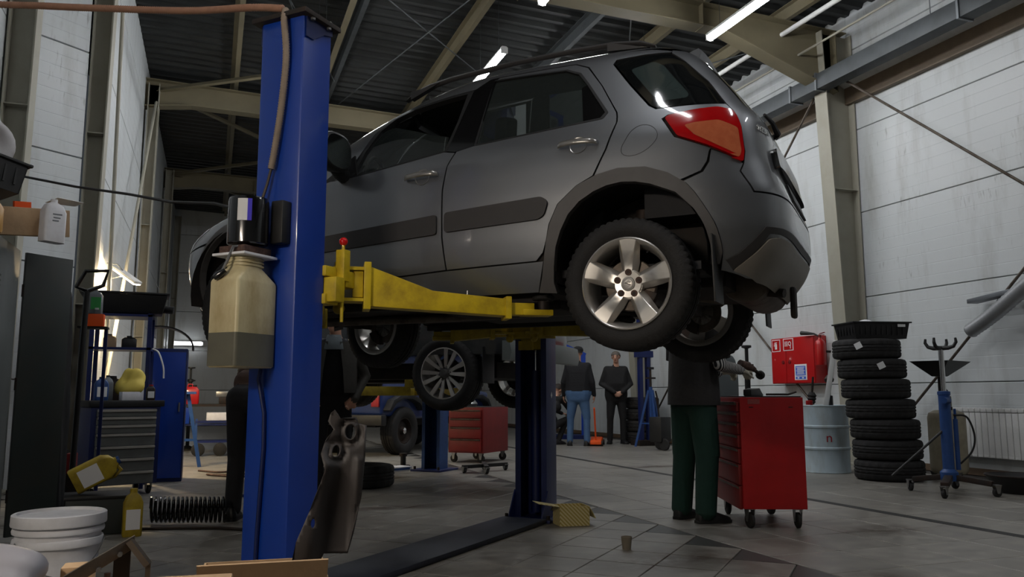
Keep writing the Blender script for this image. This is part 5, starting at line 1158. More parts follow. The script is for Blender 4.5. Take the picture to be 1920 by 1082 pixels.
def standing(name, label, loc, rz, mats, H=1.76, spread=.11, arms=None, lean=0.0, hair=None, cap=None, head_turn=0.0, shoes=None, stout=1.0, head_down=0.0, voxel=.014, twist=0.0, baggy=1.0):
    """figure facing +y local. mats: skin, top, trousers, sleeve. arms: list of (shoulder side, elbow, wrist, hand dir, palm normal, curl)"""
    s = H/1.76; t = thing(name, label, 'person', loc, rz); B = []; g = stout
    hip = .93*s; sh = 1.43*s
    for q in (-1, 1):
        an = V3(q*spread, -.02, .09*s); kn = V3(q*(spread*.95), .015, .50*s); hp = V3(q*.085, 0, hip)
        B += [(an, kn, .062*s*baggy, .070*s*baggy, 2), (kn, hp, .073*s*baggy, .098*s*max(g, baggy*.95), 2)]
    L = lean
    prof = [(.86, 0, .07, .100*g), (.93, 0, .075, .108*g), (1.02, .01+L*.2, .07, .110*g), (1.14, .015*g+L*.4, .068, .114*g), (1.30, L*.8, .09, .116), (1.38, -.005+L*.95, .12, .095), (1.43, -.01+L, .145, .070)]
    for (z0, y0, w0, r0), (z1, y1, w1, r1) in zip(prof[:-1], prof[1:]):
        for q in range(4):
            t_ = q/4; z, y, w_, r_ = (u+(v-u)*t_ for u, v in zip((z0, y0, w0, r0), (z1, y1, w1, r1)))
            B.append((V3(-w_*g, y, z*s), V3(w_*g, y, z*s), r_*s, r_*s, 2 if z < .97 else 1))
    B += [(V3(0, -.01+L, 1.42*s), V3(0, .0+L, 1.50*s), .07*s, .058*s, 1)]
    hc = V3(0, .035+L*1.15, 1.645*s-head_down*.05); f = Vector((math.sin(head_turn), math.cos(head_turn), -head_down))
    B += head_bones(hc, f, 0, s)
    arms = arms or [(-1, (-.27, -.03, 1.13), (-.28, .06, .90), (0, .15, -1), (1, 0, 0), .35), (1, (.27, -.03, 1.13), (.28, .06, .90), (0, .15, -1), (-1, 0, 0), .35)]
    for sd, el, wr, hd, pn, cu in arms:
        shd = V3(sd*.185*s, -.01+L, sh-.02); el, wr = Vector(el)*s, Vector(wr)*s
        B += [(shd, el, .064*s, .050*s, 3), (el, wr, .050*s, .040*s, 3)]; B += hand_bones(wr, hd, pn, cu, s*(1.2 if len(mats) > 4 else 1.0), 4 if len(mats) > 4 else 0)
    me = body_mesh(name, B, mats, voxel); link('body', me, t)
    face_bits(t, hc, f, s, hair, cap)
    for q in (-1, 1): shoe(t, (q*spread, -.02, 0), (q*.25, 1), shoes or M['black'], s)
    return t
C_ = lambda n, c, **k: mat('cloth_'+n, c, .85, noise=.45, nscale=7, bump=.35, bscale=26, **k)
hairm = mat('hair_dark', (44, 36, 30), .7, noise=.4, nscale=60); hairg = mat('hair_grey', (92, 84, 76), .7, noise=.4, nscale=60)
# mechanic in green trousers at the trolley: local +y = facing
mech_mats = [M['skin'], C_('vest', (44, 42, 42)), C_('green', (16, 50, 42)), C_('striped', (30, 30, 32)), mat('glove', (196, 188, 172), .85, noise=.6, nscale=20)]
def stripes(m):
    nt = m.node_tree; b = nt.nodes['Principled BSDF']; g = nt.nodes.new('ShaderNodeTexCoord'); wv = nt.nodes.new('ShaderNodeTexWave'); wv.inputs['Scale'].default_value = 16; wv.bands_direction = 'Y'; wv.inputs['Distortion'].default_value = .4
    nt.links.new(g.outputs['Object'], wv.inputs['Vector']); r = nt.nodes.new('ShaderNodeValToRGB'); r.color_ramp.elements[0].color = lin((24, 24, 28)); r.color_ramp.elements[1].color = lin((190, 188, 186)); r.color_ramp.elements[0].position = .5; r.color_ramp.elements[1].position = .56
    nt.links.new(wv.outputs['Fac'], r.inputs['Fac']); nt.links.new(r.outputs['Color'], b.inputs['Base Color'])
stripes(mech_mats[3])
mech = standing('person', 'mechanic in dark vest, striped sleeves and green trousers working at the tall red trolley', (3.45, 5.42, 0), R(-80), mech_mats, 1.80, .13,
    [(-1, (-.22, .16, 1.18), (-.10, .36, 1.085), (.25, 1, .06), (.3, 0, -1), .75), (1, (.265, .03, 1.125), (.215, .275, 1.095), (-.25, 1, .02), (-.5, 0, -1), .7)], lean=.05, hair=hairm, head_down=.6, voxel=.009, baggy=1.32, stout=1.12, shoes=mat('trainer', (18, 18, 20), .6))
for q in (-1, 1):   # short vest sleeves and white tick marks on the trainers
    k = MB(); k.tube([(q*.19, .03, 1.455), (q*.225, .05, 1.33), (q*.25, .055, 1.20)], [.088, .082, .074], 14); k.build('vest_sleeve', mech_mats[1], mech)
    a = q*.13+(.05 if q > 0 else -.05)
    k = MB(); k.prism([(.02, .030), (.115, .060), (.05, .044), (.0, .062)], .004, 'x', q*.13+q*.049); k.build('shoe_mark', M['paper'], mech)
k = MB(); k.rings([[(-.13, -.115, 1.36), (.13, -.115, 1.36), (.13, -.09, 1.36), (-.13, -.09, 1.36)], [(-.12, -.105, 1.52), (.12, -.105, 1.52), (.12, -.05, 1.53), (-.12, -.05, 1.53)]]); k.build('shoulder_panel', C_('panel_brown', (100, 84, 78)), mech, bevel=.02)
k = MB(); rs = []
for z, a, b in ((.84, .215, .185), (.95, .21, .18), (1.1, .205, .17), (1.25, .20, .16)): rs.append([(a*math.cos(q), b*math.sin(q)+.01, z*1.02) for q in (2*math.pi*i/28 for i in range(28))])
k.rings(rs, True, False); k.build('vest_hem', mech_mats[1], mech, ang=60)
# the ball joint he holds
bj = thing('ball_joint', 'rusty car part with a black rubber end held in the mechanic\'s white gloves', 'car part', (3.88, 5.27, 1.115), R(-65))
k = MB(); k.tube([(-.02, -.13, .055), (0, -.05, .035), (0, .05, .01)], [.028, .032, .020], 12); k.build('arm', M['rust'], bj); k = MB(); k.cyl((0, .04, .012), (0, .13, -.025), .014, 10); k.build('pin', M['iron'], bj); k = MB(); k.lathe([(0, -.02), (.03, -.02), (.036, 0), (.03, .02), (0, .02)], 16, (0, .14, -.03), 'y'); k.build('rubber_end', M['rubber'], bj)
# man between the cars, arms at his back
standing('person', 'man in dark bib overalls and grey jacket standing behind the blue post, looking aside', (1.02, 7.45, 0), R(172), [M['skin'], C_('bib', (22, 22, 26)), C_('trousers_dark', (26, 26, 30)), C_('jacket_grey', (66, 64, 60))], 1.70, .12,
    [(-1, (-.30, -.06, 1.14), (-.20, .10, .93), (.6, .2, -.7), (0, 1, 0), .6), (1, (.30, -.06, 1.14), (.20, .10, .93), (-.6, .2, -.7), (0, 1, 0), .6)], hair=hairm, head_turn=.5, cap=mat('cap_black', (14, 14, 15), .8))
j1 = bpy.data.objects['person.001']
for q in (-1, 1):
    k = MB(); k.rings([[(q*.05, .135, 1.40), (q*.20, .06, 1.41), (q*.21, -.04, 1.40), (q*.19, -.02, 1.37), (q*.07, .10, 1.37)], [(q*.085, .155, 1.15), (q*.20, .09, 1.15), (q*.215, -.05, 1.15), (q*.19, -.05, 1.15), (q*.10, .12, 1.15)], [(q*.10, .165, .95), (q*.205, .10, .95), (q*.22, -.05, .95), (q*.20, -.05, .95), (q*.115, .13, .95)]]); k.build('jacket_front', C_('jacket_grey', (66, 64, 60)), j1, ang=70)
k = MB(); k.rings([[(-.07, .105, 1.44), (.07, .105, 1.44), (.06, .07, 1.47), (-.06, .07, 1.47)], [(-.085, .155, 1.33), (.085, .155, 1.33), (.085, .10, 1.33), (-.085, .10, 1.33)]]); k.build('shirt_front', C_('shirt', (104, 112, 116)), j1, bevel=.01)
# men in the background by the right wall
standing('person', 'man in black jacket and blue jeans seen from behind in the background', (6.44, 14.0, 0), R(-35), [M['skin'], C_('black_jacket', (16, 16, 20)), C_('jeans', (64, 92, 128), ), C_('black_jacket', (16, 16, 20))], 1.82, .16, hair=hairm, cap=mat('cap_black', (14, 14, 15), .8), stout=1.3)
standing('person', 'man in black overalls with hands folded, facing the camera in the background', (7.40, 14.33, 0), R(160), [M['skin'], C_('overall', (26, 25, 25)), C_('overall', (26, 25, 25)), C_('overall', (26, 25, 25))], 1.77, .13,
    [(-1, (-.29, .0, 1.14), (-.10, .20, .98), (.8, .1, -.5), (0, -1, 0), .5), (1, (.29, .0, 1.14), (.06, .21, .98), (-.8, .1, -.5), (0, -1, 0), .5)], hair=hairg, cap=None, head_turn=.25, stout=1.22)
# crouching man, mostly hidden
cm = thing('person', 'man in black crouching on the floor left of the man in jeans', 'person', (6.10, 14.55, 0), R(-60)); B = []
for q in (-1, 1):
    B += [(V3(q*.12, .10, .09), V3(q*.15, .32, .46), .055, .065, 2), (V3(q*.15, .32, .46), V3(q*.09, -.12, .32), .07, .09, 2), (V3(q*.17, .14, .86), V3(q*.20, .34, .66), .06, .05, 3), (V3(q*.20, .34, .66), V3(q*.10, .50, .58), .05, .04, 3)]; B += hand_bones(V3(q*.10, .50, .58), (-q*.4, 1, -.2), (0, 0, -1), .5)
B += [(V3(-.07, -.12, .30), V3(.07, -.12, .30), .11, .11, 2), (V3(-.06, -.05, .48), V3(.06, -.05, .48), .115, .115, 1), (V3(-.08, .06, .70), V3(.08, .06, .70), .118, .118, 1), (V3(-.13, .14, .84), V3(.13, .14, .84), .072, .072, 1)]
hc = V3(0, .26, 1.02); B += head_bones(hc, (.2, 1, -.35), 0)
B += [(V3(0, .15, .86), V3(0, .22, .94), .06, .055, 0)]
link('body', body_mesh('crouching', B, [M['skin'], C_('overall', (26, 25, 25)), C_('overall', (26, 25, 25)), C_('overall', (26, 25, 25))]), cm); face_bits(cm, hc, (.2, 1, -.35), 1.0, hairm)
for q in (-1, 1): shoe(cm, (q*.12, .08, 0), (q*.2, 1), M['black'])
# person bending under the front of the car, left of the blue post
bp_ = thing('person', 'person in black trousers bending forward, half hidden behind the left of the blue post', 'person', (.30, 6.60, 0), R(-25)); B = []
for q in (-1, 1):
    B += [(V3(q*.11, -.02, .09), V3(q*.115, .03, .49), .066, .074, 2), (V3(q*.115, .03, .49), V3(q*.09, -.05, .88), .078, .098, 2), (V3(q*.19, .36, 1.22), V3(q*.25, .32, .98), .058, .046, 3), (V3(q*.25, .32, .98), V3(q*.24, .30, .76), .044, .036, 0)]; B += hand_bones(V3(q*.24, .30, .76), (0, .1, -1), (-q, 0, 0), .5)
B += [(V3(-.07, -.05, .90), V3(.07, -.05, .90), .112, .112, 2), (V3(-.06, .06, 1.02), V3(.06, .06, 1.02), .115, .115, 1), (V3(-.08, .22, 1.15), V3(.08, .22, 1.15), .115, .115, 1), (V3(-.14, .36, 1.22), V3(.14, .36, 1.22), .07, .07, 1)]
hc = V3(0, .55, 1.24); B += head_bones(hc, (0, .8, -.6), 0); B += [(V3(0, .36, 1.22), V3(0, .48, 1.24), .06, .055, 0)]
link('body', body_mesh('bending', B, [M['skin'], C_('brown_top', (70, 52, 44)), C_('trousers_dark', (26, 26, 30)), C_('brown_top', (70, 52, 44))]), bp_); face_bits(bp_, hc, (0, .8, -.6), 1.0, hairm)
for q in (-1, 1): shoe(bp_, (q*.11, -.02, 0), (q*.2, 1), M['black'])
# ================================================================== background vehicles and gear
# ---- second lift with an SUV
def plain_post(label, loc, rz, H=2.72):
    t = thing('lift_post', label, 'car lift', (loc[0], loc[1], 0), rz)
    sec = [(-.10, .13), (-.10, -.13), (.10, -.13), (.10, -.085), (.094, -.085), (.094, -.122), (-.092, -.122), (-.092, .122), (.094, .122), (.094, .085), (.10, .085), (.10, .13)]
    k = MB(); k.rings([[(x, y, z) for x, y in sec] for z in (.02, H)]); k.build('column', M['blue_lift'], t, ang=35)
    k = MB(); k.box((0, 0, .012), (.46, .42, .024)); k.build('base_plate', M['blue_dark'], t, bevel=.003)
    for sy in (-1, 1): k = MB(); k.cyl((.19, sy*.17, .02), (.19, sy*.17, .06), .016, 8); k.build('anchor_bolt', M['iron'], t)
    k = MB(); k.box((.05, 0, 1.0), (.14, .18, .3)); k.build('carriage', M['yellow_old'], t)
    k = MB(); k.bar((.14, -.34, .97), (.14, .34, .97), .07, .09); k.build('carriage_crossbar', M['yellow_old'], t, bevel=.005)
    return t
L2N, L2F = (.62, 8.09), (2.66, 10.08)
p2 = plain_post('dark blue post of the second lift in front of the blue off-roader', L2F, LIFT_RZ+math.pi)
p3 = plain_post('second lift\'s near post, hidden behind the tall blue post', L2N, LIFT_RZ)
for pt, loc, fl in ((p2, L2F, True), (p3, L2N, False)):
    for sx in (-.75, .75):
        a = Vector((1.79, 9.06)); c, s = math.cos(CAR_RZ), math.sin(CAR_RZ); sy = -.62 if fl else .62
        tip = to_post(loc, fl, a.x+c*sx-s*sy, a.y+s*sx+c*sy)
        k = MB(); k.bar((.2, .2*math.copysign(1, tip[1]), .97), (tip[0], tip[1], .97), .10, .09); k.cyl((tip[0], tip[1], 1.0), (tip[0], tip[1], 1.085), .05, 14); k.build('swing_arm', M['yellow_old'], pt, bevel=.005)
suv = thing('suv', 'dark off-road wagon raised on the second lift behind the grey car, alloy wheel in view', 'car', (1.79, 9.06, .85), CAR_RZ)
M['suv_paint'] = mat('suv_paint', (58, 60, 60), .35, metal=.4, coat=.6)
def loft_body(zs, scale, lo, m, name, parent):
    k = MB(); k.rings([[Vector((SP(a*4.0, z).x*scale[0]-.24, SP(a*4.0, z).y*scale[1], lo+(z-.2)*scale[2])) for a in range(90)] for z in zs]); return k.build(name, m, parent, ang=50)
loft_body([.42, .5, .6, .7, .8, .9, .97, 1.05], (.88, 1.02, 1.1), .22, M['suv_paint'], 'body', suv)
loft_body([1.05, 1.15, 1.3, 1.45, 1.5], (.88, 1.02, 1.1), .22, M['tint_dark'], 'glasshouse', suv)
loft_body([1.5, 1.545, 1.58, 1.60, 1.607], (.88, 1.02, 1.1), .22, M['suv_paint'], 'roof', suv)
k = MB(); k.box((-.25, 0, .32), (2.9, 1.1, .16)); k.box((-.2, 0, .25), (1.6, .7, .08)); k.build('chassis', M['under'], suv, bevel=.02)
k = MB(); k.rings([[(-1.98+.10*abs(y)**2, y, .40), (-2.10+.16*abs(y)**2, y, .40), (-2.12+.16*abs(y)**2, y, .47), (-2.10+.16*abs(y)**2, y, .58), (-1.98+.1*abs(y)**2, y, .58)] for y in (-.86, -.6, -.3, 0, .3, .6, .86)]); k.build('rear_bumper', mat('bumper_grey', (112, 118, 116), .45, metal=.3, noise=.3), suv, ang=40)
k = MB(); k.box((1.46, 0, .50), (.22, 1.62, .24)); k.build('front_bumper', mat('bumper_grey', (112, 118, 116), .45), suv, bevel=.06)
def suv_wheel(x, y, side):
    w_ = link('wheel', None, suv); w_.location = (x, y, .285); w_.rotation_euler = (0, 0, 0 if side > 0 else math.pi)
    tyre('tyre', w_, .352, .240, .24, M['rubber'], 48)
    k = MB(); k.lathe([(.246, .09), (.246, .10), (.236, .10), (.222, .05), (.21, -.09), (.22, -.09), (.23, .05)], 40, (0, 0, 0), 'y', cap=False); k.build('rim', M['alloy'], w_, ang=40)
    for i in range(6):
        for da in (-11, 11):
            a = R(60*i+20); d = Vector((math.cos(a), 0, math.sin(a))); t = Vector((-math.sin(a), 0, math.cos(a))); sg = 1 if da > 0 else -1; k = MB(); rs = []
            for r, o, wd, y_ in ((.05, .020, .026, .07), (.11, .034, .034, .078), (.17, .052, .040, .088), (.236, .072, .046, .098)): rs.append([d*r+t*(sg*o-wd/2)+V3(0, y_-.02, 0), d*r+t*(sg*o-wd/2)+V3(0, y_, 0), d*r+t*(sg*o+wd/2)+V3(0, y_, 0), d*r+t*(sg*o+wd/2)+V3(0, y_-.02, 0)])
            k.rings(rs); k.build('spoke', M['alloy'], w_, ang=25)
    k = MB(); k.lathe([(0, .10), (.035, .098), (.05, .085), (.06, .06), (.075, .05), (.08, 0), (0, 0)], 24, (0, 0, 0), 'y'); k.build('hub_cap', M['alloy_dark'], w_, ang=35)
    for i in range(6): a = R(60*i+50); k = MB(); k.cyl((.062*math.cos(a), .05, .062*math.sin(a)), (.062*math.cos(a), .085, .062*math.sin(a)), .010, 6); k.build('wheel_nut', M['steel'], w_)
    k = MB(); k.lathe([(0, .0), (.15, .0), (.15, .012), (0, .012)], 30, (0, 0, 0), 'y'); k.build('brake_disc', M['iron'], w_)
for x in (-1.29, .95):
    for s in (-1, 1): suv_wheel(x, s*.78, s)
for s in (-1, 1):
    k = MB(); k.box((-1.70, s*.74, .36), (.012, .24, .34)); k.build('mud_flap', M['black'], suv, bevel=.003)
    k = MB(); k.cyl((-1.18, s*.5, .3), (-1.1, s*.48, .62), .03, 10); k.build('shock_absorber', M['iron'], suv)
k = MB(); k.bar((-1.29, -.7, .285), (-1.29, .7, .285), .11, .10); k.build('rear_axle', M['under'], suv, bevel=.02)
# ---- blue off-roader on the floor
jp = thing('off_roader', 'blue boxy off-roader on black tyres parked behind the second lift', 'car', (2.62, 13.10, 0), R(44)); M['jeep'] = mat('jeep_blue', (24, 44, 92), .3, coat=.6)
# local x forward (away from the camera), right side faces the camera
k = MB(); k.prism([(-.55, .62), (.1, .55), (1.3, .55), (1.9, .58), (2.9, .60), (2.95, .98), (1.75, 1.12), (1.65, 1.18), (-.55, 1.18)], 1.36, 'y', -.68+.35); k.build('body', M['jeep'], jp, bevel=.05, seg=3)
k = MB(); k.prism([(-.5, 1.18), (1.45, 1.18), (1.2, 1.75), (-.5, 1.78)], 1.26, 'y', -.63+.35); k.build('hard_top', M['black'], jp, bevel=.05)
for y in (-.40+.35-.24, .35+.64):
    for x in (.0, 2.35):
        w_ = link('wheel', None, jp); w_.location = (x, y, .375); w_.rotation_euler = (0, 0, math.pi if y < .3 else 0)
        tyre('tyre', w_, .375, .205, .26, M['rubber'], 30)
        k = MB(); k.lathe([(.21, .08), (.21, .10), (.19, .10), (.17, .03), (.07, .05), (.05, .10), (0, .10)], 28, (0, 0, 0), 'y', cap=False); k.build('rim', M['iron'], w_, ang=30); k = MB(); k.lathe([(0, .125), (.03, .12), (.05, .105), (.05, .06), (0, .06)], 16, (0, 0, 0), 'y'); k.build('hub_cap', M['chrome'], w_)
        k = MB(); k.prism([(x-.52, .70), (x-.40, .86), (x-.15, .94), (x+.15, .94), (x+.40, .86), (x+.52, .70), (x+.46, .68), (x+.34, .80), (x+.13, .87), (x-.13, .87), (x-.34, .80), (x-.46, .68)], .22, 'y', (y-.17) if y < .3 else (y-.05)); k.build('fender_flare', M['black'], jp, bevel=.01)
k = MB(); k.box((-.62, .35, .55), (.14, 1.55, .16)); k.build('rear_bumper', M['black'], jp, bevel=.02)
k = MB(); k.box((.55, -.345, .90), (.06, .03, .10)); k.build('side_marker', mat('marker_orange', (210, 90, 26), .3), jp, bevel=.01)
k = MB(); k.box((.2, -.335, 1.05), (1.3, .01, .03)); k.build('side_trim', M['chrome'], jp)
for y in (-.22, .92): k = MB(); k.box((-.565, y, .86), (.03, .14, .22)); k.build('tail_lamp', M['lamp_red'], jp, bevel=.01)
k = MB(); k.box((1.2, .35, .50), (3.0, .8, .14)); k.build('chassis', M['under'], jp)
# ---- low red trolley, loose tyre, boxes on the floor
t2 = tool_trolley('tool_trolley', 'low dark red tool cart in the background right of the second lift', (3.54, 10.83, 0), R(44), .78, .55, .76, (.12, .12, .16, .18), M['red_dark'], M['red_dark'])
k = MB(); k.lathe([(0, 0), (.13, 0), (.15, .04), (.11, .09), (.03, .11), (.02, .15), (0, .15)], 24); o = k.build('funnel', M['steel'], None, ang=30); o.location = (3.50, 11.45, .768); tag(o, 'bright steel funnel upturned on the low dark red cart', 'funnel')
o = link('tyre', TY, None); o.location = (1.47, 8.62, .001); tag(o, 'single tyre lying on the floor behind the black plastic part', 'tyre')
for i, (x, y, w_, d_, h_, m_, lb) in enumerate(((2.20, 10.22, .34, .22, .05, M['white'], 'white and blue flat box on the floor below the second lift'), (1.90, 9.98, .30, .16, .04, M['cardboard'], 'flat brown box on the floor beside the white box'))):
    q = thing('flat_box', lb, 'box', (x, y, 0), R(30)); k = MB(); k.box((0, 0, h_/2), (w_, d_, h_)); k.build('carton', m_, q, bevel=.004); k = MB(); k.box((0, -d_/2-.001, h_/2), (w_*.8, .003, h_*.5)); k.build('print', M['blue_lift'] if i == 0 else M['paper'], q)
bj2 = thing('bottle_jack', 'small black jack with a round saddle standing on the floor under the second lift', 'jack', (2.36, 10.52, 0)); k = MB(); k.box((0, 0, .02), (.16, .12, .04)); k.build('base', M['iron'], bj2); k = MB(); k.cyl((0, 0, .04), (0, 0, .15), .035, 14); k.build('cylinder', M['black'], bj2); k = MB(); k.cyl((0, 0, .15), (0, 0, .19), .05, 16); k.build('saddle', M['iron'], bj2)
dl = thing('dolly', 'low black cross-shaped dolly on the floor in front of the low red cart', 'dolly', (3.20, 9.70, 0), R(20))
for a in (0, 55): k = MB(); c, s = math.cos(R(a)), math.sin(R(a)); k.bar((-.34*c, -.34*s, .075), (.34*c, .34*s, .075), .05, .04); k.build('frame_bar', M['black'], dl)
for a in (0, 55, 180, 235): caster(dl, .32*math.cos(R(a)), .32*math.sin(R(a)), .026)
# ---- axle stand and gear by the men
ax = thing('axle_stand', 'tall blue tripod axle stand with a black saddle in the background', 'axle stand', (7.55, 13.25, 0))
for a in (20, 140, 260): k = MB(); c, s = math.cos(R(a)), math.sin(R(a)); k.bar((.04*c, .04*s, 1.02), (.30*c, .30*s, .0), .04, .04); k.build('leg', M['blue_lift'], ax)
k = MB(); k.cyl((0, 0, .45), (0, 0, 1.08), .032, 14); k.build('tube', M['blue_lift'], ax); k = MB(); k.cyl((0, 0, 1.0), (0, 0, 1.40), .02, 12); k.build('spindle', M['iron'], ax); k = MB(); k.bar((-.10, 0, 1.24), (.10, 0, 1.24), .03, .03); k.build('spindle_nut', M['iron'], ax); k = MB(); k.box((0, 0, 1.42), (.12, .06, .04)); k.build('saddle', M['black'], ax)
for a in (20, 140, 260): k = MB(); b = R(a+120); a_ = R(a); k.bar((.2*math.cos(a_), .2*math.sin(a_), .42), (.2*math.cos(b), .2*math.sin(b), .42), .02, .02); k.build('brace', M['blue_lift'], ax)
hp = thing('hydraulic_press', 'dark blue workshop hoist standing behind the blue axle stand', 'hoist', (7.80, 13.72, 0)); 
for x in (-.2, -.04): k = MB(); k.box((x, 0, 1.25), (.07, .09, 2.5)); k.build('upright', M['blue_dark'], hp)
k = MB(); k.box((-.12, 0, .05), (.42, .36, .1)); k.build('base', M['iron'], hp); k = MB(); k.box((-.12, 0, 1.7), (.35, .12, .12)); k.build('crossbeam', M['blue_dark'], hp)
hp2 = thing('engine_crane', 'blue folding engine crane between the two standing men', 'crane', (7.25, 15.5, 0), R(-25))
for y in (-.3, .3): k = MB(); k.bar((0, y*.5, .08), (-.9, y, .08), .08, .08); k.build('leg', M['blue_dark'], hp2)
k = MB(); k.bar((0, 0, .06), (0, 0, 1.75), .10, .10, up=(1, 0, 0)); k.build('mast', M['blue'], hp2); k = MB(); k.bar((.05, 0, 1.75), (-.7, 0, 2.1), .09, .09); k.build('boom', M['blue'], hp2); k = MB(); k.cyl((-.05, 0, .7), (-.4, 0, 1.9), .04, 12); k.build('ram', M['steel'], hp2)
fj = thing('floor_jack', 'orange trolley jack on the floor between the standing men', 'jack', (6.82, 14.02, 0), R(60))
k = MB(); k.prism([(-.3, .03), (.3, .03), (.3, .14), (.0, .16), (-.3, .09)], .2, 'y', -.1); k.build('chassis', M['orange'], fj, bevel=.01); k = MB(); k.bar((-.25, 0, .12), (-.55, 0, .70), .03, .03); k.build('handle', M['orange'], fj)
for x in (-.24, .24): k = MB(); k.cyl((x, -.13, .05), (x, .13, .05), .05, 16); k.build('wheel_pair', M['iron'], fj)
for i, lb in enumerate(('bottom tyre of the short dark stack by the far column', 'second tyre of the short dark stack by the far column', 'third tyre of the short dark stack by the far column', 'top tyre of the short dark stack by the far column')):
    o = link('tyre', TY, None); o.location = (7.95+.01*i, 14.35, .001+i*.2225); o.scale = (.9, .9, 1); o.rotation_euler = (0, 0, i*1.7); tag(o, lb, 'tyre', 'short tyre stack')
hc_ = thing('hand_cart', 'small cart with a black wheel behind the mechanic', 'cart', (7.30, 12.35, 0), R(25)); k = MB(); k.box((0, .1, .35), (.3, .25, .42)); k.build('case', M['black'], hc_, bevel=.02); k = MB(); k.lathe([(0, -.02), (.09, -.02), (.10, -.01), (.10, .01), (.09, .02), (0, .02)], 24, (-.1, -.05, .10), 'x'); k.build('wheel', M['rubber'], hc_); k2 = MB(); k2.lathe([(0, -.02), (.09, -.02), (.10, -.01), (.10, .01), (.09, .02), (0, .02)], 24, (.12, .2, .10), 'x'); k2.build('wheel', M['rubber'], hc_); k = MB(); k.tube([(.12, .2, .5), (.14, .25, .9), (.1, .25, 1.0)], .015, 8); k.build('handle', M['iron'], hc_)
ch = thing('chair', 'grey plastic chair with a rounded back behind the mechanic\'s hands', 'chair', (5.50, 7.95, 0), R(15))
k = MB(); rs = [[(.22*math.copysign(abs(math.cos(q))**.6, math.cos(q))*f, y, 1.02+.38*math.copysign(abs(math.sin(q))**.6, math.sin(q))*f) for q in (2*math.pi*i/24 for i in range(24))] for f, y in ((.9, -.02), (1, 0), (1, .03), (.9, .05))]; k.rings(rs); k.build('backrest', mat('chair_grey', (92, 98, 100), .6), ch, ang=50)
k = MB(); k.box((0, -.22, .62), (.42, .44, .06)); k.build('seat', M['black'], ch, bevel=.02); k = MB(); k.cyl((0, -.2, .1), (0, -.2, .6), .03, 12); k.build('pillar', M['iron'], ch)
for a in range(5): k = MB(); k.bar((0, -.2, .12), (.26*math.cos(R(72*a)), -.2+.26*math.sin(R(72*a)), .05), .04, .03); k.build('foot', M['black'], ch); 
for a in range(5): k = MB(); k.ball((.26*math.cos(R(72*a)), -.2+.26*math.sin(R(72*a)), .027), .026, 8); k.build('castor', M['rubber'], ch)
k = MB(); k.bar((0, .03, .7), (0, -.1, .62), .06, .015); k.build('back_bracket', M['iron'], ch)
js = thing('screw_jack', 'tall black screw jack standing behind the red trolley', 'jack', (6.20, 8.50, 0)); k = MB(); k.lathe([(0, 0), (.16, 0), (.16, .03), (.05, .08), (.035, .14), (.035, 1.25), (.045, 1.27), (.045, 1.33), (.022, 1.34), (.022, 1.50), (.06, 1.515), (.06, 1.54), (0, 1.545)], 24); k.build('stem', M['black'], js, ang=30); k = MB(); k.cyl((-.09, 0, 1.30), (.09, 0, 1.30), .012, 8); k.build('cross_handle', M['iron'], js)
# ================================================================== left side
# ---- steel locker with its door open, things on top
lk_ = thing('locker', 'grey steel locker at the left edge with its dark door standing open', 'locker', (-1.80, 5.06, 0))
M['locker'] = mat('locker_grey', (96, 100, 100), .5, noise=.4, nscale=4); M['locker_dark'] = mat('locker_green', (38, 46, 44), .5, noise=.6, nscale=4, rgb2=(54, 50, 44))
k = MB(); k.box((.30, .47, .93), (.60, .94, 1.86)); k.build('case', M['locker'], lk_, bevel=.005)
k = MB(); k.box((.612, .235, .95), (.02, .45, 1.78)); dr_ = k.build('door', M['locker'], lk_, bevel=.003)
for i in range(4): k = MB(); k.box((.625, .30, 1.62-.03*i), (.006, .10, .010)); k.build('louvre', M['black'], dr_)
k = MB(); k.M = Matrix.Translation((.63, .94, 0)) @ Matrix.Rotation(R(-46), 4, 'Z'); k.box((.0, .165, .95), (.02, .33, 1.80)); od_ = k.build('open_door', M['locker_dark'], lk_, bevel=.003)
for z in (.3, 1.0, 1.6): k = MB(); k.cyl((.63, .94, z-.04), (.63, .94, z+.04), .009, 8); k.build('hinge', M['iron'], od_)
bx = thing('parts_carton', 'shallow brown carton with a white label overhanging the locker top', 'carton', (-1.16, 5.80, 1.90), R(38)); bx.rotation_euler = (R(6), R(-7), R(38))
k = MB(); k.box((0, 0, .11), (.44, .30, .17)); k.build('box', M['cardboard'], bx, bevel=.004); k = MB(); k.box((.10, -.152, .13), (.13, .003, .065)); lb_ = k.build('label', M['paper'], bx)
k = MB(); k.box((.10, -.154, .155), (.10, .002, .010)); k.build('label_print', M['fire_red'], lb_); k = MB(); k.box((.10, -.154, .125), (.09, .002, .022)); k.build('label_bars', M['black'], lb_)
k = MB(); k.box((-.03, -.06, .21), (.10, .02, .05)); tg_ = k.build('orange_tag', M['orange'], bx)
jg = thing('white_jug', 'white plastic jug with black marks standing on the locker edge', 'jug', (-.965, 5.62, 1.862), R(45)); 
k = MB(); k.rings([[(x, y, z) for x, y in roundsq(0, 0, a, b, .02)] for z, a, b in ((0, .07, .04), (.19, .07, .04), (.23, .055, .03), (.25, .02, .02), (.27, .02, .02))]); k.build('bottle', M['white'], jg, ang=40); k = MB(); k.bar((-.03, -.041, .17), (.03, -.041, .175), .002, .008); k.bar((-.025, -.041, .15), (.02, -.041, .152), .002, .007); k.bar((-.03, -.041, .13), (.01, -.041, .133), .002, .008); k.build('marks', mat('marks', (120, 124, 130), .6), jg)
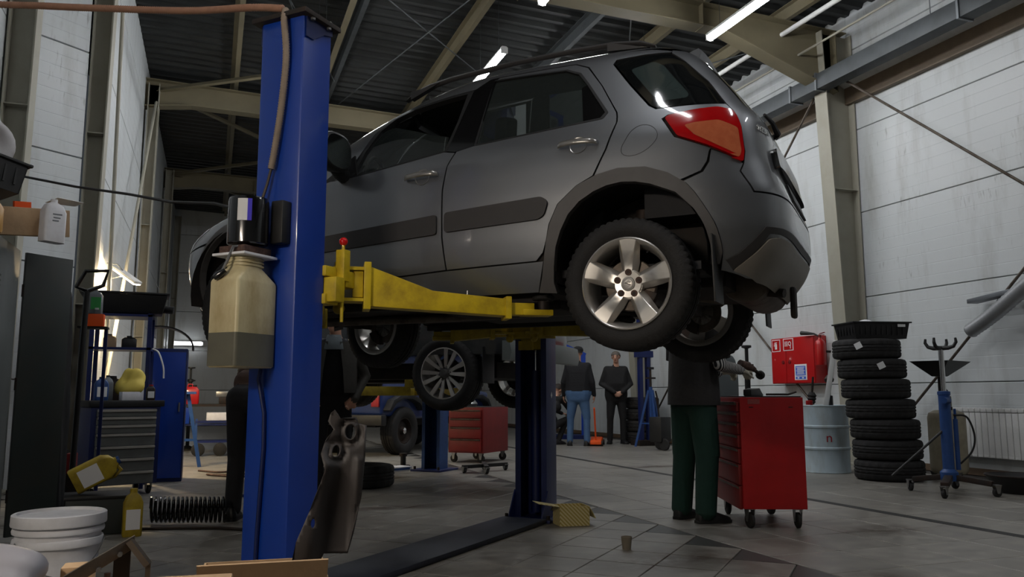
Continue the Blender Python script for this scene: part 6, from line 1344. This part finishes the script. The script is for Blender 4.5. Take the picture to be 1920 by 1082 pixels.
tb = thing('yellow_tub', 'amber plastic canister under the carton on the locker', 'canister', (-1.26, 5.36, 1.862), R(30)); k = MB(); k.lathe([(0, 0), (.08, 0), (.085, .01), (.085, .14), (.06, .18), (.03, .19), (0, .19)], 24); k.build('body', mat('amber_plastic', (196, 150, 84), .5), tb, ang=35); k = MB(); k.cyl((0, 0, .19), (0, 0, .215), .034, 16); k.build('cap', M['black'], tb)
bc = thing('black_crate', 'black slotted plastic crate on top of the carton pile at the left edge', 'crate', (-1.42, 5.62, 2.17), R(40)); bc.rotation_euler = (R(-5), R(8), R(40)); crate(bc, .46, .34, .20, M['black'])
k = MB(); k.box((-1.60, 5.66, 2.0), (.30, .40, .27)); o = k.build('dark_box', M['black'], None, bevel=.006); tag(o, 'dark box supporting the black crate on the locker', 'box')
rag('plastic_bag', 'greyish white plastic bag stuffed full, on top of the black crate at the left edge', (-1.42, 5.64, 2.52), .22, mat('bag_white', (150, 146, 146), .55, noise=.4, nscale=6), 21, (.8, .8, 1.05))
k = MB(); k.rings([[(-1.06, 5.86, 2.16), (-.98, 5.82, 2.19), (-.97, 5.84, 2.195), (-1.05, 5.88, 2.165)], [(-.92, 6.02, 2.18), (-.86, 5.97, 2.20), (-.85, 5.99, 2.205), (-.91, 6.04, 2.185)]]); o = k.build('paper_sheet', M['paper']); tag(o, 'curled white paper sheet sticking out below the black crate', 'paper')
hc2 = MB(); hc2.tube([(-1.20, 5.90, 2.33), (-.85, 5.6, 2.22), (-.5, 5.17, 2.10), (-.25, 4.75, 1.98), (-.03, 4.3, 1.89), (.14, 3.99, 1.79)], .008, 8); tag(hc2.build('power_cable', M['black']), 'black power cable sagging from the crate on the locker to the lift motor', 'cable')
# ---- shovel handle, black jacket on a hook rail by the locker
sh_ = thing('shovel', 'shovel with a black D-shaped grip leaning beside the locker door', 'shovel', (-.97, 7.13, 0))
k = MB(); k.tube([(0, 0, .30), (.01, .0, 1.2), (.02, .0, 1.74)], .022, 10); k.build('shaft', M['black'], sh_)
k = MB(); k.tube([(.02, 0, 1.74), (-.06, .0, 1.77), (.0, .0, 1.90), (.16, 0, 1.91), (.13, 0, 1.79), (.02, 0, 1.74)], .017, 8); k.build('grip', M['black_gloss'], sh_); k = MB(); k.prism([(-.12, .0), (.12, .0), (.13, .26), (.03, .34), (-.03, .34), (-.13, .26)], .008, 'y', -.004); k.build('blade', M['iron'], sh_)
jk = thing('tarpaulin', 'black tarpaulin hanging over a stand right of the locker door', 'tarpaulin', (-1.12, 7.0, 0), R(20)); k = MB(); rs = []
for z, a in ((0, 1.15), (.3, 1.05), (.8, 1.0), (1.4, .9), (1.7, .75), (1.82, .45)): rs.append([(a*(.11+.018*math.sin(5*q+z*3))*math.cos(q), a*(.09+.015*math.cos(6*q))*math.sin(q), z) for q in (2*math.pi*i/36 for i in range(36))])
k.rings(rs); k.build('cloth', C_('tarp', (15, 15, 16)), jk, ang=70)
# cable loop hanging on the shovel side, small pry tool on top
k = MB(); k.tube([(-.93, 6.98, 1.90), (-.90, 6.98, 1.94), (-.84, 6.98, 2.02), (-.79, 6.98, 2.06)], .012, 8); k.tube([(-.79, 6.98, 2.06), (-.77, 6.98, 2.07)], .016, 8); tag(k.build('hook_tool', M['steel_dirty'], sh_), None)
# ---- oil cans on a narrow ledge
ld = thing('ledge_stand', 'narrow dark stand holding the oil can and orange box', 'stand', (-.93, 7.42, 0)); k = MB(); k.box((0, .05, 1.478), (.22, .16, .014)); k.build('ledge', M['black'], ld); 
for x in (-.09, .09): k = MB(); k.box((x, .09, .735), (.025, .025, 1.47)); k.build('leg', M['blue_dark'], ld)
ob = thing('orange_box', 'bright orange carton on the narrow ledge under the oil can', 'box', (-.925, 7.43, 1.486)); k = MB(); k.box((0, 0, .05), (.15, .10, .10)); k.build('carton', M['orange'], ob, bevel=.003); k = MB(); k.box((0, 0, .101), (.13, .08, .002)); k.build('lid', M['red'], ob)
oc = thing('oil_can', 'grey and green oil can standing on the orange carton', 'oil can', (-.925, 7.43, 1.59)); k = MB(); k.rings([[(x, y, z) for x, y in roundsq(0, 0, a, b, .012)] for z, a, b in ((0, .055, .04), (.15, .055, .04), (.175, .04, .03), (.185, .016, .016), (.20, .016, .016))]); k.build('can', M['galv'], oc, ang=40); k = MB(); k.box((.01, -.041, .085), (.075, .002, .10)); k.build('green_label', M['green_label'], oc); k = MB(); k.box((.02, -.0425, .04), (.03, .002, .015)); k.build('label_patch', M['paper'], oc)
# ---- blue tool chest with grey drawers
tc_ = thing('tool_chest', 'dark blue tool chest with seven grey drawers and bright pulls by the left wall', 'tool chest', (-1.02, 8.42, 0), R(22))
k = MB(); k.box((.31, .24, .46), (.62, .46, .72)); k.build('body', M['blue_dark'], tc_, bevel=.006)
z = .80
for h in (.07, .075, .08, .115, .115, .12, .12):
    k = MB(); k.box((.31, -.002, z-h/2), (.53, .02, h-.006)); d_ = k.build('drawer', mat('drawer_grey', (104, 106, 104), .45, noise=.5, nscale=6), tc_, bevel=.003)
    k = MB(); k.rings([[(x, -.012, z-.000), (x, -.036, z-.006), (x, -.036, z-.022), (x, -.012, z-.030)] for x in (.05, .57)]); k.build('drawer_pull', M['alloy'], d_); z -= h
k = MB(); k.box((.31, .24, .85), (.68, .50, .06)); k.build('worktop', M['black'], tc_, bevel=.01)
for x, y in ((.06, .06), (.56, .06), (.06, .42), (.56, .42)): caster(tc_, x, y, .04)
def on_chest(x, y): c, s = math.cos(R(22)), math.sin(R(22)); return (-1.02+c*x-s*y, 8.42+s*x+c*y, .881)
def bottle(name, label, loc, rz, W, D, H, m, lab=None, cap=None, handle=False):
    t = thing(name, label, 'bottle', loc, rz); k = MB(); k.rings([[(x, y, z) for x, y in roundsq(0, 0, a, b, min(a, b)*.4)] for z, a, b in ((0, W*.47, D*.47), (.01, W/2, D/2), (H*.70, W/2, D/2), (H*.84, W*.36, D*.42), (H*.90, W*.18, D*.25), (H*.94, W*.17, D*.24))]); k.build('body', m, t, ang=45)
    k = MB(); k.cyl((0, 0, H*.93), (0, 0, H), min(W, D)*.26, 14); k.build('cap', cap or M['black'], t)
    if lab: k = MB(); k.box((0, -D/2-.0005, H*.36), (W*.72, .002, H*.42)); k.build('label', lab, t)
    if handle: k = MB(); k.tube([(W*.1, 0, H*.88), (W*.40, 0, H*.93), (W*.52, 0, H*.76), (W*.46, 0, H*.60)], .014, 8); k.build('handle', m, t)
    return t
bottle('oil_bottle', 'blue oil bottle with a pale label at the left of the chest top', on_chest(.12, .18), R(20), .12, .08, .22, M['blue_lift'], M['paper'])
bottle('coolant_bottle', 'grey bottle beside the blue bottle on the chest top', on_chest(.22, .34), R(10), .10, .07, .24, M['galv'], None)
bottle('small_jar', 'small dark jar at the right of the chest top', on_chest(.56, .14), R(10), .08, .08, .15, M['iron'], M['paper'], M['red'])
yj = rag('yellow_funnel_rag', 'crumpled pale yellow cloth heaped on the chest top', (on_chest(.42, .30)[0], on_chest(.42, .30)[1], 1.04), .13, mat('pale_yellow', (206, 184, 84), .7), 31, (.9, .8, 1.1))
k = MB(); k.box((0, 0, .04), (.16, .12, .08)); o = k.build('white_carton', M['white'], None, bevel=.004); o.location = on_chest(.36, .12); o.rotation_euler = (0, 0, R(20)); tag(o, 'small white carton in front of the yellow cloth on the chest', 'box')
# ---- blue rack behind the chest
rk = thing('shelf_rack', 'blue perforated-angle shelf rack behind the tool chest', 'shelf', (-1.15, 9.14, 0))
for x in (0, .53):
    for y in (0, .40): k = MB(); k.box((x, y, .88), (.04, .04, 1.76)); po = k.build('upright', M['blue_dark'], rk)
for z in (.35, .86, 1.40, 1.74): k = MB(); k.box((.265, .20, z), (.57, .44, .025)); k.build('shelf', M['blue_dark'], rk)
tbx = thing('plastic_trough', 'long black plastic trough lying across the top of the blue rack', 'trough', (-.88, 9.33, 1.764), R(4)); k = MB(); k.rings([[(-.34, -.17, 0), (.36, -.17, 0), (.36, .17, 0), (-.34, .17, 0)], [(-.40, -.22, .20), (.40, -.22, .19), (.40, .22, .19), (-.40, .22, .20)]]); k.build('tub', M['black'], tbx, bevel=.015); k = MB(); k.box((0, 0, .205), (.84, .48, .02)); k.build('rim', M['black'], tbx, bevel=.006); k = MB(); k.cyl((.36, -.05, .06), (.47, -.08, .05), .04, 12); k.build('spout', M['black'], tbx)
for i, (x, z, w_, h_, m_, lb) in enumerate(((-1.00, 1.413, .12, .10, M['cardboard'], 'brown bundle on the upper shelf of the blue rack'), (-.82, 1.413, .14, .09, M['black'], 'black power tool case on the upper shelf of the blue rack'), (-.95, .873, .20, .18, M['iron'], 'dark tin on the middle shelf of the blue rack'), (-.72, .873, .14, .22, M['white'], 'pale canister on the middle shelf of the blue rack'))):
    bottle('shelf_item', lb, (x, 9.30, z), R(10*i), w_, w_*.7, h_*1.4, m_)
ec = hose('hanging_jar_hose', [(-.58, 9.10, 1.40), (-.52, 9.08, 1.36), (-.47, 9.08, 1.22), (-.46, 9.08, 1.10)], .008, M['white'], None, amp=0); tag(ec, 'thin cream hose dangling at the right of the blue rack', 'hose')
bcab = thing('blue_cabinet', 'plain blue steel cabinet right of the shelf rack', 'cabinet', (-.60, 9.75, 0)); k = MB(); k.box((.16, .2, .72), (.36, .40, 1.44)); k.build('case', M['blue_dark'], bcab, bevel=.006); k = MB(); k.box((.16, -.006, .72), (.33, .014, 1.36)); dd_ = k.build('door', M['blue'], bcab, bevel=.003); k = MB(); k.box((.28, -.02, .80), (.015, .02, .10)); k.build('door_handle', M['steel'], dd_)
fb = thing('fender_liner', 'black curved wheel-arch liner lying on the blue cabinet', 'car part', (-.56, 9.95, 1.445)); k = MB(); k.rings([[(.36*math.cos(a), y, .36*math.sin(a)*.7) for a in (math.pi*(-.02+.62*i/12) for i in range(13))]+[(.34*math.cos(a), y, .34*math.sin(a)*.7) for a in (math.pi*(.60-.62*i/12) for i in range(13))] for y in (-.13, .13)]); k.build('shell', M['black'], fb, ang=50)
# ---- wall lamp over the rack
wl_ = thing('wall_lamp', 'small white work lamp on a wall arm glowing above the shelf rack', 'lamp', (-1.02, 10.75, 2.37), 0)
dv = Vector((.20, -.26, -.16)); k = MB(); k.bar(-dv*.75, dv*.75, .10, .035); k.build('housing', M['white_paint'], wl_, bevel=.008)
k = MB(); nrm = Vector((0, 0, -.024)); k.bar(-dv*.68+nrm, dv*.68+nrm, .085, .02); k.build('diffuser', mat('warm_tube', (255, 226, 178), .4, emit=800.0), wl_, bevel=.006)
k = MB(); k.tube([(-.24, .15, .15), (-.12, .12, .14), (-.05, .06, .06)], .010, 6); k.build('arm', M['galv'], wl_); k = MB(); k.tube([(-.24, .1, -.06), (-.1, .02, -.03), (0, 0, 0)], .008, 6); k.build('stay', M['galv'], wl_)
# ---- lamp on the end wall
el = thing('end_wall_lamp', 'white fluorescent lamp fixed low on the far end wall', 'lamp', (-1.16, YE-.07, 2.50)); k = MB(); k.box((.42, 0, 0), (.90, .10, .12)); k.build('housing', M['white_paint'], el, bevel=.01); k = MB(); k.cyl((.02, -.06, 0), (.82, -.06, 0), .055, 12); k.build('diffuser', M['tube_weak'], el)
# ---- work bench at the far left with a jerrycan, trolley below
wb = thing('workbench', 'blue steel workbench covered with tools at the far left', 'workbench', (-.80, 14.3, 0)); k = MB(); k.box((.62, .35, .765), (1.30, .7, .04)); k.build('top', M['iron'], wb)
for x in (.03, 1.22):
    for y in (.04, .66): k = MB(); k.box((x, y, .372), (.05, .05, .745)); k.build('leg', M['blue'], wb)
k = MB(); k.box((.62, .35, .45), (1.2, .6, .02)); k.build('shelf', M['blue_dark'], wb); k = MB(); k.box((.28, .2, .60), (.42, .35, .26)); k.build('drawer_unit', M['blue'], wb, bevel=.006)
jc = thing('jerrycan', 'red plastic jerrycan standing on the far workbench', 'jerrycan', (-.30, 14.45, .786)); k = MB(); k.rings([[(x, y, z) for x, y in roundsq(0, 0, a, b, .03)] for z, a, b in ((0, .11, .07), (.02, .12, .075), (.22, .12, .075), (.27, .09, .06), (.28, .08, .05))]); k.build('body', M['fire_red'], jc, ang=40); k = MB(); k.cyl((.05, 0, .27), (.05, 0, .31), .03, 14); k.build('cap', M['black'], jc); k = MB(); k.tube([(-.07, 0, .26), (-.05, 0, .32), (.01, 0, .32), (.02, 0, .27)], .012, 8); k.build('handle', M['fire_red'], jc)
sj = thing('support_jack', 'thin black support jack rising behind the red jerrycan', 'jack', (-.34, 15.2, 0)); k = MB(); k.lathe([(0, 0), (.15, 0), (.15, .03), (.03, .08), (.03, 1.15), (.05, 1.16), (.05, 1.20), (.018, 1.21), (.018, 1.38), (.07, 1.39), (.07, 1.41), (0, 1.41)], 20); k.build('stem', M['black'], sj, ang=30); k = MB(); k.cyl((-.08, 0, 1.18), (.08, 0, 1.18), .012, 8); k.build('handle', M['black'], sj)
vs_ = thing('bench_vise', 'dark bench vise with a bright jaw on the right end of the workbench', 'vise', (.20, 14.5, .786)); k = MB(); k.box((0, 0, .06), (.14, .16, .12)); k.build('base', M['iron'], vs_, bevel=.02); k = MB(); k.box((0, -.02, .16), (.24, .08, .09)); k.build('jaw', M['steel'], vs_, bevel=.01); k = MB(); k.cyl((.12, 0, .12), (.28, 0, .12), .015, 10); k.build('screw', M['steel'], vs_)
k = MB(); k.box((0, 0, .06), (.40, .22, .12)); o = k.build('blue_bin', M['blue'], None, bevel=.01); o.location = (-.62, 14.45, .786); tag(o, 'blue parts bin at the left end of the workbench', 'bin')
sc = thing('service_trolley', 'blue two-shelf service trolley on big black wheels under the far bench end', 'trolley', (-.15, 13.55, 0))
for z in (.22, .52): k = MB(); k.box((.25, .2, z), (.62, .4, .03)); k.build('tray', M['blue_dark'], sc)
for x in (-.04, .54):
    for y in (.02, .38): k = MB(); k.box((x, y, .38), (.03, .03, .36)); k.build('post', M['blue_lift'], sc)
for x in (.0, .32, .56): k = MB(); k.lathe([(0, -.025), (.085, -.03), (.10, -.02), (.10, .02), (.085, .03), (0, .025)], 24, (x, .02, .10), 'y'); k.build('wheel', M['rubber'], sc); 
k = MB(); k.box((.25, .2, .60), (.3, .25, .12)); k.build('cream_case', M['white'], sc, bevel=.01)
stl = thing('step_stand', 'blue A-frame stand leaning beside the tool chest', 'stand', (-.32, 11.6, 0)); 
for x0, x1 in ((-.18, .02), (.22, .04)): k = MB(); k.bar((x0, 0, .0), (x1, 0, .95), .045, .045); k.build('leg', M['blue_lift'], stl)
k = MB(); k.bar((-.12, 0, .35), (.16, 0, .35), .03, .03); k.build('rung', M['blue_lift'], stl); k = MB(); k.box((.03, 0, .96), (.22, .16, .03)); k.build('top', M['blue_lift'], stl)
rc2 = hose('floor_hose', [(-.1, 10.9, .014), (.15, 10.6, .014), (.4, 10.8, .014), (.62, 10.5, .014), (.3, 10.2, .014), (.0, 10.35, .014), (.35, 9.95, .014), (.9, 9.9, .014)], .012, M['rust'], None, amp=0); tag(rc2, 'red-brown air hose snaking over the warm-lit floor at the left', 'hose')
# ---- coiled black air hose, oil jugs, bucket
k = MB(); pts = []
for i in range(0, 16*17): a = 2*math.pi*i/16+.15*math.sin(i*.11); s = i/(16*17); pts.append((-.38+.52*s, 6.62-.19*s+.085*math.cos(a)*.9, .105+.085*math.sin(a)))
k.tube(pts, .010, 6); ch_ = k.build('spiral_hose', M['black_gloss']); tag(ch_, 'black spiral air hose coiled on the floor left of the blue post', 'hose')
k = MB(); k.tube([(-.46, 6.35, .012), (-.2, 6.3, .012), (.1, 6.2, .012), (.35, 6.0, .012), (.6, 5.9, .012)], .011, 8); tag(k.build('ground_cable', M['iron']), 'dark cable lying straight across the floor in front of the spiral hose', 'cable')
wc = thing('waste_crate', 'dark dirty crate of oil jugs on the floor right of the locker', 'crate', (-.68, 6.42, 0), R(8)); 
k = MB(); k.box((0, 0, .12), (.44, .36, .24)); k.build('bin', M['locker_dark'], wc, bevel=.015); k = MB(); k.box((0, 0, .245), (.46, .38, .02)); k.build('rim', M['black'], wc, bevel=.006)
yj2 = bottle('yellow_jug', 'yellow oil jug with a blue cap tipped over on the dark crate', (-.86, 6.38, .335), 0, .17, .11, .32, M['yellow_old'], M['paper'], M['blue_lift'], True); yj2.rotation_euler = (R(10), R(62), R(20))
bottle('yellow_oil_bottle', 'upright yellow oil bottle with a barcode label in front of the dark crate', (-.455, 6.13, 0), R(10), .12, .09, .31, M['yellow_old'], M['paper'], M['yellow_old'])
rt = thing('red_tin', 'dark red tin on the floor behind the yellow jug', 'tin', (-1.10, 7.62, 0)); k = MB(); k.box((0, 0, .23), (.18, .14, .46)); k.build('tin', M['red_dark'], rt, bevel=.008); k = MB(); k.cyl((0, 0, .46), (0, 0, .49), .03, 12); k.build('cap', M['black'], rt)
bu = thing('bucket', 'white ribbed plastic bucket with a lid in the left foreground', 'bucket', (-.61, 4.22, 0), R(15))
k = MB(); k.lathe([(0, .004), (.145, .0), (.152, .01), (.168, .27), (.182, .275), (.184, .285), (.180, .305), (.171, .308), (.171, .325), (.183, .33), (.185, .34), (.181, .352), (.173, .355), (.173, .362)], 48); k.build('pail', M['white'], bu, ang=30)
k = MB(); k.lathe([(.176, .360), (.190, .362), (.192, .368), (.190, .408), (.184, .412), (.172, .412), (.170, .400), (.0, .398)], 48, cap=False); k.build('lid', M['white'], bu, ang=30)
k = MB(); k.tube([(.185*math.cos(a), .185*math.sin(a)-.004, .30-.14*math.sin(math.pi*i/14)) for i, a in enumerate([R(200+10*i) for i in range(15)])], .003, 6); k.build('wire_handle', M['steel'], bu)
# ---- foreground carton with the splash shield in it
fc_ = thing('tall_carton', 'open brown carton at the bottom edge in the foreground', 'carton', (.135, 2.06, 0), R(-4)); open_box(fc_, .275, .24, .525, M['cardboard'], (('front', 60, .05),))
def shield():
    """dark moulded panel with two round holes: outline in (x,z), bent thin shell"""
    out = [(-0.0777, -0.0812), (-0.0475, 0.0835), (-0.0225, 0.1488), (0.0027, 0.2192), (0.0127, 0.2494), (-0.0014, 0.2896), (0.0027, 0.3147), (0.0229, 0.3499), (0.0077, 0.37), (0.0127, 0.3876), (0.0229, 0.3986), (0.0319, 0.3876), (0.0379, 0.3775), (0.0731, 0.3775), (0.0832, 0.365), (0.1032, 0.3599), (0.1032, 0.2796), (0.0982, 0.189), (0.0781, 0.0985), (0.0681, 0.0533), (0.0127, 0.0533), (-0.0073, 0.0081), (-0.0379, -0.0812)]
    h1 = [(0.0640+0.0149*math.cos(a), 0.3437+0.0203*math.sin(a)) for a in (2*math.pi*i/18 for i in range(18))]
    h2 = [(0.0325+0.0108*math.cos(a), 0.2963+0.0162*math.sin(a)) for a in (2*math.pi*i/16 for i in range(16))]
    h3 = [(-0.0099+0.0054*math.cos(a), 0.1258+0.0108*math.sin(a)) for a in (2*math.pi*i/14 for i in range(14))]
    pts = []; ed = []
    for rg in (out, h1, h2, h3):
        kk = len(pts); pts += [Vector(p) for p in rg]; ed += [(kk+i, kk+(i+1) % len(rg)) for i in range(len(rg))]
    for i in range(-14, 20):
        for j in range(-16, 58):
            q = (i*.0075, j*.0075)
            if inside(q, out) and not any(inside(q, h) for h in (h1, h2, h3)): pts.append(Vector(q))
    v2, e2, f2, *_ = delaunay_2d_cdt(pts, ed, [], 0, 1e-5); fs = []
    for f in f2:
        c = (sum(v2[i].x for i in f)/3, sum(v2[i].y for i in f)/3)
        if inside(c, out) and not any(inside(c, h) for h in (h1, h2, h3)): fs.append(list(f))
    def dep(x, z):   # folded left strip, ribs, dished holes
        l = -.012+z*.16; e = x-l
        y = .045/(1+math.exp(e/.006))*(1 if z < .26 else max(0, 1-(z-.26)/.06))
        y += .010*math.exp(-((x-.075-z*.05)/.007)**2)*(1 if z < .28 else 0)
        for hx, hz, hr in ((0.0640, 0.3437, .024), (0.0325, 0.2963, .018)): d = math.hypot(x-hx, (z-hz)*.78); y -= .014*math.exp(-((d-hr)/.006)**2)
        return y+.006*math.sin(z*26+x*20)
    k = MB(); k.add([(v.x, -dep(v.x, v.y), v.y) for v in v2], fs); me = k.mesh('shield', mat('shield_plastic', (46, 41, 40), .6, noise=.7, nscale=7, rgb2=(28, 26, 26)), ang=80)
    o = link('splash_shield', me); sd = o.modifiers.new('t', 'SOLIDIFY'); sd.thickness = .004; return o
ss = shield(); ss.location = (.262, 2.075, .497); ss.rotation_euler = (R(-5), 0, R(-16)); tag(ss, 'dark grey moulded splash shield with two round holes standing in the foreground carton', 'car part')
# ---- crate below the frame with a steel bracket and plastic sheet
wk = thing('low_crate', 'wooden crate just below the bottom left of the frame carrying the steel bracket', 'crate', (-.24, 1.62, 0), R(-6)); k = MB(); k.box((0, 0, .30), (.56, .36, .56)); k.build('box', M['cardboard'], wk, bevel=.004)
for x in (-.24, .24): k = MB(); k.box((x, -.185, .30), (.05, .012, .58)); k.build('batten', M['cardboard'], wk)
bk = thing('steel_bracket', 'long angled steel bracket with bolts at the bottom left', 'bracket', (-.24, 1.56, .585), 0)
k = MB(); k.rings([[(-.02, -.03, -.002), (-.02, -.018, -.002), (-.02, -.018, .026), (-.02, -.03, .026)], [(.125, .06, .078), (.125, .072, .078), (.125, .072, .100), (.125, .06, .100)]]); k.build('rail', M['steel_dirty'], bk, bevel=.002)
k = MB(); k.rings([[(.095, .046, -.004), (.095, .054, -.004), (.095, .054, .066), (.095, .046, .066)], [(.120, .062, -.004), (.120, .070, -.004), (.120, .070, .078), (.120, .062, .078)]]); k.build('web_plate', M['iron'], bk)
k = MB(); k.bar((.118, .055, .092), (.150, .05, .050), .018, .010); k.bar((.150, .05, .052), (.150, .05, -.004), .014, .008, up=(1, 0, 0)); k.build('hook', M['steel_dirty'], bk)
for x, z in ((.075, .052), (.105, .072)): k = MB(); k.cyl((x, (x-.03)*.63+.0, z), (x, (x-.03)*.63-.010, z), .004, 8); k.build('bolt', M['steel'], bk)
k = MB(); k.cyl((.088, .03, -.004), (.088, .03, .045), .005, 8); k.cyl((.088, .03, -.004), (.088, .03, .02), .008, 8); k.build('stud', M['rust'], bk)
rag('plastic_sheet', 'crumpled translucent white plastic sheet in the bottom left corner', (-.36, 1.62, .622), .085, mat('sheet', (150, 150, 158), .4), 41, (1.3, .9, .55))
k = MB(); k.box((-.205, 1.66, .607), (.05, .05, .055)); o = k.build('small_carton', M['cardboard'], None, bevel=.003); tag(o, 'tiny brown carton between the plastic sheet and the bracket', 'carton')
